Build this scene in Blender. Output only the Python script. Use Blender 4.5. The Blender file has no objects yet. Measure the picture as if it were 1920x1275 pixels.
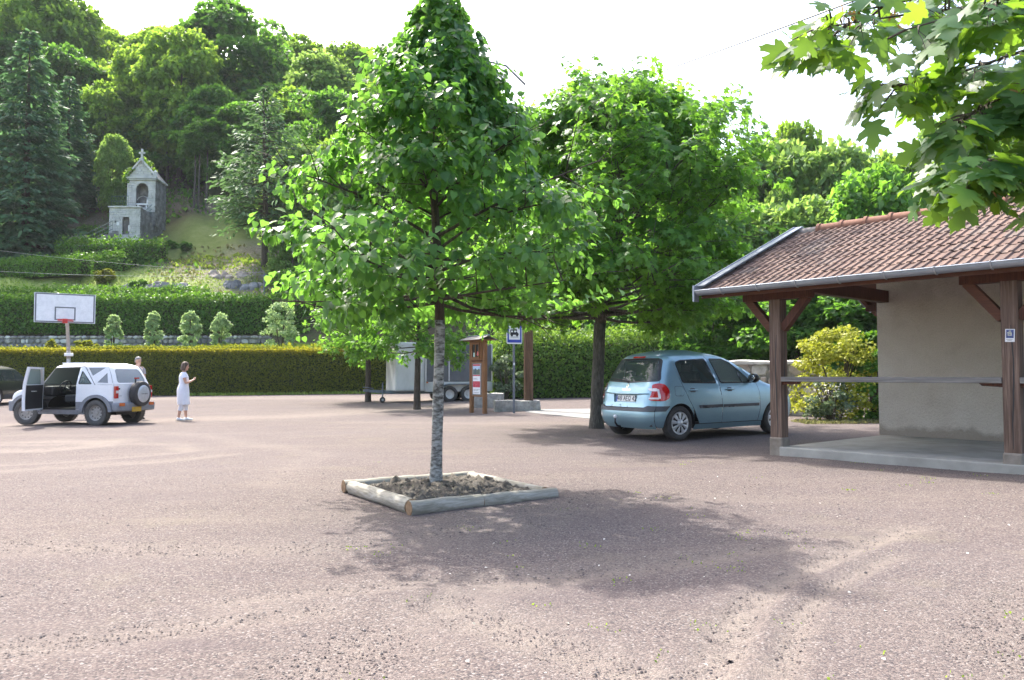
import bpy, bmesh, math, random
import numpy as np
from mathutils import Vector, Matrix, geometry

S = bpy.context.scene
COL = S.collection
R = math.radians

# ------------------------------------------------------------------ camera
EYE = 1.20
PITCH = R(2.52)
cam_data = bpy.data.cameras.new('camera')
cam_data.sensor_fit = 'HORIZONTAL'
cam_data.sensor_width = 23.6
cam_data.lens = 18.0
cam_data.clip_start = 0.05
cam_data.clip_end = 6000
cam = bpy.data.objects.new('camera', cam_data)
cam.location = (0, 0, EYE)
cam.rotation_euler = (math.pi / 2 + PITCH, 0, 0)
COL.objects.link(cam)
S.camera = cam

# ------------------------------------------------------------------ sky, sun, exposure
SUN_EL, SUN_AZ = R(51), R(-33)          # azimuth from +Y, negative = to the left
world = bpy.data.worlds.new('World')
S.world = world
world.use_nodes = True
wt = world.node_tree
sky = wt.nodes.new('ShaderNodeTexSky')
sky.sky_type = 'NISHITA'
sky.sun_disc = False
sky.sun_elevation = SUN_EL
sky.sun_rotation = SUN_AZ
sky.air_density = 1.0
sky.dust_density = 5.0
sky.ozone_density = 1.0
bg = wt.nodes['Background']
bg.inputs['Strength'].default_value = 0.15
wt.links.new(sky.outputs['Color'], bg.inputs['Color'])

sun_data = bpy.data.lights.new('sun', 'SUN')
sun_data.energy = 2.3
sun_data.angle = R(1.0)
sun_data.color = (1.0, 0.955, 0.87)
sun = bpy.data.objects.new('sun', sun_data)
to_sun = Vector((math.sin(SUN_AZ) * math.cos(SUN_EL), math.cos(SUN_AZ) * math.cos(SUN_EL), math.sin(SUN_EL)))
sun.rotation_euler = to_sun.to_track_quat('Z', 'Y').to_euler()
COL.objects.link(sun)

vs = S.view_settings
vs.view_transform = 'Standard'
vs.look = 'None'
vs.exposure = 2.0
vs.gamma = 1.0
vs.use_curve_mapping = False
S.render.engine = 'CYCLES'
S.cycles.max_bounces = 8
S.cycles.diffuse_bounces = 6
S.cycles.glossy_bounces = 3
S.cycles.transmission_bounces = 6
S.cycles.transparent_max_bounces = 8
S.cycles.use_denoising = True
S.cycles.caustics_reflective = False
S.cycles.caustics_refractive = False

# ------------------------------------------------------------------ helpers
rng = np.random.default_rng(7)


class MB:
    """collects vertices and faces; build() links them as one mesh object"""

    def __init__(self, M=None):
        self.v, self.f = [], []
        self.M = M

    def add(self, vs_, fs_):
        n = len(self.v)
        if self.M is not None:
            vs_ = [tuple(self.M @ Vector(p)) for p in vs_]
        self.v.extend([tuple(p) for p in vs_])
        self.f.extend([tuple(i + n for i in f) for f in fs_])
        return self

    def box(self, c, s, rot=None):
        x, y, z = s[0] / 2, s[1] / 2, s[2] / 2
        p = [Vector(q) for q in ((-x, -y, -z), (x, -y, -z), (x, y, -z), (-x, y, -z), (-x, -y, z), (x, -y, z), (x, y, z), (-x, y, z))]
        if rot is not None:
            p = [rot @ q for q in p]
        p = [q + Vector(c) for q in p]
        return self.add(p, [(0, 3, 2, 1), (4, 5, 6, 7), (0, 1, 5, 4), (1, 2, 6, 5), (2, 3, 7, 6), (3, 0, 4, 7)])

    def beam(self, a, b, w, h, up=(0, 0, 1)):
        a, b = Vector(a), Vector(b)
        d = (b - a)
        L = d.length
        d.normalize()
        sd = d.cross(Vector(up))
        if sd.length < 1e-4:
            sd = Vector((1, 0, 0))
        sd.normalize()
        u = sd.cross(d)
        M = Matrix((sd, d, u)).transposed()
        return self.box((a + b) / 2, (w, L, h), M)

    def tube(self, pts, rad, n=8, caps=True):
        pts = [Vector(p) for p in pts]
        k = len(pts)
        if not hasattr(rad, '__len__'):
            rad = [rad] * k
        rad = [float(q) for q in rad]
        vv, ff = [], []
        ref = Vector((0.31, 0.87, 0.38))
        for i, p in enumerate(pts):
            t = (pts[min(i + 1, k - 1)] - pts[max(i - 1, 0)]).normalized()
            a = t.cross(ref)
            if a.length < 1e-3:
                a = t.cross(Vector((1, 0, 0)))
            a.normalize()
            b = t.cross(a)
            for j in range(n):
                th = 2 * math.pi * j / n
                vv.append(p + rad[i] * (math.cos(th) * a + math.sin(th) * b))
        for i in range(k - 1):
            for j in range(n):
                j2 = (j + 1) % n
                ff.append((i * n + j, i * n + j2, (i + 1) * n + j2, (i + 1) * n + j))
        if caps:
            ff.append(tuple(range(n))[::-1])
            ff.append(tuple((k - 1) * n + j for j in range(n)))
        return self.add(vv, ff)

    def prism(self, poly, a, b, axis='y'):
        def P(u, w, t):
            return {'x': (t, u, w), 'y': (u, t, w), 'z': (u, w, t)}[axis]
        n = len(poly)
        vv = [P(u, w, a) for u, w in poly] + [P(u, w, b) for u, w in poly]
        ff = [tuple(range(n)), tuple(range(2 * n - 1, n - 1, -1))]
        for i in range(n):
            j = (i + 1) % n
            ff.append((i, i + n, j + n, j))
        return self.add(vv, ff)

    def lathe(self, prof, n=24, axis='z', c=(0, 0, 0), closed=False):
        vv, ff = [], []
        for r, h in prof:
            for j in range(n):
                th = 2 * math.pi * j / n
                x, y = r * math.cos(th), r * math.sin(th)
                q = {'z': (x, y, h), 'y': (x, h, y), 'x': (h, x, y)}[axis]
                vv.append((q[0] + c[0], q[1] + c[1], q[2] + c[2]))
        m = len(prof)
        for i in range(m if closed else m - 1):
            i2 = (i + 1) % m
            for j in range(n):
                j2 = (j + 1) % n
                ff.append((i * n + j, i * n + j2, i2 * n + j2, i2 * n + j))
        return self.add(vv, ff)

    def ball(self, c, r, n=10, m=7):
        if not hasattr(r, '__len__'):
            r = (r, r, r)
        vv, ff = [], []
        for i in range(m + 1):
            ph = math.pi * i / m
            for j in range(n):
                th = 2 * math.pi * j / n
                vv.append((c[0] + r[0] * math.sin(ph) * math.cos(th), c[1] + r[1] * math.sin(ph) * math.sin(th), c[2] + r[2] * math.cos(ph)))
        for i in range(m):
            for j in range(n):
                j2 = (j + 1) % n
                ff.append((i * n + j, (i + 1) * n + j, (i + 1) * n + j2, i * n + j2))
        return self.add(vv, ff)

    def loft(self, rings, caps=True):
        n = len(rings[0])
        vv = [p for r in rings for p in r]
        ff = []
        for i in range(len(rings) - 1):
            for j in range(n):
                j2 = (j + 1) % n
                ff.append((i * n + j, i * n + j2, (i + 1) * n + j2, (i + 1) * n + j))
        if caps:
            ff.append(tuple(range(n))[::-1])
            ff.append(tuple((len(rings) - 1) * n + j for j in range(n)))
        return self.add(vv, ff)

    def mesh(self, name):
        me = bpy.data.meshes.new(name)
        me.from_pydata(self.v, [], self.f)
        me.update()
        return me

    def build(self, name, mat, parent=None, smooth=False, bevel=0, segs=2, loc=None, fix=True):
        me = self.mesh(name)
        if fix:
            bm = bmesh.new()
            bm.from_mesh(me)
            bmesh.ops.recalc_face_normals(bm, faces=bm.faces)
            bm.to_mesh(me)
            bm.free()
        return link(name, me, mat, parent, smooth, bevel, segs, loc)


def link(name, me, mat, parent=None, smooth=False, bevel=0, segs=2, loc=None):
    if mat is not None and not me.materials:
        me.materials.append(mat)
    if smooth:
        me.polygons.foreach_set('use_smooth', np.ones(len(me.polygons), dtype=bool))
        if smooth == 'auto':
            me.set_sharp_from_angle(angle=R(38))
    o = bpy.data.objects.new(name, me)
    COL.objects.link(o)
    if parent is not None:
        o.parent = parent
    if loc is not None:
        o.location = loc
    if bevel:
        b = o.modifiers.new('bevel', 'BEVEL')
        b.width = bevel
        b.segments = segs
        b.limit_method = 'ANGLE'
        b.angle_limit = R(40)
    return o


def tag(o, label=None, cat=None, group=None, kind=None):
    if label:
        o['label'] = label
    if cat:
        o['category'] = cat
    if group:
        o['group'] = group
    if kind:
        o['kind'] = kind
    return o


def empty(name, loc, rz=0.0, label=None, cat=None, group=None):
    o = bpy.data.objects.new(name, None)
    o.empty_display_size = 0.2
    COL.objects.link(o)
    o.location = loc
    o.rotation_euler = (0, 0, rz)
    return tag(o, label, cat, group)


def share(name, me, parent, loc=(0, 0, 0), rot=(0, 0, 0), scale=None, mat=None):
    o = bpy.data.objects.new(name, me)
    COL.objects.link(o)
    o.parent = parent
    o.location = loc
    o.rotation_euler = rot
    if scale is not None:
        o.scale = scale if hasattr(scale, '__len__') else (scale,) * 3
    if mat is not None:
        o.material_slots[0].link = 'OBJECT'
        o.material_slots[0].material = mat
    return o


# ------------------------------------------------------------------ the lie of the land
HP = np.array([(-1600, 0), (42.8, 0), (43.6, 2.35), (49.8, 2.85), (50.4, 3.4), (53.5, 4.6), (55, 6.2), (57, 7.1), (61, 9.2), (64, 10.4), (66.6, 11.2),
               (69, 13.0), (75, 17.2), (80, 20.0), (95, 28.5), (110, 36), (130, 43), (180, 46), (400, 20), (1600, 0)], float)


def gz(x, y, rough=True):
    x = np.asarray(x, float)
    y = np.asarray(y, float)
    base = 0.012 * np.clip(x, -30, 12) + 0.018 * np.clip(y - 25, 0, 17)
    t = np.clip((x + 12) / 30.0, 0, 1)
    t = t * t * (3 - 2 * t)
    m = 1 - 0.62 * t
    far = np.clip((np.abs(x) - 150) / 500, 0, 1)
    h = np.interp(y, HP[:, 0], HP[:, 1]) * m * (1 - 0.6 * far)
    if rough:
        k = np.clip((y - 52) / 10, 0, 1)
        h = h + k * (0.28 * np.sin(x * 0.63 + 1.3) * np.sin(y * 0.71 + x * 0.2) + 0.16 * np.sin(x * 1.7 + y * 0.9) + 0.6 * np.sin(x * 0.13 + 2) * np.clip((y - 70) / 20, 0, 1))
    return base + h


def gzf(x, y):
    return float(gz(x, y))


def ray(px, py):
    """direction through a point of the 1920 x 1275 photograph"""
    u, w = (px - 960) / 1464.4, -(py - 637.5) / 1464.4
    c, s = math.cos(PITCH), math.sin(PITCH)
    return Vector((u, c - w * s, s + w * c))


def at(px, py, d):
    """the place at distance d straight ahead that the photograph shows there"""
    r = ray(px, py)
    return Vector((0, 0, EYE)) + r * (d / r.y)


def on_ground(px, py):
    r = ray(px, py)
    k = 0.4
    for _ in range(900):
        p = Vector((0, 0, EYE)) + r * k
        if p.z < float(gz(p.x, p.y, False)):
            break
        k += 0.004 + k * 0.004
    return p
# ------------------------------------------------------------------ materials
def new_mat(name):
    m = bpy.data.materials.new(name)
    m.use_nodes = True
    nt = m.node_tree
    return m, nt, nt.nodes['Principled BSDF'], nt.nodes['Material Output']


def nd(nt, t, **kw):
    n = nt.nodes.new(t)
    for k, v in kw.items():
        if k in n.inputs:
            n.inputs[k].default_value = v
        else:
            setattr(n, k, v)
    return n


def c4(c):
    return (c[0], c[1], c[2], 1.0)


def ramp(nt, fac, stops, interp='LINEAR'):
    r = nt.nodes.new('ShaderNodeValToRGB')
    r.color_ramp.interpolation = interp
    e = r.color_ramp.elements
    while len(e) < len(stops):
        e.new(0.5)
    for el, (p, c) in zip(e, stops):
        el.position = p
        el.color = c4(c) if len(c) == 3 else c
    nt.links.new(fac, r.inputs['Fac'])
    return r.outputs['Color']


def mixc(nt, fac, a, b, mode='MIX'):
    n = nt.nodes.new('ShaderNodeMix')
    n.data_type = 'RGBA'
    n.blend_type = mode
    for sock, val in ((n.inputs[0], fac), (n.inputs[6], a), (n.inputs[7], b)):
        if hasattr(val, 'links') or isinstance(val, bpy.types.NodeSocket):
            nt.links.new(val, sock)
        elif hasattr(val, '__len__'):
            sock.default_value = c4(val)
        else:
            sock.default_value = val
    return n.outputs[2]


def noise(nt, scale, detail=4, rough=0.55, coord='Object', stretch=None, distortion=0.0):
    tc = nt.nodes.new('ShaderNodeTexCoord')
    out = tc.outputs[coord]
    if stretch is not None:
        mp = nt.nodes.new('ShaderNodeMapping')
        mp.inputs['Scale'].default_value = stretch
        nt.links.new(out, mp.inputs['Vector'])
        out = mp.outputs['Vector']
    n = nd(nt, 'ShaderNodeTexNoise', Scale=scale, Detail=detail, Roughness=rough, Distortion=distortion)
    nt.links.new(out, n.inputs['Vector'])
    return n.outputs['Fac']


def bump(nt, bsdf, h, strength, dist=0.01):
    b = nd(nt, 'ShaderNodeBump', Strength=strength, Distance=dist)
    nt.links.new(h, b.inputs['Height'])
    nt.links.new(b.outputs['Normal'], bsdf.inputs['Normal'])
    return b


def plain(name, col, rough=0.5, metal=0.0, spec=0.5, var=0.12, scale=9.0, coat=0.0, bmp=0.0, emit=None):
    m, nt, b, o = new_mat(name)
    f = noise(nt, scale, 5, 0.6)
    lo = tuple(max(0, c * (1 - var)) for c in col)
    hi = tuple(min(1, c * (1 + var)) for c in col)
    nt.links.new(ramp(nt, f, [(0.3, lo), (0.7, hi)]), b.inputs['Base Color'])
    b.inputs['Roughness'].default_value = rough
    b.inputs['Metallic'].default_value = metal
    b.inputs['Specular IOR Level'].default_value = spec
    if coat:
        b.inputs['Coat Weight'].default_value = coat
        b.inputs['Coat Roughness'].default_value = 0.06
    if bmp:
        bump(nt, b, noise(nt, scale * 8, 4), bmp, 0.004)
    return m


def mottled(name, stops, scale, rough=0.85, stretch=None, bmp=0.4, bscale=None, bdist=0.01, detail=7, distortion=0.0, fleck=None, spec=0.3):
    m, nt, b, o = new_mat(name)
    f = noise(nt, scale, detail, 0.62, stretch=stretch, distortion=distortion)
    col = ramp(nt, f, stops)
    if fleck:
        fs, fc, amount = fleck
        f2 = noise(nt, fs, 3, 0.6)
        col = mixc(nt, ramp(nt, f2, [(1 - amount - 0.06, (0, 0, 0)), (1 - amount + 0.06, (1, 1, 1))]), col, fc)
    nt.links.new(col, b.inputs['Base Color'])
    b.inputs['Roughness'].default_value = rough
    b.inputs['Specular IOR Level'].default_value = spec
    if bmp:
        bump(nt, b, noise(nt, bscale or scale * 4, 6, 0.65, stretch=stretch), bmp, bdist)
    return m


def leafmat(name, cols, trans, tw=0.38, rough=0.45, spec=0.35, patch=None):
    """cols: three reflectance colours spread leaf by leaf; trans: colour of light passing through a leaf"""
    m, nt, b, o = new_mat(name)
    g = nt.nodes.new('ShaderNodeNewGeometry')
    rnd = g.outputs['Random Per Island']
    col = ramp(nt, rnd, [(0.0, cols[0]), (0.55, cols[1]), (1.0, cols[2])])
    tcol = mixc(nt, rnd, tuple(c * 0.75 for c in trans), tuple(min(1, c * 1.2) for c in trans))
    if patch:
        f = noise(nt, patch[0], 2, 0.5)
        k = ramp(nt, f, [(0.38, (0, 0, 0)), (0.62, (1, 1, 1))])
        col = mixc(nt, k, col, mixc(nt, 1.0, col, patch[1], 'MULTIPLY'))
    nt.links.new(col, b.inputs['Base Color'])
    b.inputs['Roughness'].default_value = rough
    b.inputs['Specular IOR Level'].default_value = spec
    t = nt.nodes.new('ShaderNodeBsdfTranslucent')
    nt.links.new(tcol, t.inputs['Color'])
    mx = nt.nodes.new('ShaderNodeMixShader')
    mx.inputs[0].default_value = tw
    nt.links.new(b.outputs[0], mx.inputs[1])
    nt.links.new(t.outputs[0], mx.inputs[2])
    nt.links.new(mx.outputs[0], o.inputs['Surface'])
    return m


def glassmat(name, tint, alpha, rough=0.02):
    m, nt, b, o = new_mat(name)
    b.inputs['Base Color'].default_value = c4(tint)
    b.inputs['Roughness'].default_value = rough
    b.inputs['Specular IOR Level'].default_value = 0.7
    tr = nt.nodes.new('ShaderNodeBsdfTransparent')
    tr.inputs['Color'].default_value = (0.75, 0.86, 0.82, 1)
    fr = nd(nt, 'ShaderNodeFresnel', IOR=1.5)
    mp = nd(nt, 'ShaderNodeMapRange')
    mp.inputs['To Min'].default_value = alpha
    mp.inputs['To Max'].default_value = 1.0
    nt.links.new(fr.outputs[0], mp.inputs['Value'])
    mx = nt.nodes.new('ShaderNodeMixShader')
    nt.links.new(mp.outputs[0], mx.inputs[0])
    nt.links.new(tr.outputs[0], mx.inputs[1])
    nt.links.new(b.outputs[0], mx.inputs[2])
    nt.links.new(mx.outputs[0], o.inputs['Surface'])
    return m


MT = {}
# foliage
MT['lime'] = leafmat('lime leaf', [(0.034, 0.105, 0.028), (0.05, 0.14, 0.036), (0.078, 0.18, 0.045)], (0.23, 0.50, 0.06), 0.48, 0.42, 0.45)
MT['maple'] = leafmat('maple leaf', [(0.04, 0.12, 0.025), (0.06, 0.16, 0.03), (0.10, 0.22, 0.04)], (0.26, 0.54, 0.05), 0.50, 0.45, 0.38)
MT['maple_near'] = leafmat('near maple leaf', [(0.035, 0.09, 0.04), (0.05, 0.12, 0.05), (0.07, 0.15, 0.05)], (0.34, 0.60, 0.04), 0.40, 0.48, 0.32)
MT['oak_y'] = leafmat('yellow green leaf', [(0.07, 0.145, 0.026), (0.105, 0.20, 0.036), (0.155, 0.265, 0.052)], (0.40, 0.62, 0.06), 0.50, 0.6, 0.25)
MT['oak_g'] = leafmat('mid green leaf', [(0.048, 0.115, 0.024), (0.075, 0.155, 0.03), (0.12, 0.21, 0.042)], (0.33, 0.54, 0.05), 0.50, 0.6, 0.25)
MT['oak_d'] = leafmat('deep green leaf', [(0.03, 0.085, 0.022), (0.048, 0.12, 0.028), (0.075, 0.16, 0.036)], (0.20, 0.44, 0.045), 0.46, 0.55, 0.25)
MT['fir'] = leafmat('fir needle spray', [(0.042, 0.105, 0.058), (0.065, 0.14, 0.078), (0.105, 0.195, 0.105)], (0.15, 0.32, 0.11), 0.34, 0.6, 0.2)
MT['cedar'] = leafmat('conifer spray', [(0.055, 0.125, 0.055), (0.085, 0.165, 0.07), (0.13, 0.22, 0.095)], (0.18, 0.34, 0.10), 0.30, 0.6, 0.2)
MT['willow'] = leafmat('pale willow leaf', [(0.065, 0.145, 0.038), (0.095, 0.19, 0.05), (0.15, 0.26, 0.075)], (0.36, 0.56, 0.10), 0.48, 0.55, 0.25)
MT['yew'] = leafmat('yew twig', [(0.07, 0.095, 0.014), (0.105, 0.13, 0.02), (0.17, 0.185, 0.028)], (0.36, 0.40, 0.025), 0.34, 0.65, 0.15)
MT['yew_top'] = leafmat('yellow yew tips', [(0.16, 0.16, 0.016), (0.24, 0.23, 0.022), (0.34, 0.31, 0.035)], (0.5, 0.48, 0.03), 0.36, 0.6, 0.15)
MT['laurel'] = leafmat('laurel leaf', [(0.035, 0.105, 0.016), (0.06, 0.155, 0.022), (0.11, 0.225, 0.035)], (0.20, 0.42, 0.025), 0.32, 0.5, 0.28)
MT['hornbeam'] = leafmat('hedge leaf', [(0.05, 0.12, 0.025), (0.09, 0.185, 0.035), (0.15, 0.26, 0.05)], (0.28, 0.46, 0.045), 0.36, 0.5, 0.3)
MT['golden'] = leafmat('golden shrub leaf', [(0.16, 0.2, 0.02), (0.32, 0.34, 0.04), (0.46, 0.44, 0.08)], (0.5, 0.55, 0.05), 0.3, 0.5, 0.25)
MT['poplar'] = leafmat('pale sapling leaf', [(0.17, 0.28, 0.12), (0.27, 0.39, 0.19), (0.42, 0.52, 0.31)], (0.45, 0.62, 0.22), 0.38, 0.5, 0.3)
MT['grey_leaf'] = leafmat('grey green leaf', [(0.09, 0.13, 0.08), (0.14, 0.19, 0.11), (0.2, 0.26, 0.16)], (0.2, 0.3, 0.12), 0.25, 0.6, 0.2)
MT['grassblade'] = leafmat('grass blade', [(0.09, 0.17, 0.03), (0.14, 0.23, 0.045), (0.22, 0.29, 0.07)], (0.38, 0.52, 0.07), 0.42, 0.6, 0.2)
MT['dryplant'] = leafmat('dry undergrowth', [(0.14, 0.125, 0.07), (0.16, 0.18, 0.07), (0.30, 0.27, 0.16)], (0.3, 0.3, 0.1), 0.3, 0.7, 0.1)
MT['flower'] = leafmat('white blossom', [(0.6, 0.6, 0.56), (0.72, 0.72, 0.68), (0.8, 0.8, 0.78)], (0.6, 0.6, 0.5), 0.3, 0.6, 0.2)
MT['samara'] = leafmat('maple seed wing', [(0.22, 0.12, 0.06), (0.30, 0.18, 0.09), (0.36, 0.24, 0.10)], (0.4, 0.25, 0.08), 0.3, 0.6, 0.2)
# bark
MT['bark'] = mottled('brown bark', [(0.3, (0.035, 0.027, 0.02)), (0.55, (0.08, 0.065, 0.05)), (0.75, (0.14, 0.12, 0.10))], 9, 0.9, (3, 3, 0.6), 0.8, 14, 0.02)
MT['bark_mid'] = mottled('grey bark', [(0.3, (0.05, 0.045, 0.035)), (0.55, (0.11, 0.10, 0.085)), (0.75, (0.19, 0.18, 0.16))], 11, 0.9, (2.5, 2.5, 0.7), 0.8, 18, 0.02)
MT['bark_pale'] = mottled('pale lichened bark', [(0.34, (0.045, 0.042, 0.038)), (0.45, (0.15, 0.145, 0.135)), (0.56, (0.30, 0.30, 0.285)), (0.7, (0.40, 0.40, 0.385))], 14, 0.85, (1.0, 1.0, 2.3), 0.6, 30, 0.012, fleck=(9, (0.16, 0.105, 0.045), 0.22))
MT['twig'] = plain('twig', (0.07, 0.055, 0.035), 0.8)
# wood, stone, metal
MT['wood_dark'] = mottled('dark stained timber', [(0.3, (0.045, 0.016, 0.010)), (0.55, (0.095, 0.034, 0.020)), (0.8, (0.16, 0.06, 0.036))], 5, 0.62, (14, 14, 0.7), 0.35, 6, 0.006)
MT['wood_beam'] = mottled('red brown timber', [(0.3, (0.055, 0.020, 0.011)), (0.6, (0.12, 0.044, 0.023)), (0.8, (0.17, 0.066, 0.035))], 5, 0.6, (0.7, 14, 14), 0.3, 6, 0.005)
MT['wood_post'] = mottled('weathered post timber', [(0.3, (0.055, 0.034, 0.026)), (0.5, (0.13, 0.085, 0.064)), (0.75, (0.26, 0.19, 0.15))], 4, 0.75, (18, 18, 0.5), 0.6, 6, 0.006)
MT['wood_grey'] = mottled('grey plank', [(0.3, (0.10, 0.095, 0.09)), (0.6, (0.21, 0.20, 0.19)), (0.8, (0.32, 0.31, 0.29))], 4, 0.8, (0.6, 16, 16), 0.4, 6, 0.005)
MT['wood_kiosk'] = mottled('brown kiosk timber', [(0.3, (0.13, 0.058, 0.024)), (0.6, (0.24, 0.115, 0.048)), (0.8, (0.32, 0.17, 0.08))], 5, 0.6, (12, 12, 0.8), 0.3, 6, 0.005)
MT['log'] = mottled('weathered log', [(0.3, (0.17, 0.155, 0.12)), (0.5, (0.30, 0.28, 0.235)), (0.75, (0.42, 0.40, 0.36))], 3.2, 0.8, (1.1, 7, 7), 0.55, 5, 0.008, distortion=1.6)
MT['log_end'] = mottled('log end grain', [(0.35, (0.16, 0.10, 0.055)), (0.65, (0.30, 0.20, 0.12))], 14, 0.85, None, 0.5, 40, 0.006)
MT['pole_wood'] = mottled('creosoted pole', [(0.3, (0.05, 0.03, 0.02)), (0.55, (0.13, 0.075, 0.045)), (0.8, (0.24, 0.15, 0.10))], 4, 0.8, (10, 10, 0.5), 0.5, 6, 0.01)
MT['concrete'] = mottled('concrete', [(0.3, (0.25, 0.245, 0.22)), (0.6, (0.345, 0.335, 0.305)), (0.8, (0.41, 0.40, 0.365))], 2.6, 0.85, None, 0.25, 70, 0.004)
MT['path'] = mottled('pale path concrete', [(0.3, (0.18, 0.178, 0.168)), (0.7, (0.25, 0.248, 0.238))], 3, 0.85, None, 0.2, 50, 0.004)
MT['render_wall'] = None
MT['plinth'] = mottled('weathered plinth', [(0.3, (0.16, 0.135, 0.11)), (0.7, (0.28, 0.25, 0.215))], 6, 0.9, None, 0.5, 40, 0.006)
MT['stone'] = mottled('grey granite', [(0.3, (0.19, 0.185, 0.175)), (0.5, (0.33, 0.32, 0.30)), (0.75, (0.50, 0.49, 0.46))], 4.5, 0.9, None, 0.7, 18, 0.02, fleck=(5, (0.10, 0.10, 0.075), 0.3))
MT['stone_pale'] = mottled('pale cut stone', [(0.3, (0.36, 0.37, 0.37)), (0.55, (0.52, 0.53, 0.53)), (0.8, (0.64, 0.65, 0.64))], 1.6, 0.9, None, 0.5, 9, 0.02, fleck=(1.3, (0.10, 0.11, 0.09), 0.26))
MT['stone_dark'] = mottled('rubble stone', [(0.3, (0.10, 0.10, 0.105)), (0.55, (0.22, 0.22, 0.225)), (0.8, (0.40, 0.40, 0.40))], 1.7, 0.9, None, 0.7, 7, 0.03)
MT['mortar'] = mottled('lime mortar', [(0.3, (0.15, 0.14, 0.125)), (0.7, (0.27, 0.255, 0.235))], 12, 0.95, None, 0.5, 60, 0.01)
MT['soil'] = mottled('turned soil', [(0.3, (0.065, 0.056, 0.046)), (0.55, (0.11, 0.097, 0.082)), (0.8, (0.16, 0.145, 0.125))], 9, 0.95, None, 1.0, 26, 0.03)
MT['zinc'] = mottled('zinc sheet', [(0.3, (0.24, 0.27, 0.31)), (0.7, (0.34, 0.375, 0.42))], 2.5, 0.42, None, 0.1, 20, 0.002, spec=0.5)
MT['zinc'].node_tree.nodes['Principled BSDF'].inputs['Metallic'].default_value = 0.55
MT['steel_grey'] = plain('grey painted steel', (0.13, 0.145, 0.17), 0.5)
MT['galv'] = plain('galvanised steel', (0.45, 0.46, 0.47), 0.45, 0.6)
MT['black'] = plain('black plastic', (0.016, 0.016, 0.018), 0.5)
MT['rubber'] = plain('tyre rubber', (0.045, 0.043, 0.042), 0.8, var=0.25, scale=20)
MT['rubber_dusty'] = plain('dusty tyre rubber', (0.085, 0.08, 0.075), 0.85, var=0.25, scale=16)
MT['white_paint'] = plain('white paint', (0.74, 0.75, 0.77), 0.4, var=0.06)
MT['red_paint'] = plain('red paint', (0.52, 0.035, 0.03), 0.45)
MT['skin'] = plain('skin', (0.52, 0.30, 0.21), 0.5, var=0.08)


def wall_mat():
    m, nt, b, o = new_mat('rough roughcast render')
    f = noise(nt, 1.1, 5, 0.6)
    col = ramp(nt, f, [(0.26, (0.50, 0.43, 0.35)), (0.46, (0.68, 0.61, 0.53)), (0.75, (0.77, 0.71, 0.63))])
    f3 = noise(nt, 55, 3, 0.6)
    col = mixc(nt, ramp(nt, f3, [(0.4, (0, 0, 0)), (0.7, (1, 1, 1))]), col, mixc(nt, 1.0, col, (0.84, 0.83, 0.81), 'MULTIPLY'))
    tc = nt.nodes.new('ShaderNodeTexCoord')
    sp = nt.nodes.new('ShaderNodeSeparateXYZ')
    nt.links.new(tc.outputs['Object'], sp.inputs[0])
    f2 = noise(nt, 3.0, 4, 0.6)
    mh = nd(nt, 'ShaderNodeMath', operation='MULTIPLY_ADD')
    mh.inputs[1].default_value = -0.42
    nt.links.new(f2, mh.inputs[0])
    nt.links.new(sp.outputs['Z'], mh.inputs[2])
    splash = ramp(nt, mh.outputs[0], [(0.0, (0.75, 0.75, 0.75)), (0.10, (0, 0, 0))])
    col = mixc(nt, splash, col, (0.33, 0.27, 0.215))
    nt.links.new(col, b.inputs['Base Color'])
    b.inputs['Roughness'].default_value = 0.95
    b.inputs['Specular IOR Level'].default_value = 0.15
    bump(nt, b, noise(nt, 24, 5, 0.7), 1.0, 0.04)
    return m


MT['render_wall'] = wall_mat()


def tile_mat():
    m, nt, b, o = new_mat('clay roof tile')
    oi = nt.nodes.new('ShaderNodeObjectInfo')
    col = ramp(nt, oi.outputs['Random'], [(0.0, (0.10, 0.056, 0.041)), (0.45, (0.148, 0.084, 0.061)), (0.8, (0.185, 0.112, 0.082)), (1.0, (0.135, 0.098, 0.080))])
    f = noise(nt, 17, 5, 0.65)
    col = mixc(nt, ramp(nt, f, [(0.42, (0, 0, 0)), (0.66, (0.8, 0.8, 0.8))]), col, (0.075, 0.052, 0.042))
    f2 = noise(nt, 6, 4, 0.7)
    col = mixc(nt, ramp(nt, f2, [(0.66, (0, 0, 0)), (0.74, (0.7, 0.7, 0.7))]), col, (0.27, 0.25, 0.21))
    nt.links.new(col, b.inputs['Base Color'])
    b.inputs['Roughness'].default_value = 0.85
    bump(nt, b, noise(nt, 60, 4), 0.3, 0.003)
    return m


MT['tile'] = tile_mat()
MT['ridge'] = mottled('ridge tile clay', [(0.3, (0.17, 0.082, 0.055)), (0.6, (0.24, 0.12, 0.082)), (0.8, (0.29, 0.165, 0.12))], 6, 0.85, None, 0.3, 40, 0.004)
MT['ridge_grey'] = mottled('mortared ridge', [(0.3, (0.14, 0.13, 0.12)), (0.7, (0.28, 0.25, 0.23))], 9, 0.9, None, 0.5, 40, 0.006)


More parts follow.
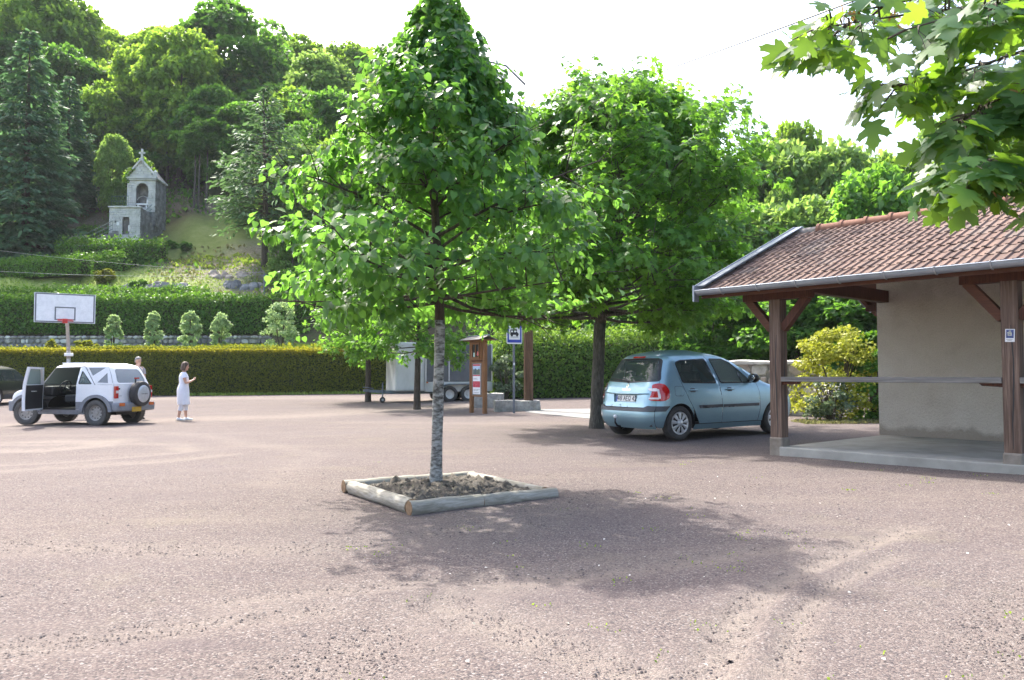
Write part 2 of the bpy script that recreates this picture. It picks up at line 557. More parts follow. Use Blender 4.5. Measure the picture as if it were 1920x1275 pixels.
def gravel_mat():
    m, nt, b, o = new_mat('pink gravel')
    at_ = nt.nodes.new('ShaderNodeAttribute')
    at_.attribute_name = 'wear'
    big = noise(nt, 0.23, 6, 0.62)
    mid = noise(nt, 1.7, 6, 0.65, distortion=0.6)
    # pebbles of several colours
    tc = nt.nodes.new('ShaderNodeTexCoord')
    vo = nd(nt, 'ShaderNodeTexVoronoi', Scale=105.0)
    nt.links.new(tc.outputs['Object'], vo.inputs['Vector'])
    sep = nt.nodes.new('ShaderNodeSeparateColor')
    nt.links.new(vo.outputs['Color'], sep.inputs[0])
    peb = ramp(nt, sep.outputs[0], [(0.0, (0.032, 0.032, 0.036)), (0.2, (0.066, 0.058, 0.059)), (0.48, (0.108, 0.086, 0.081)), (0.74, (0.143, 0.119, 0.110)), (0.94, (0.180, 0.157, 0.145)), (1.0, (0.27, 0.255, 0.245))])
    dust = ramp(nt, mid, [(0.3, (0.094, 0.075, 0.071)), (0.55, (0.121, 0.099, 0.092)), (0.8, (0.152, 0.130, 0.118))])
    col = mixc(nt, ramp(nt, mid, [(0.35, (0.12, 0.12, 0.12)), (0.7, (0.45, 0.45, 0.45))]), peb, dust)
    col = mixc(nt, ramp(nt, big, [(0.42, (0, 0, 0)), (0.66, (0.6, 0.6, 0.6))]), col, mixc(nt, 0.5, peb, (0.118, 0.102, 0.106)))
    olive = noise(nt, 0.55, 5, 0.7)
    col = mixc(nt, ramp(nt, olive, [(0.56, (0, 0, 0)), (0.74, (0.5, 0.5, 0.5))]), col, (0.150, 0.132, 0.102))
    mpn = nt.nodes.new('ShaderNodeMapping')
    mpn.inputs['Rotation'].default_value = (0, 0, 0.62)
    mpn.inputs['Scale'].default_value = (0.16, 1.0, 1.0)
    nt.links.new(tc.outputs['Object'], mpn.inputs['Vector'])
    stn = nd(nt, 'ShaderNodeTexNoise', Scale=1.5, Detail=7.0, Roughness=0.65, Distortion=0.5)
    nt.links.new(mpn.outputs['Vector'], stn.inputs['Vector'])
    col = mixc(nt, ramp(nt, stn.outputs['Fac'], [(0.52, (0, 0, 0)), (0.72, (0.45, 0.45, 0.45))]), col, (0.158, 0.134, 0.120))
    col = mixc(nt, ramp(nt, stn.outputs['Fac'], [(0.30, (0.5, 0.5, 0.5)), (0.46, (0, 0, 0))]), col, (0.095, 0.078, 0.080))
    brk = noise(nt, 7.0, 6, 0.75)
    mul = nd(nt, 'ShaderNodeMath', operation='MULTIPLY')
    nt.links.new(at_.outputs['Fac'], mul.inputs[0])
    nt.links.new(ramp(nt, brk, [(0.30, (0.15, 0.15, 0.15)), (0.62, (1, 1, 1))]), mul.inputs[1])
    col = mixc(nt, mul.outputs[0], col, (0.205, 0.177, 0.154))
    hv = nd(nt, 'ShaderNodeHueSaturation', Saturation=1.06, Value=1.07)
    nt.links.new(col, hv.inputs['Color'])
    nt.links.new(hv.outputs['Color'], b.inputs['Base Color'])
    b.inputs['Roughness'].default_value = 0.95
    b.inputs['Specular IOR Level'].default_value = 0.12
    h1 = nt.nodes.new('ShaderNodeMath')
    h1.operation = 'MULTIPLY_ADD'
    nt.links.new(vo.outputs['Distance'], h1.inputs[0])
    h1.inputs[1].default_value = -0.55
    nt.links.new(brk, h1.inputs[2])
    bump(nt, b, h1.outputs[0], 0.6, 0.012)
    return m


MT['gravel'] = gravel_mat()
MT['pebble'] = leafmat('loose pebble', [(0.05, 0.047, 0.052), (0.112, 0.089, 0.084), (0.19, 0.168, 0.155)], (0, 0, 0), 0.0, 0.9, 0.2)


def hill_mat():
    m, nt, b, o = new_mat('hillside turf and earth')
    a1 = nt.nodes.new('ShaderNodeAttribute')
    a1.attribute_name = 'lawn'
    a2 = nt.nodes.new('ShaderNodeAttribute')
    a2.attribute_name = 'bare'
    n1 = noise(nt, 0.6, 8, 0.7)
    n2 = noise(nt, 6.0, 6, 0.7)
    wood = ramp(nt, n1, [(0.3, (0.045, 0.036, 0.025)), (0.5, (0.075, 0.065, 0.04)), (0.7, (0.06, 0.09, 0.03))])
    lawn = ramp(nt, n1, [(0.3, (0.17, 0.25, 0.06)), (0.5, (0.26, 0.33, 0.085)), (0.7, (0.38, 0.40, 0.17))])
    lawn = mixc(nt, ramp(nt, n2, [(0.3, (0, 0, 0)), (0.7, (0.5, 0.5, 0.5))]), lawn, (0.18, 0.26, 0.06))
    bare = ramp(nt, n2, [(0.3, (0.13, 0.105, 0.08)), (0.5, (0.26, 0.225, 0.18)), (0.72, (0.40, 0.36, 0.31))])
    bare = mixc(nt, ramp(nt, n1, [(0.5, (0, 0, 0)), (0.62, (0.8, 0.8, 0.8))]), bare, (0.12, 0.17, 0.05))
    col = mixc(nt, a1.outputs['Fac'], wood, lawn)
    col = mixc(nt, a2.outputs['Fac'], col, bare)
    nt.links.new(col, b.inputs['Base Color'])
    b.inputs['Roughness'].default_value = 0.95
    b.inputs['Specular IOR Level'].default_value = 0.1
    bump(nt, b, n2, 0.8, 0.12)
    return m


MT['hill'] = hill_mat()
# ------------------------------------------------------------------ foliage tools
def unit(a):
    return a / np.maximum(np.linalg.norm(a, axis=-1, keepdims=True), 1e-9)


# templates: (x across, y along from the stalk, z out of the face), faces
CARD = (np.array([(0, 0, 0), (0.42, 0.45, 0.10), (0, 1, -0.06), (-0.42, 0.5, 0.10)]), [(0, 1, 2, 3)])
LIME = (np.array([(0, 0, 0), (0.30, -0.04, 0.03), (0.47, 0.28, 0.07), (0.34, 0.66, 0.03), (0, 1.06, -0.16), (-0.34, 0.66, 0.03), (-0.47, 0.28, 0.07), (-0.30, -0.04, 0.03), (0, 0.42, -0.02)]),
        [(0, 1, 2, 8), (8, 2, 3, 4), (8, 4, 5, 6), (0, 8, 6, 7)])
STAR = (np.array([(0, 0, 0), (0.42, 0.02, -0.05), (0.25, 0.30, 0.05), (0.60, 0.62, -0.06), (0.22, 0.62, 0.05), (0, 1.08, -0.10), (-0.22, 0.62, 0.05), (-0.60, 0.62, -0.06), (-0.25, 0.30, 0.05), (-0.42, 0.02, -0.05), (0, 0.36, 0.02)]),
        [(0, 1, 2, 10), (10, 2, 3, 4), (10, 4, 5, 6), (10, 6, 7, 8), (10, 8, 9, 0)])
NEEDLE = (np.array([(0, 0, 0), (0.24, 0.35, 0.03), (0.10, 1.0, -0.10), (-0.10, 1.0, -0.10), (-0.24, 0.35, 0.03)]), [(0, 1, 2, 3, 4)])
BLADE = (np.array([(-0.05, 0, 0), (0.05, 0, 0), (0.02, 1, 0.15)]), [(0, 1, 2)])


def maple_big():
    half = [(0, 0), (0.10, -0.035), (0.26, -0.06), (0.33, 0.005), (0.46, 0.0), (0.43, 0.10), (0.30, 0.20), (0.42, 0.27), (0.55, 0.33), (0.60, 0.47), (0.70, 0.56), (0.57, 0.58), (0.50, 0.66),
            (0.40, 0.58), (0.20, 0.50), (0.25, 0.66), (0.33, 0.76), (0.22, 0.80), (0.17, 0.92), (0.08, 0.94), (0, 1.14)]
    pts = half + [(-x, y) for x, y in half[-2:0:-1]]
    spine = [(0, 0.25), (0, 0.5), (0, 0.75)]
    mids = [(0.22, 0.2), (-0.22, 0.2), (0.3, 0.42), (-0.3, 0.42), (0.12, 0.35), (-0.12, 0.35)]
    P = [Vector(p) for p in pts + spine + mids]
    n = len(pts)
    r = geometry.delaunay_2d_cdt(P, [(i, (i + 1) % n) for i in range(n)], [], 1, 1e-6)
    V = np.array([(v[0], v[1], 0) for v in r[0]])
    # ribs: raised between veins, tips drooping
    ang = np.arctan2(V[:, 0], V[:, 1] + 0.05)
    V[:, 2] = 0.05 * np.abs(np.sin(ang * 2.6)) * np.hypot(V[:, 0], V[:, 1]) - 0.16 * (V[:, 0] ** 2) - 0.14 * np.clip(V[:, 1] - 0.3, 0, 2) ** 2
    return V, [tuple(f) for f in r[2]]


MAPLE = maple_big()


def leaf_mesh(name, pos, along, nrm, size, tpl):
    V, F = tpl
    n, k = len(pos), len(V)
    y = unit(along)
    z = nrm - (nrm * y).sum(1, keepdims=True) * y
    z = unit(z)
    x = np.cross(y, z)
    sz = np.asarray(size).reshape(-1, 1, 1)
    P = pos[:, None, :] + sz * (V[None, :, 0:1] * x[:, None, :] + V[None, :, 1:2] * y[:, None, :] + V[None, :, 2:3] * z[:, None, :])
    P = P.reshape(-1, 3)
    lt = np.array([len(f) for f in F])
    lv = np.concatenate([np.array(f) for f in F])
    loops = (lv[None, :] + (np.arange(n) * k)[:, None]).ravel()
    tot = np.tile(lt, n)
    start = np.concatenate([[0], np.cumsum(tot)[:-1]])
    me = bpy.data.meshes.new(name)
    me.vertices.add(len(P))
    me.vertices.foreach_set('co', P.astype(np.float32).ravel())
    me.loops.add(len(loops))
    me.loops.foreach_set('vertex_index', loops.astype(np.int32))
    me.polygons.add(len(tot))
    me.polygons.foreach_set('loop_start', start.astype(np.int32))
    me.polygons.foreach_set('loop_total', tot.astype(np.int32))
    me.update(calc_edges=True)
    me.validate()
    return me


def rand_dir(n, r):
    return unit(r.normal(size=(n, 3)))


def lobed_crown(seed, w, h, lobes, per, size, tpl=CARD, base=0.0, taper=0.6, droop=0.25, sd=0.35, rf=1.0, low=0.42):
    """foliage spread over many small clumps that together fill a crown; returns leaf arrays"""
    r = np.random.default_rng(seed)
    pos, al, nr, sz = [], [], [], []
    for _ in range(lobes):
        u = r.uniform(0, 1) ** 0.85
        zc = base + h * u
        env = w / 2 * math.sqrt(max(0.02, 1 - (abs(u - low) / (1.02 - low if u > low else low + 0.10)) ** 2.2))
        a = r.uniform(0, 2 * math.pi)
        q = env * math.sqrt(r.uniform(0.25, 1.0))
        c = np.array((q * math.cos(a), q * math.sin(a), zc))
        R_ = r.uniform(0.16, 0.30) * w * 0.62 * rf
        d = rand_dir(per, r)
        d[:, 2] = np.abs(d[:, 2]) * np.where(r.uniform(size=per) < 0.78, 1, -0.6)
        rad = R_ * r.uniform(0.72, 1.06, per)[:, None]
        p = c + d * rad * np.array((1, 1, 0.72))
        pos.append(p)
        nn = unit(d * 0.75 + np.array((0, 0, 0.55)) + r.normal(size=(per, 3)) * sd)
        aa = unit(d + np.array((0, 0, -droop * 2)) + r.normal(size=(per, 3)) * 0.6)
        nr.append(nn)
        al.append(aa)
        sz.append(size * r.uniform(0.65, 1.25, per))
    return np.concatenate(pos), np.concatenate(al), np.concatenate(nr), np.concatenate(sz)


def conifer_crown(seed, w, h, tiers, per, size, base=0.1, power=0.85, flat=0.0, gap=0.0):
    r = np.random.default_rng(seed)
    pos, al, nr, sz = [], [], [], []
    br = []
    for i in range(tiers):
        u = i / (tiers - 1)
        z = h * (base + (1 - base) * u)
        rad = w / 2 * max(0.04, (1 - u) ** power) * (0.72 + 0.28 * min(1, u * 6 + 0.3))
        nb = max(5, int(14 * (1 - u) + 4))
        a0 = r.uniform(0, 6.28)
        for b in range(nb):
            if r.uniform() < gap:
                continue
            a = a0 + 2 * math.pi * b / nb + r.normal() * 0.18
            L = rad * r.uniform(0.62, 1.12)
            dr = np.array((math.cos(a), math.sin(a), 0))
            sag = r.uniform(0.05, 0.30) * (1 - u) * L - flat * L
            zz = z + r.normal() * h * 0.012
            br.append((zz, dr, L, sag))
            k = max(6, int(per * (0.25 + 0.75 * L / (w / 2))))
            t = r.uniform(0.18, 1, k) ** 0.7
            side = np.cross(dr, (0, 0, 1))
            spread = 0.22 * L * (1.1 - t) + 0.05 * L + 0.06
            o = r.normal(size=k) * spread
            p = np.outer(t * L, dr) + np.outer(o, side)
            p[:, 2] = zz - sag * t ** 2 + 0.18 * L * t ** 3 * (u) - np.abs(r.normal(size=k)) * 0.10 - np.abs(o) * 0.25
            pos.append(p)
            al.append(unit(dr + np.outer(np.sign(o) * 0.7, side) + np.array((0, 0, -0.35)) + r.normal(size=(k, 3)) * 0.3))
            nr.append(unit(np.array((0, 0, 1.0)) + dr * 0.3 + r.normal(size=(k, 3)) * 0.35))
            sz.append(size * r.uniform(0.6, 1.3, k))
    return np.concatenate(pos), np.concatenate(al), np.concatenate(nr), np.concatenate(sz), br


def grow(seed, z0, z1, trunk_pts, env, n_limb, n_sub, n_twig, rise=(0.2, 0.9), r0=0.05, span=(0.8, 1.12), skip=0.0, sub_len=1.0, t0=0.22, pw=1.1):
    """limbs, branches and twigs that reach out to an envelope env(z) -> radius; returns tubes and twig tips"""
    r = np.random.default_rng(seed)
    tubes, tips = [], []
    tp = np.array(trunk_pts)

    def trunk_at(z):
        return np.array((np.interp(z, tp[:, 2], tp[:, 0]), np.interp(z, tp[:, 2], tp[:, 1]), z))
    for i in range(n_limb):
        u = (i + r.uniform(-0.3, 0.3)) / n_limb
        u = min(max(u, 0), 1)
        zs = z0 + (z1 - z0) * u ** pw
        a = i * 2.39996 + r.normal() * 0.3
        up = rise[0] + (rise[1] - rise[0]) * u + r.normal() * 0.08
        L = 0.3
        reach = r.uniform(*span)
        while L < 6:
            zz = zs + up * L
            if L > env(zz) * reach:
                break
            L += 0.05
        p0 = trunk_at(zs)
        dr = np.array((math.cos(a), math.sin(a), up))
        bend = rand_dir(1, r)[0] * L * 0.10
        ps = [p0 + dr * L * t + bend * math.sin(math.pi * t) + np.array((0, 0, 0.10 * L * t * t)) for t in (0, 0.25, 0.5, 0.75, 1.0)]
        rb = r0 * (1.1 - 0.7 * u) * min(1.2, 0.4 + L / 2.2)
        tubes.append((ps, [rb, rb * 0.8, rb * 0.6, rb * 0.4, rb * 0.18], 6))
        for j in range(n_sub):
            t = t0 + (1 - t0) * (j + r.uniform(0, 1)) / n_sub
            if r.uniform() < skip:
                continue
            k = t * 4
            k0 = min(int(k), 3)
            q = ps[k0] + (ps[k0 + 1] - ps[k0]) * (k - k0)
            sd = np.array((-dr[1], dr[0], 0)) * (1 if j % 2 else -1)
            d2 = unit(unit(dr) * 0.7 + sd * r.uniform(0.4, 1.0) + np.array((0, 0, r.uniform(-0.25, 0.65))) + r.normal(size=3) * 0.2)
            l2 = L * r.uniform(0.22, 0.42) * (1.15 - 0.5 * t) * sub_len + 0.12
            e = q + d2 * l2
            m_ = (q + e) / 2 + r.normal(size=3) * 0.04
            tubes.append(([q, m_, e], [rb * 0.34, rb * 0.24, rb * 0.10], 4))
            for s in range(n_twig):
                v = r.uniform(0.2, 1)
                b = q + (e - q) * v
                d3 = unit(d2 + r.normal(size=3) * 0.7 + np.array((0, 0, 0.1)))
                tips.append((b, b + d3 * r.uniform(0.10, 0.34), d3))
        e = ps[-1]
        for s in range(n_twig + 2):
            d3 = unit(unit(dr) + r.normal(size=3) * 0.5)
            b = ps[3] + (ps[4] - ps[3]) * r.uniform(0, 1)
            tips.append((b, b + d3 * r.uniform(0.12, 0.36), d3))
    return tubes, tips


def twig_leaves(seed, tips, n, size, hang=0.5, spread=0.10):
    """n leaves on each twig, blades hanging outwards from it"""
    r = np.random.default_rng(seed)
    A = np.array([t[0] for t in tips])
    B = np.array([t[1] for t in tips])
    k = len(tips)
    idx = np.repeat(np.arange(k), n)
    t = r.uniform(0.15, 1.1, len(idx))[:, None]
    D = unit(B - A)[idx]
    side = unit(np.cross(D, rand_dir(len(idx), r)))
    p = A[idx] + (B - A)[idx] * t + side * r.uniform(0.02, spread, len(idx))[:, None]
    al = unit(D * 0.45 + side * 0.9 + np.array((0, 0, -hang)) + r.normal(size=(len(idx), 3)) * 0.22)
    out = p - np.array((0, 0, 0))
    out[:, 2] = 0
    nr = unit(np.array((0, 0, 1.0)) + unit(out) * 0.55 + r.normal(size=(len(idx), 3)) * 0.42)
    return p, al, nr, size * r.uniform(0.6, 1.25, len(idx))


def tubes_mb(tubes, mb=None):
    mb = mb or MB()
    for ps, rad, n in tubes:
        mb.tube(ps, rad, n)
    return mb


def bumpy(x, y, z, s):
    return np.sin(x * s + 1.7 * np.sin(y * s * 0.7)) * np.sin(y * s * 1.1 + 2.1) * 0.5 + np.sin(z * s * 1.3 + x * s * 0.6) * 0.5


def box_foliage(seed, L, W, H, dens, size, tpl=CARD, wob=0.08, ws=1.3, top_shag=0.06, round_=0.0, faces='front,top,ends,back', up=0.35):
    """leaves spread over the outside of a clipped hedge (x along, y across, z up), the front being -y"""
    r = np.random.default_rng(seed)
    pos, nor = [], []
    want = {'front': (L, H), 'back': (L, H), 'top': (L, W), 'end0': (W, H), 'end1': (W, H)}
    for k, (a, b) in want.items():
        if k[:3] == 'end' and 'ends' not in faces or k[:3] != 'end' and k not in faces:
            continue
        n = int(a * b * dens * (1 if k in ('front', 'top') else 0.4))
        u, v = r.uniform(0, a, n), r.uniform(0, b, n)
        if k == 'front':
            p, d = np.stack([u - L / 2, np.full(n, -W / 2), v], 1), (0, -1, 0)
        elif k == 'back':
            p, d = np.stack([u - L / 2, np.full(n, W / 2), v], 1), (0, 1, 0)
        elif k == 'top':
            p, d = np.stack([u - L / 2, v - W / 2, np.full(n, H)], 1), (0, 0, 1)
        elif k == 'end0':
            p, d = np.stack([np.full(n, -L / 2), u - W / 2, v], 1), (-1, 0, 0)
        else:
            p, d = np.stack([np.full(n, L / 2), u - W / 2, v], 1), (1, 0, 0)
        d = np.tile(np.array(d, float), (n, 1))
        off = bumpy(p[:, 0], p[:, 1], p[:, 2], ws) * wob + r.normal(size=n) * size * 0.45
        if k == 'top':
            off = off + np.abs(r.normal(size=n)) * top_shag
        p = p + d * off[:, None]
        pos.append(p)
        nor.append(d)
    p, d = np.concatenate(pos), np.concatenate(nor)
    if round_:
        e = np.clip((p[:, 2] - (H - round_)) / round_, 0, 1)
        k = 1 - 0.45 * e ** 2 * (round_ / (W / 2))
        p[:, 1] *= k
        ex = np.clip((np.abs(p[:, 0]) - (L / 2 - round_)) / round_, 0, 1)
        p[:, 2] *= 1 - 0.28 * ex ** 2 * np.clip(p[:, 2] / H, 0, 1)
        p[:, 1] *= 1 - 0.4 * ex ** 2
    n = len(p)
    nr = unit(d + np.array((0, 0, up)) + r.normal(size=(n, 3)) * 0.55)
    al = unit(d * 0.6 + np.array((0, 0, 0.25)) + r.normal(size=(n, 3)) * 0.8)
    return p, al, nr, size * r.uniform(0.6, 1.3, n)


def hedge(name, c, rz, L, W, H, dens, size, mat, label, cat='hedge', group=None, seed=1, tpl=CARD, **kw):
    root = empty(name, c, rz, label, cat, group)
    p, al, nr, sz = box_foliage(seed, L, W, H, dens, size, tpl, **kw)
    link('foliage', leaf_mesh('hedge_leaves', p, al, nr, sz, tpl), MT[mat], root)['kind'] = 'stuff'
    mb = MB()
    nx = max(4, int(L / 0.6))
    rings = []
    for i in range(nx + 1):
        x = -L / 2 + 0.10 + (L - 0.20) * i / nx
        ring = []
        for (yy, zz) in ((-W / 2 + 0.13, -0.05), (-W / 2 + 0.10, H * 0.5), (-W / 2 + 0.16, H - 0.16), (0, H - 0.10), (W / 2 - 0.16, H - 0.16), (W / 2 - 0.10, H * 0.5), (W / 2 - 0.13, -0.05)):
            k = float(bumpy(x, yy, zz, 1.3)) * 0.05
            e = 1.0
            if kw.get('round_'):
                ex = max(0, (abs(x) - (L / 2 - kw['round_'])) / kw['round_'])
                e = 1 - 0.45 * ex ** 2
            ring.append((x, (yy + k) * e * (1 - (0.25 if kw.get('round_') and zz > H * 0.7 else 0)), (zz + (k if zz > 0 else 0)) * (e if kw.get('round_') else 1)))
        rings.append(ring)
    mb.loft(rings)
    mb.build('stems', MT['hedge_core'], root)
    return root


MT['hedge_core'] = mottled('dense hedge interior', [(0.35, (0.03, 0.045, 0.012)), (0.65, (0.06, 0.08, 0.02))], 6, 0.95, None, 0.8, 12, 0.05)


def bush(name, c, w, h, lobes, per, size, mat, label, cat='shrub', group=None, seed=1, tpl=CARD, stem='twig', base=0.12, **kw):
    root = empty(name, c, 0, label, cat, group)
    p, al, nr, sz = lobed_crown(seed, w, h * 0.86, lobes, per, size, tpl, base=h * base, **kw)
    p[:, 2] = np.abs(p[:, 2])
    link('foliage', leaf_mesh('bush_leaves', p, al, nr, sz, tpl), MT[mat], root)['kind'] = 'stuff'
    mb = MB()
    r = np.random.default_rng(seed + 5)
    for i in range(7):
        a = r.uniform(0, 6.28)
        q = r.uniform(0.15, 0.36) * w
        mb.tube([(0.05 * math.cos(a), 0.05 * math.sin(a), -0.05), (q * 0.5 * math.cos(a), q * 0.5 * math.sin(a), h * 0.4), (q * math.cos(a), q * math.sin(a), h * 0.75)], [0.03, 0.022, 0.008], 5)
    mb.build('stems', MT[stem], root)
    return root
# ------------------------------------------------------------------ gravel yard
def grid_mesh(name, X, Y, Z):
    ny, nx = X.shape
    me = bpy.data.meshes.new(name)
    co = np.stack([X, Y, Z], -1).reshape(-1, 3)
    i = np.arange(ny * nx).reshape(ny, nx)
    q = np.stack([i[:-1, :-1], i[:-1, 1:], i[1:, 1:], i[1:, :-1]], -1).reshape(-1, 4)
    me.vertices.add(len(co))
    me.vertices.foreach_set('co', co.astype(np.float32).ravel())
    me.loops.add(q.size)
    me.loops.foreach_set('vertex_index', q.astype(np.int32).ravel())
    me.polygons.add(len(q))
    me.polygons.foreach_set('loop_start', (np.arange(len(q)) * 4).astype(np.int32))
    me.polygons.foreach_set('loop_total', np.full(len(q), 4, np.int32))
    me.polygons.foreach_set('use_smooth', np.ones(len(q), bool))
    me.update(calc_edges=True)
    return me


def attr(me, name, val):
    a = me.attributes.new(name, 'FLOAT', 'POINT')
    a.data.foreach_set('value', np.asarray(val, np.float32).ravel())


def seg_dist(X, Y, pts):
    best = np.full(X.shape, 1e9)
    for (x0, y0), (x1, y1) in zip(pts[:-1], pts[1:]):
        dx, dy = x1 - x0, y1 - y0
        t = np.clip(((X - x0) * dx + (Y - y0) * dy) / (dx * dx + dy * dy + 1e-9), 0, 1)
        best = np.minimum(best, np.hypot(X - x0 - t * dx, Y - y0 - t * dy))
    return best


rows = np.concatenate([[-40, -20, -10, -5, -2, 0.0], np.geomspace(0.8, 43.2, 330)])
cols = np.linspace(-1, 1, 300)
cols = np.sign(cols) * np.abs(cols) ** 1.15
YY = np.repeat(rows[:, None], 300, 1)
XX = cols[None, :] * np.where(rows > 0, 4 + 0.95 * rows, 40)[:, None]
XX = np.where(np.abs(cols[None, :]) > 0.999, np.sign(cols)[None, :] * 62, XX)
# tyre tracks (x, y) worn into the gravel: width, strength
TRACKS = [
    ([(-13, 13.6), (-9.8, 13.0), (-8.1, 13.4), (-7.4, 14.2), (-7.8, 15.2), (-9.5, 15.4)], 0.42, 0.8),
    ([(-12, 15.4), (-9.3, 14.6), (-8.3, 14.5), (-8.0, 15.0)], 0.25, 0.7),
    ([(-9.5, 9.2), (-7.2, 9.9), (-5.4, 11.2), (-4.6, 12.2)], 0.30, 0.55),
    ([(-8.5, 10.6), (-6.6, 11.4), (-5.4, 12.9), (-5.9, 14.2), (-8.0, 14.8)], 0.25, 0.5),
    ([(0.62, 3.05), (0.9, 3.42), (1.3, 4.1), (2.0, 5.0), (2.9, 6.0)], 0.12, 0.95),
    ([(0.86, 3.0), (1.18, 3.4), (1.62, 4.05), (2.4, 5.0)], 0.09, 0.75),
    ([(-0.35, 4.15), (0.1, 4.55), (0.6, 4.9), (1.3, 5.1)], 0.20, 0.6),
    ([(-1.4, 4.2), (-0.6, 4.45), (0.4, 4.85), (1.7, 5.3)], 0.16, 0.55),
    ([(-0.2, 4.05), (0.15, 3.6), (0.45, 3.2), (0.62, 3.0)], 0.24, 0.75),
    ([(-2.2, 3.6), (-1.4, 3.9), (-0.9, 4.0)], 0.2, 0.55),
    ([(-7.6, 17.5), (-4.5, 14.0), (-3.0, 12.0), (-2.8, 9.0)], 0.30, 0.30),
    ([(-14, 21.0), (-7, 24.0), (-3, 27.5), (-1.5, 31), (-6, 36), (-16, 38)], 1.4, 0.75),
    ([(-30, 37.5), (-16, 37.8), (-7.5, 36.5), (-3, 33)], 1.6, 0.7),
    ([(-4.0, 20.5), (0.0, 19.2), (3.0, 18.4)], 0.5, 0.35),
    ([(-6, 6.0), (-3, 5.6), (-1.4, 5.5), (0, 6.3)], 0.3, 0.30),
    ([(2.2, 3.2), (3.2, 4.2), (5.0, 5.4)], 0.5, 0.35),
    ([(-2.2, 2.4), (-1.0, 2.9), (-0.3, 3.9)], 0.35, 0.35),
]
wear = np.zeros(XX.shape)
rut = np.zeros(XX.shape)
for pts, w, k in TRACKS:
    d = seg_dist(XX + 0.10 * np.sin(YY * 1.9), YY + 0.06 * np.sin(XX * 2.3), pts)
    g = np.exp(-(d / w) ** 2)
    wear = np.maximum(wear, 0.8 * k * g)
    rut += 0.012 * min(1, k * 1.2) * (np.exp(-((d - 1.25 * w) / (0.45 * w)) ** 2) - 0.8 * g)
tread = 0.5 + 0.5 * np.sin((XX * 0.75 + YY * 0.66) * 26)
ZZ = gz(XX, YY, False) + rut * np.clip(12 / np.maximum(YY, 1), 0, 1) + 0.010 * np.sin(XX * 1.3 + 0.7) * np.sin(YY * 1.1) + 0.005 * np.sin(XX * 4.1) * np.sin(YY * 3.3 + 1)
me = grid_mesh('gravel_ground', XX, YY, ZZ)
attr(me, 'wear', wear)
tag(link('gravel_ground', me, MT['gravel']), kind='structure')

# loose pebbles nearest the viewer
r = np.random.default_rng(3)
n = 46000
yy = 1.7 * np.exp(r.uniform(0, 1, n) * math.log(10 / 1.7))
xx = r.uniform(-1, 1, n) * (0.25 + 0.72 * yy)
zz = gz(xx, yy, False) + 0.010 * np.sin(xx * 1.3 + 0.7) * np.sin(yy * 1.1) + 0.005 * np.sin(xx * 4.1) * np.sin(yy * 3.3 + 1)
PEB = (np.array([(0.5, 0, 0.05), (0.1, 0.45, 0.08), (-0.45, 0.2, 0.02), (-0.3, -0.4, 0.06), (0.2, -0.42, 0.0), (0.02, 0.0, 0.38)]), [(0, 1, 5), (1, 2, 5), (2, 3, 5), (3, 4, 5), (4, 0, 5)])
sz = np.exp(r.normal(size=n) * 0.32) * 0.0068 * (1 + 0.10 * yy)
dd = rand_dir(n, r)
dd[:, 2] *= 0.15
nrm = np.tile(np.array((0, 0, 1.0)), (n, 1)) + r.normal(size=(n, 3)) * 0.15
tag(link('gravel', leaf_mesh('gravel', np.stack([xx, yy, zz - 0.001], 1), dd, nrm, sz, PEB), MT['pebble']), 'loose pink and grey gravel scattered over the yard', 'gravel', kind='stuff')

# small weeds and fallen blossom on the gravel
n = 520
yy = 2.2 * np.exp(r.uniform(0, 1, n) * math.log(14 / 2.2))
xx = r.uniform(-0.3, 1, n) * (0.68 * yy)
cl = r.integers(0, 60, n)
cx = r.uniform(-0.2, 0.66, 60)
cy = 2.6 * np.exp(r.uniform(0, 1, 60) * math.log(11 / 2.6))
yy = cy[cl] + r.normal(size=n) * 0.05
xx = cx[cl] * cy[cl] + r.normal(size=n) * 0.05
p = np.stack([xx, yy, gz(xx, yy, False) + 0.002], 1)
al = rand_dir(n, r)
al[:, 2] = np.abs(al[:, 2]) + 0.3
tag(link('weeds', leaf_mesh('weeds', p, al, rand_dir(n, r), r.uniform(0.008, 0.018, n), CARD), MT['grassblade']), 'tiny weeds sprouting here and there in the gravel', 'weeds', kind='stuff')
n = 60
yy = 3.0 * np.exp(r.uniform(0, 1, n) * math.log(11 / 3.0))
xx = r.uniform(-0.1, 0.66, n) * yy
p = np.stack([xx, yy, gz(xx, yy, False) + 0.012], 1)
al = rand_dir(n, r)
al[:, 2] *= 0.2
tag(link('litter', leaf_mesh('litter', p, al, np.tile((0, 0, 1.0), (n, 1)) + r.normal(size=(n, 3)) * 0.3, r.uniform(0.008, 0.024, n), CARD), MT['flower']), 'white petals and paper scraps strewn over the gravel', 'litter', kind='stuff')

# ------------------------------------------------------------------ hillside: one sheet out to the horizon
gx = np.concatenate([-np.geomspace(1600, 112, 14), np.linspace(-110, 80, 230), np.geomspace(82, 1600, 14)])
gy = np.concatenate([-np.geomspace(1600, 60, 8), np.linspace(-50, 42, 40), np.linspace(42.6, 51, 30), np.linspace(51.3, 110, 150), np.linspace(111, 200, 30), np.geomspace(205, 1600, 14)])
HX, HY = np.meshgrid(gx, gy)
HZ = gz(HX, HY)
inside = (HY < 43.0) & (HY > -39) & (np.abs(HX) < 61)
HZ = np.where(inside, HZ - 0.30, HZ)
me = grid_mesh('hillside', HX, HY, HZ)


def blob(x0, y0, rx, ry, p=2):
    return np.clip(1.35 - ((np.abs(HX - x0) / rx) ** p + (np.abs(HY - y0) / ry) ** p), 0, 1)


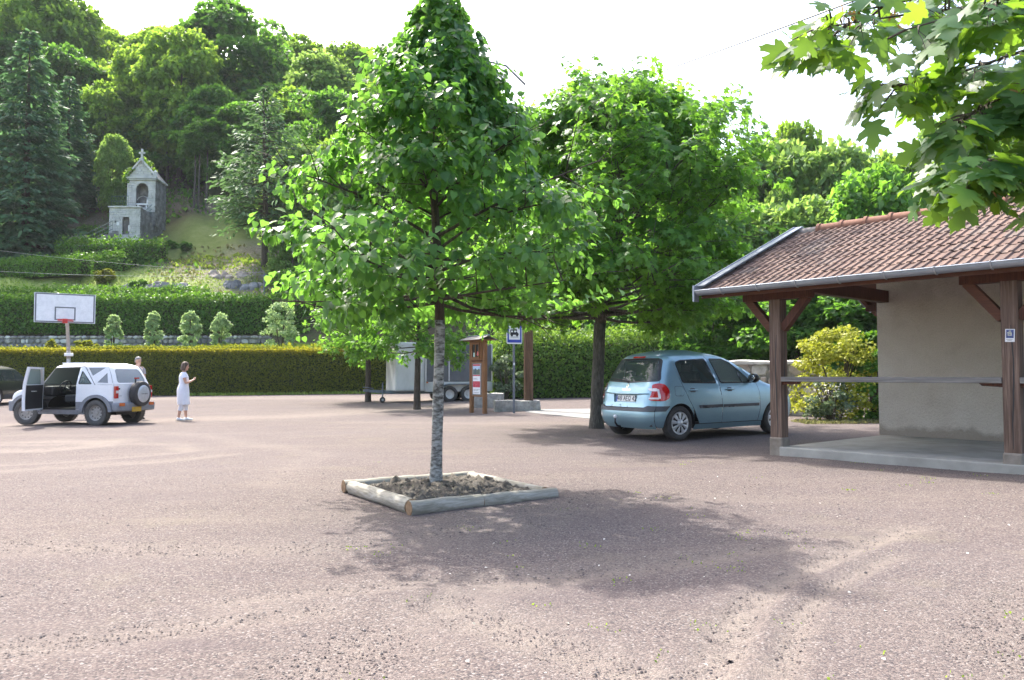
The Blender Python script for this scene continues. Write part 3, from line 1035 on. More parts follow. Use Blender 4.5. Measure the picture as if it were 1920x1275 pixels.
lawn = np.maximum.reduce([blob(-34, 58, 14, 4.6, 4), np.where((HY > 43) & (HY < 50), 1.0, 0) * np.ones(HX.shape), 0.62 * blob(-24.5, 69.5, 8, 5.5), 0.9 * blob(-24, 60.4, 5, 1.4), 0.6 * blob(-46, 62, 14, 5)])  # grass right of the shrine mixed darker: tree shade put into the colour
lawn = np.where(HX > 10, np.maximum(lawn, 0.6 * (HY < 60)), lawn)
lawn = np.where(HY < 43, 1, lawn)
bare = np.maximum.reduce([1.0 * blob(-20.5, 62.0, 8.2, 3.6), 0.95 * blob(-18.5, 67.0, 6.4, 3.8), 0.7 * blob(-18.5, 57.4, 4.6, 1.8), 0.6 * blob(-25, 77, 8, 3), 0.5 * blob(-40, 74, 6, 3)])
attr(me, 'lawn', np.clip(lawn, 0, 1))
attr(me, 'bare', np.clip(bare, 0, 1))
tag(link('hillside', me, MT['hill']), kind='structure')

# grass, ferns and brambles that cover the slope
def scatter(n, fx, fy, seed):
    r_ = np.random.default_rng(seed)
    x, y = r_.uniform(fx[0], fx[1], n), r_.uniform(fy[0], fy[1], n)
    return x, y, r_


x, y, r = scatter(26000, (-52, -6), (54.8, 66), 11)
lw = (((np.abs(x + 34) / 14) ** 4 + (np.abs(y - 58) / 4.6) ** 4) < 1.2)
keep = (lw & (r.uniform(size=len(x)) < 0.75)) | (r.uniform(size=len(x)) < 0.25)
x, y, lw = x[keep], y[keep], lw[keep]
m_ = len(x)
al = rand_dir(m_, r) * 0.6 + np.array((0, 0, 1.0))
tag(link('lawn_grass', leaf_mesh('lawn_grass', np.stack([x, y, gz(x, y) - 0.02], 1), al, rand_dir(m_, r), np.where(lw, 0.11, 0.26) * r.uniform(0.6, 1.4, m_), CARD), MT['grassblade']), 'sunlit grass on the terraced lawns of the hillside', 'grass', kind='stuff')
x, y, r = scatter(15000, (-60, 30), (61, 98), 12)
k = bumpy(x, y, y * 0, 0.55) + r.normal(size=len(x)) * 0.35 > -0.1
k &= ((x + 24.5) / 8.5) ** 2 + ((y - 69.5) / 6) ** 2 > 1.0
x, y = x[k], y[k]
m_ = len(x)
al = rand_dir(m_, r) * 0.8 + np.array((0, 0, 0.9))
tag(link('woodland_undergrowth', leaf_mesh('undergrowth', np.stack([x, y, gz(x, y) - 0.03], 1), al, rand_dir(m_, r), 0.42 * r.uniform(0.5, 1.4, m_), CARD), MT['oak_d']), 'dark undergrowth on the wooded slope', 'undergrowth', kind='stuff')
x, y, r = scatter(2000, (-29, -12), (56.2, 68), 13)
k = bumpy(x, y, y * 0, 1.1) + r.normal(size=len(x)) * 0.4 > 0.15
x, y = x[k], y[k]
m_ = len(x)
al = rand_dir(m_, r) * 0.9 + np.array((0, 0, 0.7))
tag(link('dry_undergrowth', leaf_mesh('dry_undergrowth', np.stack([x, y, gz(x, y) - 0.02], 1), al, rand_dir(m_, r), 0.26 * r.uniform(0.5, 1.5, m_), CARD), MT['dryplant']), 'dry stalks and low plants on the bare rocky bank', 'undergrowth', kind='stuff')
# the terrace strip behind the clipped hedge
x, y, r = scatter(9000, (-36, -4), (43.8, 50), 14)
m_ = len(x)
al = rand_dir(m_, r) * 0.5 + np.array((0, 0, 1.0))
tag(link('terrace_grass', leaf_mesh('terrace_grass', np.stack([x, y, gz(x, y) - 0.02], 1), al, rand_dir(m_, r), 0.16 * r.uniform(0.6, 1.5, m_), CARD), MT['grassblade']), 'bright grass on the terrace behind the clipped hedge', 'grass', kind='stuff')

# pale concrete path beyond the square
pp = [on_ground(*q) for q in ((984, 773.5), (1002, 768.5), (1200, 766.5), (1330, 778), (1300, 788), (1122, 787.5))]
mb = MB()
mb.add([(p.x, p.y, gzf(p.x, p.y) + 0.016) for p in pp] + [(p.x, p.y, gzf(p.x, p.y) - 0.1) for p in pp], [tuple(range(6)), (0, 6, 7, 1), (1, 7, 8, 2), (2, 8, 9, 3), (3, 9, 10, 4), (4, 10, 11, 5), (5, 11, 6, 0)])
tag(mb.build('path', MT['path']), kind='structure')
# ------------------------------------------------------------------ open timber shelter with tiled roof
SH = (3.84, 11.26)
shelter = empty('bus_shelter', (SH[0], SH[1], gzf(*SH) + 0.0), R(-49.3), 'open timber shelter with red clay tile roof and rendered wall', 'shelter')
shelter.name = 'timber_shelter'
XL, XR = -1.0, 6.0           # roof ends
EAVE_Y, EAVE_Z, RID_Y, RID_Z, BACK_Y = -0.45, 2.44, 2.34, 3.64, 5.13
SL = math.hypot(RID_Y - EAVE_Y, RID_Z - EAVE_Z)
PA = math.atan2(RID_Z - EAVE_Z, RID_Y - EAVE_Y)


def roof_z(y):
    return RID_Z - abs(y - RID_Y) * math.tan(PA)


# floor slab, wall, plinths
mb = MB().box((3.03, 1.59, 0.02), (5.94, 3.42, 0.22))
mb.build('slab', MT['concrete'], shelter, bevel=0.015)
mb = MB()
mb.add([(-0.02, 3.2, -0.1), (5.9, 3.2, -0.1), (5.9, 3.46, -0.1), (-0.02, 3.46, -0.1), (-0.02, 3.2, roof_z(3.2) - 0.1), (5.9, 3.2, roof_z(3.2) - 0.1), (5.9, 3.46, roof_z(3.46) - 0.1), (-0.02, 3.46, roof_z(3.46) - 0.1)],
       [(0, 3, 2, 1), (4, 5, 6, 7), (0, 1, 5, 4), (1, 2, 6, 5), (2, 3, 7, 6), (3, 0, 4, 7)])
mb.build('wall', MT['render_wall'], shelter, bevel=0.012)
for px_ in (0.0, 2.97, 5.78):
    MB().box((px_, 0, 0.08), (0.21, 0.21, 0.36)).build('plinth', MT['plinth'], shelter, bevel=0.025)
    po = MB().box((px_, 0, 1.24), (0.178, 0.178, 1.98)).build('post', MT['wood_post'], shelter, bevel=0.006)
    # a drying crack down the face
    mb = MB()
    zs = np.linspace(0.3, 1.72, 16)
    rr = random.Random(int(px_ * 10) + 4)
    xo = [0.018 + 0.012 * math.sin(z * 4 + px_) + rr.uniform(-.003, .003) for z in zs]
    wd = [0.003 + 0.0055 * math.sin(math.pi * (z - .3) / 1.42) for z in zs]
    for face in (0, 1):
        v = []
        for z, x_, w_ in zip(zs, xo, wd):
            if face == 0:
                v += [(px_ + x_ - w_, -0.0905, z), (px_ + x_ + w_, -0.0905, z)]
            else:
                v += [(px_ + 0.0905, x_ - w_, z), (px_ + 0.0905, x_ + w_, z)]
        mb.add(v, [(2 * i, 2 * i + 1, 2 * i + 3, 2 * i + 2) for i in range(len(zs) - 1)])
    mb.build('crack', MT['black'], po)
    MB().box((px_, 0, 2.295), (1.06, 0.15, 0.135)).build('corbel', MT['wood_dark'], shelter, bevel=0.006)
    for s in (-1, 1):
        MB().beam((px_ + s * 0.085, 0, 1.80), (px_ + s * 0.46, 0, 2.25), 0.11, 0.115, up=(0, 1, 0)).build('brace', MT['wood_beam' if s < 0 else 'wood_dark'], shelter, bevel=0.006)
    MB().box((px_ + 0.12, 1.66, 2.47), (0.15, 3.07, 0.20)).build('tie_beam', MT['wood_dark'], shelter, bevel=0.006)
MB().box((2.55, 0, 2.43), (6.9, 0.14, 0.13)).build('purlin', MT['wood_beam'], shelter, bevel=0.006)
MB().box((2.5, RID_Y, 3.46), (6.8, 0.12, 0.18)).build('ridge_beam', MT['wood_dark'], shelter)
MB().box((2.5, 4.75, roof_z(4.75) - 0.18), (6.8, 0.12, 0.12)).build('purlin', MT['wood_dark'], shelter)
# rafters and the boards on them
x_ = XL + 0.12
while x_ < XR:
    for sgn, y0, y1 in ((1, EAVE_Y + 0.02, RID_Y - 0.07), (-1, BACK_Y, RID_Y + 0.07)):
        MB().beam((x_, y0, roof_z(y0) - 0.105), (x_, y1, roof_z(y1) - 0.105), 0.07, 0.09).build('rafter', MT['wood_beam'], shelter)
    x_ += 0.62
for y0, y1 in ((EAVE_Y, RID_Y), (BACK_Y, RID_Y)):
    ny = 22
    for i in range(ny):
        a, b = y0 + (y1 - y0) * i / ny, y0 + (y1 - y0) * (i + 0.965) / ny
        MB().beam((2.5, a, roof_z(a) - 0.048), (2.5, b, roof_z(b) - 0.048), 6.96, 0.018).build('board', MT['wood_beam'], shelter)
MB().beam((XL + 0.02, EAVE_Y - 0.005, 2.345), (XR, EAVE_Y - 0.005, 2.345), 0.024, 0.115).build('fascia', MT['wood_beam'], shelter)

# tiles: one mesh, every tile an object
TW, TL, NR_, NC = 0.25, SL / 9, 9, 28


def tile_mesh():
    u = [0.0, 0.012, 0.045, 0.062, 0.118, 0.132, 0.166, 0.182, 0.246]
    h = [0.004, 0.024, 0.024, 0.004, 0.004, 0.024, 0.024, 0.004, 0.004]
    v, f = [], []
    for (yy, dz) in ((0.0, 0.015), (TL * 0.985 + 0.05, 0.0)):
        v += [(a, yy, b + dz) for a, b in zip(u, h)]
    v += [(a, 0.0, b + 0.004) for a, b in zip(u, h)]
    n = 9
    for i in range(8):
        f.append((i, i + 1, n + i + 1, n + i))
        f.append((2 * n + i, 2 * n + i + 1, i + 1, i))
    f.append((2 * n, 0, n))
    f.append((n - 1, 3 * n - 1, 2 * n - 1))
    me = bpy.data.meshes.new('roof_tile')
    me.from_pydata(v, [], f)
    me.materials.append(MT['tile'])
    return me


tm = tile_mesh()
rr = random.Random(5)
for j in range(NR_):
    for i in range(NC):
        s = j * TL - 0.02
        y = EAVE_Y + s * math.cos(PA)
        z = EAVE_Z + s * math.sin(PA) - 0.036
        share('tile', tm, shelter, (XL + i * TW + rr.uniform(-.004, .004), y, z + rr.uniform(0, .003)), (PA + rr.uniform(-.006, .012), rr.uniform(-.008, .008), rr.uniform(-.010, .010)))
# the slope turned away is one mass of the same tiles
tv, tf = [v.co.copy() for v in tm.vertices], [tuple(p.vertices) for p in tm.polygons]
mb = MB()
for j in range(NR_):
    for i in range(NC):
        s = j * TL - 0.02
        M = Matrix.Translation((XL + (i + 1) * TW, BACK_Y - s * math.cos(PA), EAVE_Z + s * math.sin(PA) - 0.036)) @ Matrix.Rotation(math.pi, 4, 'Z') @ Matrix.Rotation(PA, 4, 'X')
        mb.add([M @ v for v in tv], tf)
mb.build('rear_roof_tiles', MT['tile'], shelter, fix=False)['kind'] = 'stuff'
# ridge
half = [(math.cos(t), math.sin(t)) for t in np.linspace(math.pi * 1.06, -math.pi * 0.06, 11)]


def ridge_mesh():
    mb = MB()
    L = 0.44
    prof = [(0.0, 0.128), (0.05, 0.128), (0.052, 0.108), (L, 0.098)]
    n = len(half)
    v = []
    for xx_, rad in prof:
        v += [(xx_, rad * c, rad * s_ * 0.95) for c, s_ in half]
    v += [(0.0, 0.10 * c, 0.10 * s_) for c, s_ in half]
    f = []
    for i in range(3):
        for k in range(n - 1):
            f.append((i * n + k, i * n + k + 1, (i + 1) * n + k + 1, (i + 1) * n + k))
    for k in range(n - 1):
        f.append((k, 4 * n + k, 4 * n + k + 1, k + 1))
    me = bpy.data.meshes.new('ridge_tile')
    me.from_pydata(v, [], f)
    me.materials.append(MT['ridge'])
    me.polygons.foreach_set('use_smooth', np.ones(len(me.polygons), bool))
    me.set_sharp_from_angle(angle=R(35))
    return me


rm = ridge_mesh()
x_ = XL + 0.42
while x_ < XR - 0.2:
    share('ridge_tile', rm, shelter, (x_, RID_Y, RID_Z - 0.035), (0, rr.uniform(-.01, .01), rr.uniform(-.012, .012)))
    x_ += 0.40
share('ridge_tile', rm, shelter, (XL + 0.02, RID_Y, RID_Z - 0.045), (0, 0, 0), (0.98, 0.9, 0.9), MT['ridge_grey'])['label'] = 'grey mortared end ridge tile'
# zinc verge at the gable end
for y0 in (EAVE_Y - 0.10, BACK_Y + 0.05):
    mb = MB().beam((XL - 0.02, y0, roof_z(y0) + 0.015), (XL - 0.02, RID_Y, RID_Z + 0.015), 0.025, 0.15)
    mb.beam((XL + 0.045, y0, roof_z(y0) + 0.075), (XL + 0.045, RID_Y, RID_Z + 0.075), 0.15, 0.012)
    mb.build('verge_flashing', MT['zinc'], shelter)
MB().box((XL - 0.012, EAVE_Y - 0.115, 2.36), (0.03, 0.12, 0.24)).build('verge_end', MT['zinc'], shelter)
# gutter with brackets
gm = MB()
prof = [(math.cos(t) * 0.068, math.sin(t) * 0.068) for t in np.linspace(math.pi, 2 * math.pi, 9)]
prof = [(prof[0][0] - 0.0, prof[0][1] + 0.012)] + prof + [(0.076, 0.012), (0.080, 0.004)]
inner = [(a * 0.93, b * 0.93 + 0.003) for a, b in prof[::-1]]
poly = prof + inner
v = [(XL + 0.01, EAVE_Y - 0.10 - a, 2.395 + b) for a, b in poly] + [(XR, EAVE_Y - 0.10 - a, 2.395 + b) for a, b in poly]
n = len(poly)
gm.add(v, [(i, (i + 1) % n, n + (i + 1) % n, n + i) for i in range(n)])
gut = gm.build('gutter', MT['zinc'], shelter)
MB().prism([(-0.0685 + EAVE_Y - 0.10, 2.407), (EAVE_Y - 0.10 + 0.066, 2.407)] + [(EAVE_Y - 0.10 + 0.066 * math.cos(t), 2.395 + 0.066 * math.sin(t)) for t in np.linspace(0, -math.pi, 8)], XL + 0.012, XL + 0.018, 'x').build('gutter_end', MT['zinc'], gut)
x_ = XL + 0.45
while x_ < XR:
    mb = MB()
    pts = [(x_, EAVE_Y - 0.10 - 0.073 * math.cos(t), 2.395 + 0.073 * math.sin(t)) for t in np.linspace(math.pi, 2 * math.pi, 8)]
    mb.tube([(x_, EAVE_Y, 2.44)] + pts + [(x_, EAVE_Y - 0.18, 2.412)], 0.008, 5)
    mb.build('gutter_bracket', MT['galv'], gut)
    x_ += 0.585
# leaning rails between the posts
for a, b in ((0.0, 2.97), (2.97, 5.78)):
    MB().box(((a + b) / 2, -0.02, 1.085), (b - a - 0.182, 0.17, 0.07)).build('rail', MT['wood_grey'], shelter, bevel=0.006)
    for e, s in ((a + 0.089, 1), (b - 0.089, -1)):
        MB().prism([(e, 1.053), (e + s * 0.26, 1.053), (e + s * 0.22, 1.018), (e, 1.005)], -0.06, 0.03, 'y').build('rail_bracket', MT['wood_dark'], shelter)

# notice pinned to the second post
nt_ = empty('notice', (0, 0, 0), 0, 'small white notice with blue print pinned to the shelter post', 'notice')
M = Matrix.Translation(shelter.location) @ Matrix.Rotation(R(-49.3), 4, 'Z')
nt_.location = M @ Vector((2.975, -0.0915, 1.60))
nt_.rotation_euler = (0, R(2.5), R(-49.3))
nt_.scale = (0.78, 1, 0.80)
MB().box((0, -0.002, 0), (0.125, 0.003, 0.185)).build('sheet', MT['white_paint'], nt_)
MB().box((0, -0.0045, 0.022), (0.098, 0.002, 0.120)).build('picture', plain('blue print', (0.06, 0.085, 0.24), 0.6, var=0.5, scale=40), nt_)
mb = MB()
for i, (x0, z0, w_, h_) in enumerate(((-0.01, 0.04, 0.05, 0.012), (-0.022, 0.022, 0.012, 0.05), (0.018, 0.022, 0.012, 0.04), (0.0, 0.0, 0.05, 0.010), (0.0, 0.062, 0.03, 0.014), (0.0, 0.022, 0.02, 0.016))):
    mb.box((x0, -0.0062, z0), (w_, 0.0015, h_))
mb.build('print', plain('pale print', (0.52, 0.52, 0.42), 0.6), nt_)
mb = MB()
for i in range(2):
    mb.box((-0.005, -0.0045, -0.058 - i * 0.014), (0.08 - 0.02 * i, 0.002, 0.004))
mb.build('text_lines', MT['black'], nt_)

# ------------------------------------------------------------------ rubble wall behind the blue car
wa, wb = Vector((4.2, 24.0, 0)), Vector((8.15, 20.6, 0))
wl = (wb - wa).length
rw = math.atan2(wb.y - wa.y, wb.x - wa.x)
mid = (wa + wb) / 2
stw = empty('stone_wall', (mid.x, mid.y, gzf(mid.x, mid.y)), rw, 'pale rubble stone wall behind the blue car', 'wall')
MB().box((0, 0.02, 0.70), (wl, 0.42, 1.5)).build('mortar_core', MT['mortar'], stw, bevel=0.03)


def rubble(parent, L, z0, z1, y, mean, seed, mat, proud=0.05, name='stone'):
    """irregular stones laid in the face of a wall: random cells, each its own bevelled piece"""
    rr = random.Random(seed)
    z = z0
    while z < z1 - 0.02:
        hrow = mean * rr.uniform(0.75, 1.3)
        hrow = min(hrow, z1 - z) if z1 - z - hrow > mean * 0.4 else z1 - z
        x = -L / 2
        while x < L / 2 - 0.03:
            w = mean * rr.uniform(0.7, 2.0)
            if L / 2 - (x + w) < mean * 0.5:
                w = L / 2 - x
            g = mean * 0.05
            n = rr.choice((6, 7, 8))
            poly = []
            for k in range(n):
                t = 2 * math.pi * (k + rr.uniform(-.25, .25)) / n
                cx_, cz_ = math.cos(t), math.sin(t)
                m_ = max(abs(cx_), abs(cz_))
                m_ = m_ ** 0.65
                poly.append((x + w / 2 + (w / 2 - g) * cx_ / m_ * rr.uniform(0.9, 1.05), z + hrow / 2 + (hrow / 2 - g) * cz_ / m_ * rr.uniform(0.9, 1.05)))
            p0 = y - proud * rr.uniform(0.4, 1.2)
            v = [(a, y + 0.06, b) for a, b in poly]
            cx_, cz_ = x + w / 2, z + hrow / 2
            v += [(cx_ + (a - cx_) * 0.98, y - 0.0 + (p0 - y) * 0.5, cz_ + (b - cz_) * 0.98) for a, b in poly]
            v += [(cx_ + (a - cx_) * 0.78, p0 + rr.uniform(-.012, .012), cz_ + (b - cz_) * 0.78) for a, b in poly]
            f = []
            for i in range(n):
                j = (i + 1) % n
                f += [(i, j, n + j, n + i), (n + i, n + j, 2 * n + j, 2 * n + i)]
            f.append(tuple(2 * n + i for i in range(n)))
            MB().add(v, f).build(name, mat if not isinstance(mat, (list, tuple)) else rr.choice(mat), parent)
            x += w
        z += hrow


MT['stone_b'] = mottled('pale rubble', [(0.3, (0.30, 0.285, 0.265)), (0.55, (0.44, 0.42, 0.395)), (0.8, (0.58, 0.56, 0.53))], 5, 0.92, None, 0.8, 16, 0.02, fleck=(6, (0.13, 0.12, 0.09), 0.2))
MT['stone_c'] = mottled('pinkish rubble', [(0.3, (0.25, 0.205, 0.18)), (0.6, (0.39, 0.335, 0.30)), (0.8, (0.52, 0.47, 0.43))], 5, 0.92, None, 0.8, 16, 0.02)
rubble(stw, wl, 0.02, 1.42, -0.19, 0.27, 8, [MT['stone'], MT['stone_b'], MT['stone_c'], MT['stone_b']], 0.06)
mb = MB()
nx = 26
top = []
rr = random.Random(2)
rings = []
for i in range(nx + 1):
    x_ = -wl / 2 + wl * i / nx
    dz = rr.uniform(-.02, .03)
    rings.append([(x_, -0.26, 1.40), (x_, -0.25, 1.47 + dz), (x_, -0.1, 1.51 + dz), (x_, 0.1, 1.51 + dz), (x_, 0.26, 1.46 + dz), (x_, 0.26, 1.40)])
mb.loft(rings)
mb.build('coping', MT['stone_b'], stw)

# low stones at the foot of the wall
for k, (px_, py_, w_) in enumerate(((1487, 777, 0.5),)):
    p = on_ground(px_, py_)
    b = MB().box((0, 0, 0.05), (w_, 0.34, 0.16)).build('kerb_stone', MT['stone_b'], None, bevel=0.04)
    b.location = (p.x, p.y, gzf(p.x, p.y))
    b.rotation_euler = (0, 0, R(-35))
    tag(b, 'flat pale stone lying at the foot of the rubble wall', 'stone')

# ------------------------------------------------------------------ square of logs round the young tree
PIT = [(-0.84, 6.86), (0.36, 7.62), (-0.50, 8.95), (-1.70, 8.19)]   # near, right, far, left
pit = empty('log_border', (-0.67, 7.9, gzf(-0.67, 7.9)), 0, 'square border of weathered round logs around the young tree', 'log border')
LOGR = 0.065


def log(a, b, seed, r0=LOGR):
    a, b = Vector((a[0], a[1], 0)), Vector((b[0], b[1], 0))
    d = b - a
    L = d.length
    rr_ = np.random.default_rng(seed)
    ns, nc = 14, 18
    v, f = [], []
    for i in range(ns + 1):
        for j in range(nc):
            t = 2 * math.pi * j / nc
            rad = r0 * (1 + 0.035 * math.sin(3 * t + i * 0.5 + seed) + 0.03 * math.sin(i * 0.9 + seed * 2) + rr_.normal() * 0.008)
            v.append((L * i / ns - L / 2, rad * math.cos(t), rad * math.sin(t)))
    for i in range(ns):
        for j in range(nc):
            j2 = (j + 1) % nc
            f.append((i * nc + j, i * nc + j2, (i + 1) * nc + j2, (i + 1) * nc + j))
    mb = MB().add(v, f)
    o = mb.build('log', MT['log'], pit, smooth=True, fix=True)
    m_ = (a + b) / 2
    o.location = (m_.x - pit.location.x, m_.y - pit.location.y, 0.046)
    o.rotation_euler = (rr_.uniform(0, 6), 0, math.atan2(d.y, d.x))
    for s in (-1, 1):
        e = MB()
        e.lathe([(0.001, s * (L / 2 + 0.004)), (r0 * 0.9, s * (L / 2 + 0.003)), (r0 * 1.0, s * (L / 2 - 0.002))], 18, 'x')
        e.build('log_end', MT['log_end'], o, fix=True)
    return o


def lerp2(a, b, t):
    return (a[0] + (b[0] - a[0]) * t, a[1] + (b[1] - a[1]) * t)


N_, R_, F_, L_ = PIT
log(lerp2(N_, R_, -0.045), lerp2(N_, R_, 0.46), 1, 0.068)
log(lerp2(N_, R_, 0.465), lerp2(N_, R_, 1.05), 2, 0.064)
log(lerp2(N_, L_, 0.05), lerp2(N_, L_, 0.93), 3, 0.070)
log(lerp2(L_, F_, -0.04), lerp2(L_, F_, 0.52), 4)
log(lerp2(L_, F_, 0.525), lerp2(L_, F_, 1.05), 5, 0.060)
log(lerp2(R_, F_, 0.05), lerp2(R_, F_, 0.96), 6, 0.063)
# soil inside
n = 60
u, w = np.meshgrid(np.linspace(0.02, 0.98, n), np.linspace(0.02, 0.98, n))
P0, P1, P3 = np.array(N_), np.array(R_), np.array(L_)
SX = P0[0] + (P1 - P0)[0] * u + (P3 - P0)[0] * w
SY = P0[1] + (P1 - P0)[1] * u + (P3 - P0)[1] * w
r = np.random.default_rng(9)
SZ = gz(SX, SY, False) + 0.055 + 0.055 * np.sin(math.pi * u) * np.sin(math.pi * w) + r.normal(size=u.shape) * 0.010 + 0.012 * np.sin(SX * 23 + np.sin(SY * 17)) * np.sin(SY * 19)
tag(link('soil_mound', grid_mesh('soil', SX, SY, SZ), MT['soil']), kind='structure')
m_ = 1500
uu, ww = r.uniform(0.05, 0.95, m_), r.uniform(0.05, 0.95, m_)
cx_ = P0[0] + (P1 - P0)[0] * uu + (P3 - P0)[0] * ww
cy_ = P0[1] + (P1 - P0)[1] * uu + (P3 - P0)[1] * ww
CLOD = (np.array([(0.5, 0, 0), (0.1, 0.5, 0.05), (-0.5, 0.2, 0), (-0.3, -0.45, 0), (0.25, -0.4, 0.03), (0.05, 0.05, 0.55), (0.3, 0.1, 0.4)]), [(0, 1, 6), (1, 5, 6), (1, 2, 5), (2, 3, 5), (3, 4, 5), (4, 0, 6), (4, 6, 5)])
dd = rand_dir(m_, r)
dd[:, 2] *= 0.2
tag(link('soil_clods', leaf_mesh('clods', np.stack([cx_, cy_, gz(cx_, cy_, False) + 0.05 + 0.055 * np.sin(math.pi * uu) * np.sin(math.pi * ww)], 1), dd, np.tile((0, 0, 1.0), (m_, 1)) + r.normal(size=(m_, 3)) * 0.3, np.exp(r.normal(size=m_) * 0.5) * 0.028, CLOD), MT['soil']), 'crumbly grey clods of soil inside the log border', 'soil', kind='stuff')
# ------------------------------------------------------------------ woodland on the hill
BROAD = []
for i, (lob, per, rf_, lw_) in enumerate(((110, 110, 0.75, 0.42), (66, 170, 0.95, 0.36), (150, 84, 0.6, 0.46), (90, 130, 0.85, 0.40), (124, 96, 0.7, 0.30))):
    p, al, nr, sz = lobed_crown(100 + i, 8.0, 8.6, lob, per, 0.42, CARD, base=1.2, sd=0.42, rf=rf_, low=lw_)
    BROAD.append(leaf_mesh('broadleaf_crown', p, al, nr, sz, CARD))
    BROAD[-1].materials.append(MT['oak_g'])
TRUNKS = []
for i in range(3):
    rr = random.Random(i)
    mb = MB()
    sw = rr.uniform(-.4, .4)
    mb.tube([(0, 0, -0.6), (0.05, 0, 1.2), (sw, 0.1, 4.0), (sw * 1.3, 0.2, 7.2)], [0.24, 0.19, 0.14, 0.05], 7)
    for k in range(6):
        a = rr.uniform(0, 6.28)
        z0 = rr.uniform(1.6, 5)
        L = rr.uniform(1.4, 2.8)
        mb.tube([(sw * z0 / 6, 0.05, z0), (L * 0.5 * math.cos(a), L * 0.5 * math.sin(a), z0 + L * 0.5), (L * math.cos(a), L * math.sin(a), z0 + L * 0.85)], [0.09, 0.06, 0.02], 5)
    TRUNKS.append(mb.mesh('broadleaf_trunk'))
    TRUNKS[-1].materials.append(MT['bark_mid'])
n_tree = 0


def broad_tree(name, px_, d, top, width, mat, label, group=None, cat='tree', base_z=None):
    """a broadleaf tree whose top shows at row `top` of the photograph when it stands d metres off"""
    global n_tree
    x = (px_ - 960) / 1464.4 * d
    z0 = gzf(x, d)
    h = at(px_, top, d).z - z0
    root = empty(name, (x, d, z0), (n_tree * 2.4) % 6.28, label, cat, group)
    w_ = width / 8.0
    k = h / 9.9
    share('crown', BROAD[n_tree % len(BROAD)], root, (0, 0, 0), (0, 0, 0), (w_, w_, k), MT[mat])
    share('trunk', TRUNKS[n_tree % 3], root, (0, 0, 0), (0, 0, 0), (min(1.4, k), min(1.4, k), k))
    n_tree += 1
    return root


TONE = {'oak_y': 'yellow green', 'oak_g': 'mid green', 'oak_d': 'dark green', 'willow': 'pale green'}
MARK = [(-60, 'beyond the left edge of the view'), (60, 'behind the big fir'), (150, 'just right of the big fir'), (215, 'left of the sunny yellow green trees'), (290, 'over the shrine cross'), (350, 'behind the sunny yellow green trees'), (470, 'by the dark round-topped tree'), (545, 'above the airy conifer'),
        (610, 'right of the airy conifer'), (680, 'left of the top of the young lime'), (790, 'behind the top of the young lime'), (2000, 'hidden deep behind the young lime')]


def wood_label(row, px_, m_):
    return TONE[m_] + ' broadleaf tree ' + row + ' ' + next(t for lim_, t in MARK if px_ < lim_)


WG = 'broadleaf trees of the hillside wood'
WL = 'one of the many broadleaf trees crowding the wooded hill'
rr = random.Random(21)
SKY_X = [-160, 0, 60, 130, 170, 250, 300, 350, 430, 500, 540, 560, 640, 680, 760, 860]
SKY_Y = [-20, 0, -6, 12, 48, 72, 60, 44, 34, 62, 108, 86, 84, 100, 96, 110]


def sky_row(px_):
    return float(np.interp(px_, SKY_X, SKY_Y))


# named trees that one can tell apart
broad_tree('broadleaf_tree', 55, 98, -10, 11.5, 'oak_y', 'tall light green tree at the top left of the wooded hill')
broad_tree('broadleaf_tree', 432, 96, 32, 13.5, 'oak_d', 'large dark round-topped tree standing out on the crest of the wooded hill')
broad_tree('broadleaf_tree', 330, 85, 72, 9.5, 'oak_y', 'yellow green tree catching the sun above the stone shrine')
broad_tree('broadleaf_tree', 250, 87, 108, 7.5, 'oak_y', 'smaller yellow green tree left of the sunny one above the shrine')
broad_tree('broadleaf_tree', 590, 88, 112, 10.0, 'willow', 'pale green feathery tree on the hill right of the dark round-topped tree')
broad_tree('broadleaf_tree', 207, 73, 262, 3.2, 'willow', 'small pale green tree just left of the stone shrine')
# back row on the crest
for px_ in (-130, -40, 120, 180, 245, 300, 520, 560, 640, 700, 770, 850):
    broad_tree('broadleaf_tree', px_ + rr.uniform(-12, 12), rr.uniform(101, 112), sky_row(px_) + rr.uniform(-4, 10), rr.uniform(9, 12), (m_ := rr.choice(('oak_g', 'oak_g', 'oak_y', 'willow') if px_ > 500 else ('oak_g', 'oak_y', 'oak_g'))), wood_label('on the hill crest', px_, m_), WG)
for px_ in (-90, 10, 110, 180, 270, 380, 470, 540, 640, 720, 800):
    broad_tree('broadleaf_tree', px_ + rr.uniform(-15, 15), rr.uniform(88, 96), sky_row(px_) + rr.uniform(55, 95), rr.uniform(8, 11), (m_ := rr.choice(('oak_g', 'oak_d', 'oak_g', 'oak_y'))), wood_label('halfway up the wood', px_, m_), WG)
for px_ in (130, 195, 300, 380, 450, 560, 640, 730, 810):
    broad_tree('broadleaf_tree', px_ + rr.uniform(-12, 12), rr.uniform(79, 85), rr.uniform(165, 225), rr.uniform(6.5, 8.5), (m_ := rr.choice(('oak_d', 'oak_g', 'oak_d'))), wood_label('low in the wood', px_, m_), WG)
for px_, d, top, w_ in ((560, 66, 285, 6.5), (620, 60, 300, 6.5), (690, 62, 240, 8), (600, 70, 190, 8), (760, 60, 230, 8), (850, 58, 250, 8)):
    broad_tree('broadleaf_tree', px_, d, top, w_, (m_ := rr.choice(('oak_g', 'willow', 'oak_d'))), TONE[m_] + ' tree at the foot of the wood ' + ('low ' if top > 260 else 'tall ') + ('beside the airy conifer' if px_ < 610 else 'left behind the lime crown' if px_ < 720 else 'deep behind the lime crown'), 'trees at the foot of the wood')
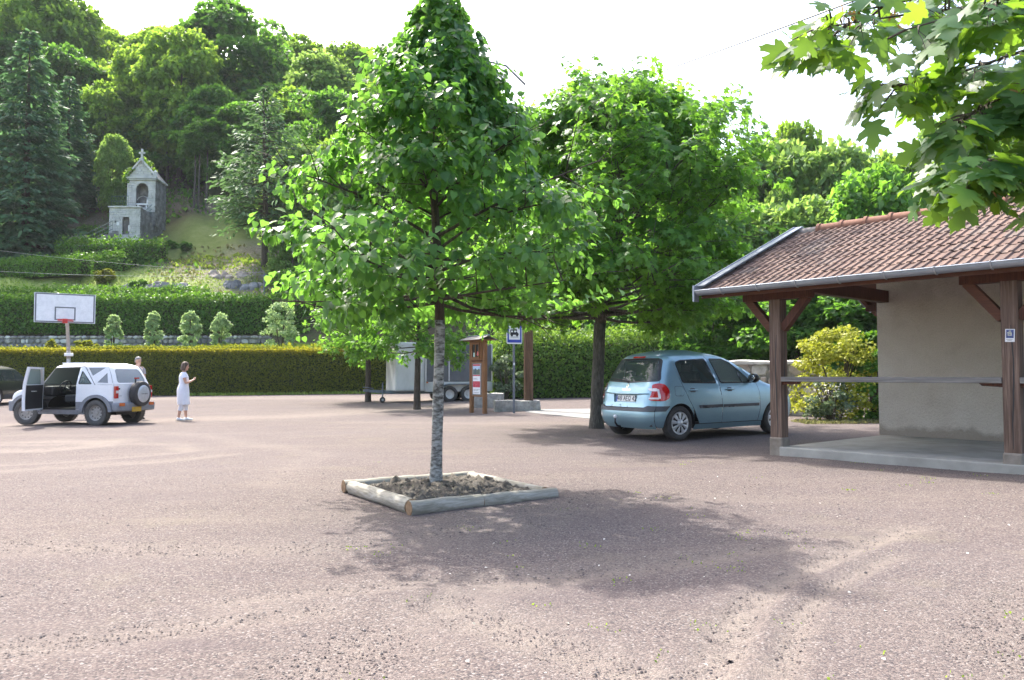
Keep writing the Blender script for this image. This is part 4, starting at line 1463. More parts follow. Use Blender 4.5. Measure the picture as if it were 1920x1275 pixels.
# bare thin stems at the wood's edge right of the shrine
for px_, lo, hi in ((358, 358, 262), (366, 372, 250), (381, 345, 240)):
    d = 76.0
    x = (px_ - 960) / 1464.4 * d
    z0 = gzf(x, d)
    h = at(px_, hi, d).z - z0
    root = empty('thin_tree', (x, d, z0), 0, {358: 'thin pale stem nearest the stone shrine at the edge of the wood', 366: 'middle one of three thin bare stems right of the shrine', 381: 'thin bare stem farthest right of the shrine'}[px_], 'tree', 'thin bare stems at the edge of the wood')
    MB().tube([(0, 0, -0.4), (0.1, 0, h * 0.5), (0.05, 0, h)], [0.12, 0.09, 0.06], 6).build('trunk', MT['galv' if False else 'bark_mid'], root)
    share('crown', BROAD[1], root, (0, 0, h * 0.7), (0, 0, px_), (0.35, 0.35, 0.30), MT['oak_d'])

# conifers
p, al, nr, sz, br = conifer_crown(31, 9.8, 18.5, 30, 76, 0.52, base=0.02, power=0.60)
root = empty('fir_tree', ((40 - 960) / 1464.4 * 66, 66, gzf((40 - 960) / 1464.4 * 66, 66)), 0, 'big dark blue green fir at the far left of the slope', 'tree')
link('crown', leaf_mesh('fir', p, al, nr, sz, NEEDLE), MT['fir'], root)['kind'] = 'stuff'
MB().tube([(0, 0, -0.5), (0, 0, 9), (0, 0, 18.2)], [0.4, 0.25, 0.03], 8).build('trunk', MT['bark'], root)
root.scale = (1.0, 1.0, (at(40, 66, 66).z - root.location.z) / 18.5)
# a second, darker one just behind it
root2 = empty('fir_tree', ((118 - 960) / 1464.4 * 74, 74, gzf((118 - 960) / 1464.4 * 74, 74)), 1.1, 'dark conifer half hidden behind the big fir at left', 'tree')
p, al, nr, sz, br = conifer_crown(32, 7.0, 13, 24, 50, 0.5, base=0.03, power=0.7)
link('crown', leaf_mesh('fir_b', p, al, nr, sz, NEEDLE), MT['fir'], root2)['kind'] = 'stuff'
MB().tube([(0, 0, -0.5), (0, 0, 12.8)], [0.3, 0.03], 8).build('trunk', MT['bark'], root2)
# the loose conifer with a bare lower trunk
cx_ = (493 - 960) / 1464.4 * 61.5
root3 = empty('cedar_tree', (cx_, 61.5, gzf(cx_, 61.5)), 0.4, 'airy grey green conifer with a bare trunk on the open slope', 'tree')
hc = at(480, 170, 61.5).z - root3.location.z
p, al, nr, sz, br = conifer_crown(33, 10.5, hc, 17, 52, 0.42, base=0.27, power=0.72, flat=0.12, gap=0.16)
link('crown', leaf_mesh('cedar', p, al, nr, sz, NEEDLE), MT['cedar'], root3)['kind'] = 'stuff'
mb = MB().tube([(0, 0, -0.5), (0.05, 0, hc * 0.3), (-0.1, 0, hc * 0.7), (-0.25, 0, hc)], [0.27, 0.22, 0.13, 0.02], 9)
for zz, dr, L, sag in br[::2]:
    mb.tube([(0, 0, zz - 0.1), tuple(dr * L * 0.5 + np.array((0, 0, zz - sag * 0.25))), tuple(dr * L * 0.9 + np.array((0, 0, zz - sag * 0.85)))], [0.055, 0.035, 0.012], 5)
mb.build('trunk', MT['bark'], root3)

# ------------------------------------------------------------------ wood behind the shelter and the maples
RG = 'trees of the wood behind the shelter'
RL = 'leafy tree in the wood rising behind the shelter and the maples'
for px_, d, top, w_, m_ in ((1500, 60, 252, 6.5, 'oak_g'), (1445, 52, 292, 8, 'willow'), (1545, 50, 300, 7.5, 'willow'), (1630, 56, 306, 8, 'willow'), (1700, 54, 310, 7, 'oak_g'), (1790, 58, 250, 9, 'willow'), (1880, 56, 240, 9, 'oak_y'), (1960, 52, 260, 9, 'oak_g'),
                            (1300, 55, 300, 8, 'oak_g'), (1210, 54, 300, 8, 'willow'), (1120, 56, 290, 8, 'oak_g'), (1030, 58, 280, 8, 'oak_g'), (940, 60, 270, 8, 'oak_g'), (1400, 44, 400, 6.5, 'willow'), (1500, 42, 400, 6.0, 'willow'), (1590, 42, 385, 6.5, 'willow'), (1690, 42, 380, 6.5, 'oak_g'), (1800, 40, 350, 7, 'oak_g'), (2010, 46, 300, 9, 'oak_g')):
    lab, grp = TONE[m_] + ' leafy tree ' + ('low' if d < 46 else 'high') + ' in the wood ' + ('hidden behind the lime crown' if px_ < 1000 else 'behind the left of the spreading maple' if px_ < 1160 else 'behind the middle of the spreading maple' if px_ < 1320 else 'right of the spreading maple' if px_ < 1470 else 'over the left gable of the shelter' if px_ < 1570 else 'over the middle of the shelter ridge' if px_ < 1720 else 'behind the overhanging maple leaves' if px_ < 1860 else 'beyond the right edge of the view'), RG
    if (px_, d) == (1500, 60):
        lab, grp = 'rounded tree standing highest above the others behind the shelter roof', None
    if (px_, d) == (1880, 56):
        lab, grp = 'yellowish tree seen through the overhanging maple leaves at right', None
    broad_tree('broadleaf_tree', px_, d, top, w_, m_, lab, grp)
# dark thicket below them
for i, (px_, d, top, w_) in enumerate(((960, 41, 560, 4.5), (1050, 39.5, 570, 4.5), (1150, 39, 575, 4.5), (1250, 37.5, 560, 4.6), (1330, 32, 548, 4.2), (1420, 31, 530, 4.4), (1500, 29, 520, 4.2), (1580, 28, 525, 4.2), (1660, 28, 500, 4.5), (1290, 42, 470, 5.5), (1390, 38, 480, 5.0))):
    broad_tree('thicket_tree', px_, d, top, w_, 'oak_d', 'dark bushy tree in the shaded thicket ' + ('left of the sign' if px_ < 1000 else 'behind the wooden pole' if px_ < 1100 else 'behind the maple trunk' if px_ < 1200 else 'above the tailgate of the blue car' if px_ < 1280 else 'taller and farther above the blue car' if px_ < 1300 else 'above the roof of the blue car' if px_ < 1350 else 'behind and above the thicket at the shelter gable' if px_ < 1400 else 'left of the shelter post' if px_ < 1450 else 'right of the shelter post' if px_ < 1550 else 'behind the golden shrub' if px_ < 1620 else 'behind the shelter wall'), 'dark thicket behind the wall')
# cherry-like drooping tree just over the ridge
broad_tree('drooping_tree', 1640, 30, 335, 4.6, 'maple', 'tree with drooping dark leaf tufts just over the shelter ridge')

# ------------------------------------------------------------------ the young lime in the log square
tx, ty = -0.765, 8.1
tz = gzf(tx, ty) + 0.08


def env_lime(z):
    return float(np.interp(z, [1.4, 1.6, 1.8, 2.1, 2.45, 2.9, 3.4, 3.95, 4.5, 5.05, 5.6, 6.0], [0.6, 1.15, 1.5, 1.75, 1.9, 1.72, 1.18, 0.76, 0.42, 0.20, 0.10, 0.02]))


lime = empty('lime_tree', (tx, ty, tz - 0.06), 0.6, 'young lime tree with pale bark growing in the log square', 'tree')
tp = [(-0.03, 0.0, -0.15), (-0.02, 0, 0.15), (0.0, 0, 0.9), (0.02, 0.0, 1.7), (0.0, 0.02, 2.4), (-0.06, 0.0, 3.1), (-0.03, 0.03, 4.2), (0.05, 0, 5.2), (0.05, 0, 5.9)]
mb = MB()
pts = []
rads = []
zz = np.linspace(-0.15, 1.75, 24)
tpa = np.array(tp)
for z in zz:
    pts.append((np.interp(z, tpa[:, 2], tpa[:, 0]), np.interp(z, tpa[:, 2], tpa[:, 1]), z))
    rads.append(0.062 + 0.024 * math.exp(-max(0, z) / 0.09) - 0.006 * z + 0.0022 * math.sin(z * 9))
mb.tube(pts, rads, 20)
tr = mb.build('trunk', MT['bark_pale'], lime, smooth=True)
mb = MB().tube([(0.02, 0, 1.70)] + tp[4:], [0.052, 0.047, 0.040, 0.026, 0.014, 0.005], 9)
tb, tips = grow(41, 1.92, 5.5, tp, env_lime, 62, 9, 5, rise=(-0.16, 1.1), r0=0.018, span=(0.68, 1.2), skip=0.22, pw=1.3)
tubes_mb(tb, mb)
mb.build('branches', MT['bark'], lime, smooth=True)
p, al, nr, sz = twig_leaves(42, tips, 11, 0.077, hang=0.95, spread=0.12)
pr = np.stack([p[:, 0] * math.cos(.6) - p[:, 1] * math.sin(.6), p[:, 0] * math.sin(.6) + p[:, 1] * math.cos(.6)], 1)
aa = np.arctan2(p[:, 1], p[:, 0])
lim = np.interp(p[:, 2], [1.5, 2.0, 2.43, 2.87, 3.42, 3.98, 4.35, 4.6, 4.85, 5.1, 5.6], [1.40, 1.75, 1.95, 1.72, 1.30, 1.00, 0.76, 0.46, 0.30, 0.24, 0.10])
lim = lim * (1 + 0.20 * np.sin(3 * aa + 4 * p[:, 2]) + 0.14 * np.sin(7 * aa - 6 * p[:, 2]))
keep = (np.hypot(p[:, 0], p[:, 1]) < lim) & (p[:, 2] > 1.60 + np.clip(pr[:, 0] + 0.9, 0, 1.4) * 0.19 + 0.05 * pr[:, 1] + 0.06 * np.sin(p[:, 0] * 5))
link('crown', leaf_mesh('lime_leaves', p[keep], al[keep], nr[keep], sz[keep], LIME), MT['lime'], lime)['kind'] = 'stuff'

# ------------------------------------------------------------------ the big maple by the blue car
mxx, mxy = 1.90, 17.15
maple = empty('maple_tree', (mxx, mxy, gzf(mxx, mxy)), 0.0, 'spreading maple behind the blue car with a dark straight trunk', 'tree')


def env_maple(z):
    return float(np.interp(z, [1.9, 2.2, 2.7, 3.4, 4.6, 5.6, 6.2, 6.7, 7.1, 7.4], [0.8, 2.2, 2.8, 3.1, 3.15, 2.95, 2.5, 1.8, 1.0, 0.1]))


tp = [(-0.05, 0, -0.2), (-0.04, 0, 0.4), (0.0, 0, 1.5), (0.03, 0, 2.3), (0.2, 0, 3.4), (0.42, 0.1, 4.6), (0.55, 0.1, 5.8), (0.6, 0.1, 7.0)]
mb = MB()
mb.tube([(-0.05, 0, -0.2), (-0.05, 0, 0.06), (-0.045, 0, 0.3), (-0.03, 0, 0.9), (0.0, 0, 1.5), (0.03, 0, 2.3)], [0.21, 0.175, 0.150, 0.140, 0.132, 0.13], 14)
mb.build('trunk', MT['bark_mid'], maple, smooth=True)
mb = MB().tube([(0.03, 0, 2.2)] + tp[4:], [0.125, 0.10, 0.075, 0.05, 0.015], 9)
off = np.array((0.75, 0.1, 0))
tb, tips = grow(51, 2.42, 6.5, tp, env_maple, 92, 10, 5, rise=(-0.10, 1.25), r0=0.032, span=(0.62, 1.15), skip=0.10, sub_len=1.35, t0=0.42, pw=1.5)
tubes_mb(tb, mb)
mb.build('branches', MT['bark_mid'], maple, smooth=True)
p, al, nr, sz = twig_leaves(52, tips, 8, 0.145, hang=0.75, spread=0.20)
link('crown', leaf_mesh('maple_leaves', p, al, nr, sz, STAR), MT['maple'], maple)['kind'] = 'stuff'
# small round maples by the trailer
def env_small(z):
    return float(np.interp(z, [1.4, 1.7, 2.2, 3.0, 3.8, 4.6, 5.0], [0.3, 1.5, 2.0, 2.15, 1.8, 0.9, 0.1]))


tps = [(0, 0, -0.2), (0, 0, 1.5), (0.05, 0, 3.0), (0.0, 0, 4.8)]
sm = empty('small_maple', (0, 0, 0), 0, 'small round maple nearest the trailer with a dark slim trunk', 'tree')
MB().tube([(0, 0, -0.2), (0, 0, 0.05), (0.0, 0, 0.8), (0.02, 0, 1.75)], [0.17, 0.13, 0.11, 0.10], 10).build('trunk', MT['bark'], sm, smooth=True)
mb = MB().tube(tps[1:], [0.10, 0.06, 0.01], 7)
tb, tips = grow(61, 1.95, 4.3, tps, env_small, 36, 8, 4, rise=(-0.14, 1.2), r0=0.02)
tubes_mb(tb, mb).build('branches', MT['bark'], sm, smooth=True)
p, al, nr, sz = twig_leaves(62, tips, 7, 0.14, hang=0.5, spread=0.16)
link('crown', leaf_mesh('small_maple_leaves', p, al, nr, sz, STAR), MT['maple'], sm)['kind'] = 'stuff'
q = on_ground(782, 767)
sm.location = (q.x, q.y, gzf(q.x, q.y))
for k, (px_, py_, lab, s_) in enumerate(((690, 754, 'small round maple at the tip of the trailer drawbar', 1.05),)):
    q = on_ground(px_, py_)
    r2 = empty('small_maple', (q.x, q.y, gzf(q.x, q.y)), 2.0 + k, lab, 'tree')
    r2.scale = (s_, s_, s_)
    for ch in list(sm.children):
        c = ch.copy()
        COL.objects.link(c)
        c.parent = r2

# ------------------------------------------------------------------ the maple reaching in at the top right
om = empty('overhanging_maple', (4.94, 3.4, gzf(4.9, 3.4)), 0, 'maple whose broad lobed leaves hang into the view at the upper right', 'tree')
O = Vector((4.9, 3.4, om.location.z))
mb = MB()
mb.tube([(0, 0, -0.2), (0, 0, 0.1), (-0.02, 0, 1.2), (-0.05, 0, 2.4), (-0.1, 0, 4.2)], [0.24, 0.18, 0.16, 0.14, 0.07], 14)
mb.build('trunk', MT['bark_mid'], om, smooth=True)
BR = [
    [(4.85, 3.4, 2.5), (3.6, 3.3, 2.92), (2.6, 3.15, 2.84), (1.95, 3.05, 2.68), (1.5, 2.98, 2.60), (1.14, 2.92, 2.52)],
    [(4.85, 3.4, 2.3), (3.6, 3.3, 2.74), (2.7, 3.15, 2.56), (2.1, 3.0, 2.40), (1.8, 2.95, 2.24), (1.62, 2.9, 2.14)],
    [(4.87, 3.4, 2.2), (3.5, 3.15, 2.46), (2.6, 3.0, 2.26), (2.1, 2.95, 2.08), (1.78, 2.85, 1.99), (1.60, 2.82, 1.96)],
    [(4.85, 3.4, 2.7), (3.6, 3.5, 3.20), (2.6, 3.5, 3.05), (1.9, 3.45, 2.92), (1.45, 3.4, 2.80), (1.25, 3.35, 2.68)],
    [(4.87, 3.4, 2.1), (3.6, 3.2, 2.55), (2.6, 3.3, 2.50), (2.2, 3.3, 2.34), (1.95, 3.3, 2.18), (1.80, 3.25, 2.10)],
    [(4.86, 3.4, 2.6), (3.6, 3.2, 2.95), (2.5, 2.9, 2.80), (1.95, 2.8, 2.62), (1.6, 2.75, 2.50), (1.35, 2.72, 2.42)],
    [(4.86, 3.4, 2.5), (3.6, 3.1, 2.70), (2.6, 2.8, 2.50), (2.1, 2.75, 2.32), (1.85, 2.7, 2.22)],
    [(4.86, 3.4, 2.5), (3.6, 3.4, 2.95), (2.6, 3.3, 2.78), (2.1, 3.2, 2.55), (1.75, 3.15, 2.42), (1.5, 3.1, 2.36)],
    [(4.87, 3.4, 2.1), (3.4, 3.0, 2.30), (2.5, 2.8, 2.10), (2.1, 2.75, 1.98), (1.88, 2.7, 1.92)],
]
tips = []
r = np.random.default_rng(77)
mb = MB()
for bi, b in enumerate(BR):
    b = np.array(b) - np.array(O)
    n = len(b)
    mb.tube([tuple(q) for q in b], list(np.geomspace(0.035, 0.0025, n)), 7)
    for j in range(34):
        t = 2.0 + (n - 3.001) * r.uniform(0, 1) ** 0.8
        k = int(t)
        q = b[k] + (b[k + 1] - b[k]) * (t - k)
        dr = unit(b[k + 1] - b[k])
        sd = unit(np.cross(dr, (0, 0, 1)) * r.choice((-1, 1)) * 0.8 + np.array((0, 0, r.uniform(-0.7, 0.3))) + dr * 0.6)
        e = q + sd * r.uniform(0.05, 0.17)
        mb.tube([tuple(q), tuple((q + e) / 2 + np.array((0, 0, 0.01))), tuple(e)], [0.005, 0.0035, 0.002], 4)
        tips.append((q, e, sd))
mb.build('branches', MT['twig'], om, smooth=True)
pos, al, nr, sz = [], [], [], []
pet = MB()
for q, e, d in tips:
    for k in range(r.integers(2, 5)):
        a = q + (e - q) * r.uniform(0.3, 1.0)
        st = unit(d * 0.6 + r.normal(size=3) * 0.6 + np.array((0, 0, -0.1)))
        L = r.uniform(0.04, 0.10)
        c = a + st * L + np.array((0, 0, -0.03))
        pet.tube([tuple(a), tuple((a + c) / 2 + np.array((0, 0, 0.008))), tuple(c)], [0.0016, 0.0014, 0.0012], 3, caps=False)
        pos.append(c)
        al.append(unit(np.array((st[0], st[1], -0.75)) + r.normal(size=3) * 0.35))
        nr.append(unit(np.array((st[0] * 0.45, st[1] * 0.3 - 0.45, 0.60)) + r.normal(size=3) * 0.36))
        sz.append(0.099 * r.uniform(0.65, 1.25))
pos, al, nr, sz = np.array(pos), np.array(al), np.array(nr), np.array(sz)
MPB = MAPLE
link('leaves', leaf_mesh('near_leaves', pos, al, nr, sz, MPB), MT['maple_near'], om, smooth=True)['kind'] = 'stuff'
pet.build('leaf_stalks', MT['twig'], om, fix=False)['kind'] = 'stuff'
# bunches of winged seeds
n = 150
ii = r.integers(0, len(tips), 12)
cc = np.array([tips[i][1] for i in ii])
idx = np.repeat(np.arange(12), 12)
pp_ = cc[idx] + r.normal(size=(144, 3)) * 0.022 - np.array((0, 0, 0.03))
al = rand_dir(144, r)
al[:, 2] -= 0.6
SEED = (np.array([(0, 0, 0), (0.16, 0.4, 0.03), (0.10, 1.0, -0.05), (-0.10, 0.9, 0), (-0.1, 0.3, 0.02)]), [(0, 1, 2, 3, 4)])
link('seed_bunches', leaf_mesh('seeds', pp_, al, rand_dir(144, r), r.uniform(0.03, 0.045, 144), SEED), MT['samara'], om)['kind'] = 'stuff'

# ------------------------------------------------------------------ hedges
hedge('yew_hedge', (-15.9, 42.0, gzf(-15.9, 41)), 0, 30.0, 1.7, at(300, 655, 41.2).z - gzf(-15.9, 41), 620, 0.085, 'yew', 'long clipped olive yellow yew hedge closing the gravel yard', seed=3, wob=0.09, ws=0.8, top_shag=0.04, up=0.15, round_=0.75)
r = np.random.default_rng(5)
# yellow new growth along the yew top, its sunlit band put into the colour
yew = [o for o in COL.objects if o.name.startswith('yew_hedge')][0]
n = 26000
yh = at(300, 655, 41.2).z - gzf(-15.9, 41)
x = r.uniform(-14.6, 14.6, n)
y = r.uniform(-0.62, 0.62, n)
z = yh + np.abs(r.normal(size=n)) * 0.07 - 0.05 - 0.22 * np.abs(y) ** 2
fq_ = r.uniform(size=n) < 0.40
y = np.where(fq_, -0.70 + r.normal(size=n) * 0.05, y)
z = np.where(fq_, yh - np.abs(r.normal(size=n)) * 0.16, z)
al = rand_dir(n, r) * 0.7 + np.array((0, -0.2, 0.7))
link('sunlit_growth', leaf_mesh('sunlit_growth', np.stack([x, y, z], 1), al, rand_dir(n, r) + np.array((0, -0.3, 0.6)), r.uniform(0.05, 0.11, n), CARD), MT['yew_top'], yew)['kind'] = 'stuff'
q = hedge('laurel_hedge', ((215 - 960) / 1464.4 * 51.6, 51.8, gzf(-26, 51.6)), 0, 25.2, 1.3, at(250, 560, 51.2).z - gzf(-26, 51.6), 210, 0.17, 'laurel', 'long tall bright green hedge above the low dry stone wall', seed=4, wob=0.10, top_shag=0.16, up=0.3)
hedge('laurel_hedge', ((150 - 960) / 1464.4 * 54.6, 54.8, gzf(-30, 54.8)), 0, 17.5, 1.0, 1.05, 190, 0.16, 'laurel', 'lower green hedge running just behind and above the tall hedge', seed=5, wob=0.10, top_shag=0.16)
pa, pb = at(-60, 478, 62.5), at(160, 510, 58.5)
hedge('laurel_hedge', ((pa.x + pb.x) / 2, (pa.y + pb.y) / 2, gzf((pa.x + pb.x) / 2, (pa.y + pb.y) / 2) - 0.2), math.atan2(pb.y - pa.y, pb.x - pa.x), (pb - pa).length, 1.2, 1.25, 170, 0.17, 'laurel', 'hedge sloping down across the lawn at far left', seed=6, wob=0.12, top_shag=0.14)
hedge('laurel_hedge', ((205 - 960) / 1464.4 * 63.6, 63.6, gzf((205 - 960) / 1464.4 * 63.6, 63.6) - 0.15), 0, 8.6, 1.3, 1.65, 170, 0.19, 'laurel', 'loose bright hedge at the foot of the stone shrine', seed=7, wob=0.16, top_shag=0.3)
hedge('laurel_hedge', ((195 - 960) / 1464.4 * 61.4, 61.6, gzf((195 - 960) / 1464.4 * 61.6, 61.6) - 0.1), 0.05, 2.9, 0.8, 0.9, 170, 0.18, 'laurel', 'short yellow green clump of hedge below the hedge at the shrine', seed=8, wob=0.16, top_shag=0.3)
hedge('hornbeam_hedge', ((1105 - 960) / 1464.4 * 34.5, 34.8, gzf(3.4, 34)), -0.02, 8.6, 2.2, at(1100, 637, 33.6).z - gzf(3.4, 34), 330, 0.125, 'hornbeam', 'bushy light green hedge behind the road sign and the blue car', seed=9, wob=0.2, top_shag=0.28, round_=0.5)
bush('grey_shrub', ((948 - 960) / 1464.4 * 32.6, 32.6, gzf(-0.3, 32.6)), 1.3, 1.75, 18, 120, 0.11, 'grey_leaf', 'grey green shrub at the left end of the bushy hedge', seed=12)

# shrubs on the terrace: pale saplings in a row
SAP = [(211, 590, 1.25, 'slim pale sapling leftmost of the row above the yew hedge'), (287, 585, 1.2, 'narrow pale sapling, second of the row above the yew hedge'), (357, 584, 1.65, 'broad dense pale sapling in the middle of the row above the yew hedge'), (414, 586, 1.55, 'pale sapling right of the broad dense one, fourth of the row'), (526, 566, 2.5, 'widest pale shrub at the right end of the row above the yew hedge')]
for k, (px_, top, w_, lab) in enumerate(SAP):
    d = 46.5
    x = (px_ - 960) / 1464.4 * d
    z0 = gzf(x, d)
    h = at(px_, top, d).z - z0
    bush('sapling', (x, d, z0), w_ * 0.82, h * 1.06, 60, 46, 0.13, 'poplar', lab, 'sapling', 'pale saplings in a row', seed=70 + k, base=0.05, rf=0.55, low=0.12)
for k, (px_, w_, lab) in enumerate(((99, 0.7, 'yellow green yew shoot poking up behind the backboard post'), (150, 0.75, 'yellow green yew shoot just right of the backboard'), (173, 0.6, 'yellow green yew shoot left of the first pale sapling'), (380, 0.7, 'yellow green yew shoot between the third and fourth sapling'), (405, 0.7, 'low yellow green yew shoot below the fourth sapling'))):
    d = 44.2
    x = (px_ - 960) / 1464.4 * d
    bush('yew_shoot', (x, d, gzf(x, d) - 0.1), w_, at(px_, 632 if k < 3 else 645, d).z - gzf(x, d), 12, 60, 0.13, 'yew', lab, 'shrub', 'yew shoots behind the clipped hedge', seed=90 + k, base=0.0)
# weedy fringe along the hedge top line
r = np.random.default_rng(15)
n = 2600
x = r.uniform(-31, -9, n)
y = r.uniform(43.3, 44.6, n)
k = bumpy(x, y, y, 1.6) + r.normal(size=n) * 0.4 > 0
x, y = x[k], y[k]
n = len(x)
al = rand_dir(n, r) * 0.6 + np.array((0, 0, 1.0))
tag(link('yew_fringe', leaf_mesh('yew_fringe', np.stack([x, y, gz(x, y) + r.uniform(-0.2, 0.25, n)], 1), al, rand_dir(n, r), r.uniform(0.12, 0.3, n), CARD), MT['yew']), 'ragged yellow green growth between the hedge and the terrace', 'undergrowth', kind='stuff')

# clipped balls and shrubs on the lawn
for px_, base, top, w_, m_, lab, sd in ((140, 516, 488, 2.0, 'laurel', 'rounded shrub at the right end of the sloping hedge', 1), (195, 530, 506, 1.45, 'yew', 'small clipped shrub on the lawn nearer the sloping hedge', 2), (258, 549, 524, 1.35, 'laurel', 'round clipped shrub on the lawn nearer the bank', 3), (318, 562, 542, 1.5, 'laurel', 'low spreading shrub at the right end of the lawn', 4), (345, 570, 556, 1.6, 'dryplant', 'straggly reddish plant right of the low shrub', 5)):
    # distance at which the slope passes through that row
    dd_ = min(np.linspace(53, 66, 261), key=lambda d: abs(gzf((px_ - 960) / 1464.4 * d, d) - at(px_, base, d).z))
    x = (px_ - 960) / 1464.4 * dd_
    z0 = gzf(x, dd_)
    bush('lawn_shrub', (x, dd_, z0), w_, at(px_, top, dd_).z - z0, 26, 110, 0.13, m_, lab, 'shrub', seed=110 + sd, base=0.0)
for px_, base, top, w_, lab, sd in ((238, 443, 428, 1.8, 'dark bush in front of the lower arch of the shrine', 1), (165, 447, 425, 2.4, 'dark bush on the rocks left of the shrine steps', 2), (345, 470, 455, 1.2, 'small brown bush at the right end of the shrine hedge', 3), (318, 466, 452, 1.0, 'tiny dark bush beside the shrine hedge', 4)):
    dd_ = min(np.linspace(58, 72, 281), key=lambda d: abs(gzf((px_ - 960) / 1464.4 * d, d) - at(px_, base, d).z))
    x = (px_ - 960) / 1464.4 * dd_
    z0 = gzf(x, dd_)
    bush('slope_bush', (x, dd_, z0), w_, at(px_, top, dd_).z - z0, 16, 90, 0.16, 'oak_d', lab, 'shrub', seed=130 + sd, base=0.0)
# leaning young tree and bushes right of the bank
broad_tree('young_tree', 548, 58, 425, 3.6, 'willow', 'young light green tree leaning below the airy conifer')
broad_tree('young_tree', 560, 54.5, 505, 3.2, 'oak_d', 'low dark tree beside the metal post on the bank')
broad_tree('young_tree', 500, 72, 380, 6, 'oak_d', 'broadleaf tree close behind the airy conifer')

# golden shrub and white blossom by the shelter
bush('golden_shrub', (8.05, 19.3, gzf(8, 19.3)), 2.25, 2.45, 120, 70, 0.085, 'golden', 'golden yellow leafy shrub between rubble wall and shelter', seed=141, base=0.02, rf=0.6, low=0.22)
bush('green_shrub', (8.75, 18.9, gzf(8.7, 18.9)), 1.2, 2.45, 22, 120, 0.105, 'laurel', 'green shrub tight against the left end of the shelter wall', seed=142, base=0.0)
ws = bush('flowering_shrub', (7.55, 18.55, gzf(7.5, 18.5)), 1.05, 1.05, 22, 90, 0.075, 'grey_leaf', 'low shrub dotted with white blossom in front of the golden shrub', seed=143, base=0.0)
p, al, nr, sz = lobed_crown(144, 1.1, 0.95, 24, 13, 0.045, CARD, base=0.08)
link('blossom', leaf_mesh('blossom', p, al, nr, sz, CARD), MT['flower'], ws)['kind'] = 'stuff'
r = np.random.default_rng(16)
n = 1400
x = r.uniform(6.6, 9.4, n)
y = 18.0 + r.uniform(-0.5, 0.6, n)
al = rand_dir(n, r) * 0.5 + np.array((0, 0, 1.0))
tag(link('verge_grass', leaf_mesh('verge_grass', np.stack([x, y, gz(x, y, False)], 1), al, rand_dir(n, r), r.uniform(0.03, 0.08, n), CARD), MT['dryplant']), 'short grass at the foot of the golden shrub', 'grass', kind='stuff')
n = 1500
x = r.uniform(-17, 0.5, n)
y = 40.7 + r.uniform(-0.4, 0.5, n)
al = rand_dir(n, r) * 0.5 + np.array((0, 0, 1.0))
tag(link('hedge_foot_grass', leaf_mesh('hedge_foot_grass', np.stack([x, y, gz(x, y, False)], 1), al, rand_dir(n, r), r.uniform(0.06, 0.2, n), CARD), MT['grassblade']), 'grass tufts along the foot of the yew hedge', 'grass', kind='stuff')
# ------------------------------------------------------------------ vehicles
def smooth_table(tab, sig):
    tab = sorted(tab)
    z = np.array([t[0] for t in tab], float)
    v = np.array([t[1] for t in tab], float)
    g = np.linspace(z[0] - 0.3, z[-1] + 0.3, 700)
    y = np.interp(g, z, v)
    if sig > 0:
        step = g[1] - g[0]
        k = np.arange(-60, 61) * step
        w = np.exp(-(k / sig) ** 2 / 2)
        w /= w.sum()
        y = np.convolve(np.pad(y, 60, mode='edge'), w, 'valid')
    return lambda q: float(np.interp(q, g, y))


def inpoly(x, y, poly):
    c = False
    n = len(poly)
    j = n - 1
    for i in range(n):
        xi, yi = poly[i]
        xj, yj = poly[j]
        if (yi > y) != (yj > y) and x < (xj - xi) * (y - yi) / (yj - yi) + xi:
            c = not c
        j = i
    return c


def dense(poly, step):
    out = []
    n = len(poly)
    for i in range(n):
        a, b = poly[i], poly[(i + 1) % n]
        k = max(1, int(math.hypot(b[0] - a[0], b[1] - a[1]) / step))
        for t in range(k):
            out.append((a[0] + (b[0] - a[0]) * t / k, a[1] + (b[1] - a[1]) * t / k))
    return out


def rounded(poly, rad, k=4):
    """polygon with its corners rounded"""
    out = []
    n = len(poly)
    for i in range(n):
        p, a, b = Vector(poly[i]), Vector(poly[i - 1]), Vector(poly[(i + 1) % n])
        r_ = min(rad, (a - p).length * 0.45, (b - p).length * 0.45)
        s, e = p + (a - p).normalized() * r_, p + (b - p).normalized() * r_
        for t in range(k + 1):
            t = t / k
            q = s * (1 - t) ** 2 + p * 2 * t * (1 - t) + e * t * t
            out.append((q.x, q.y))
    return out


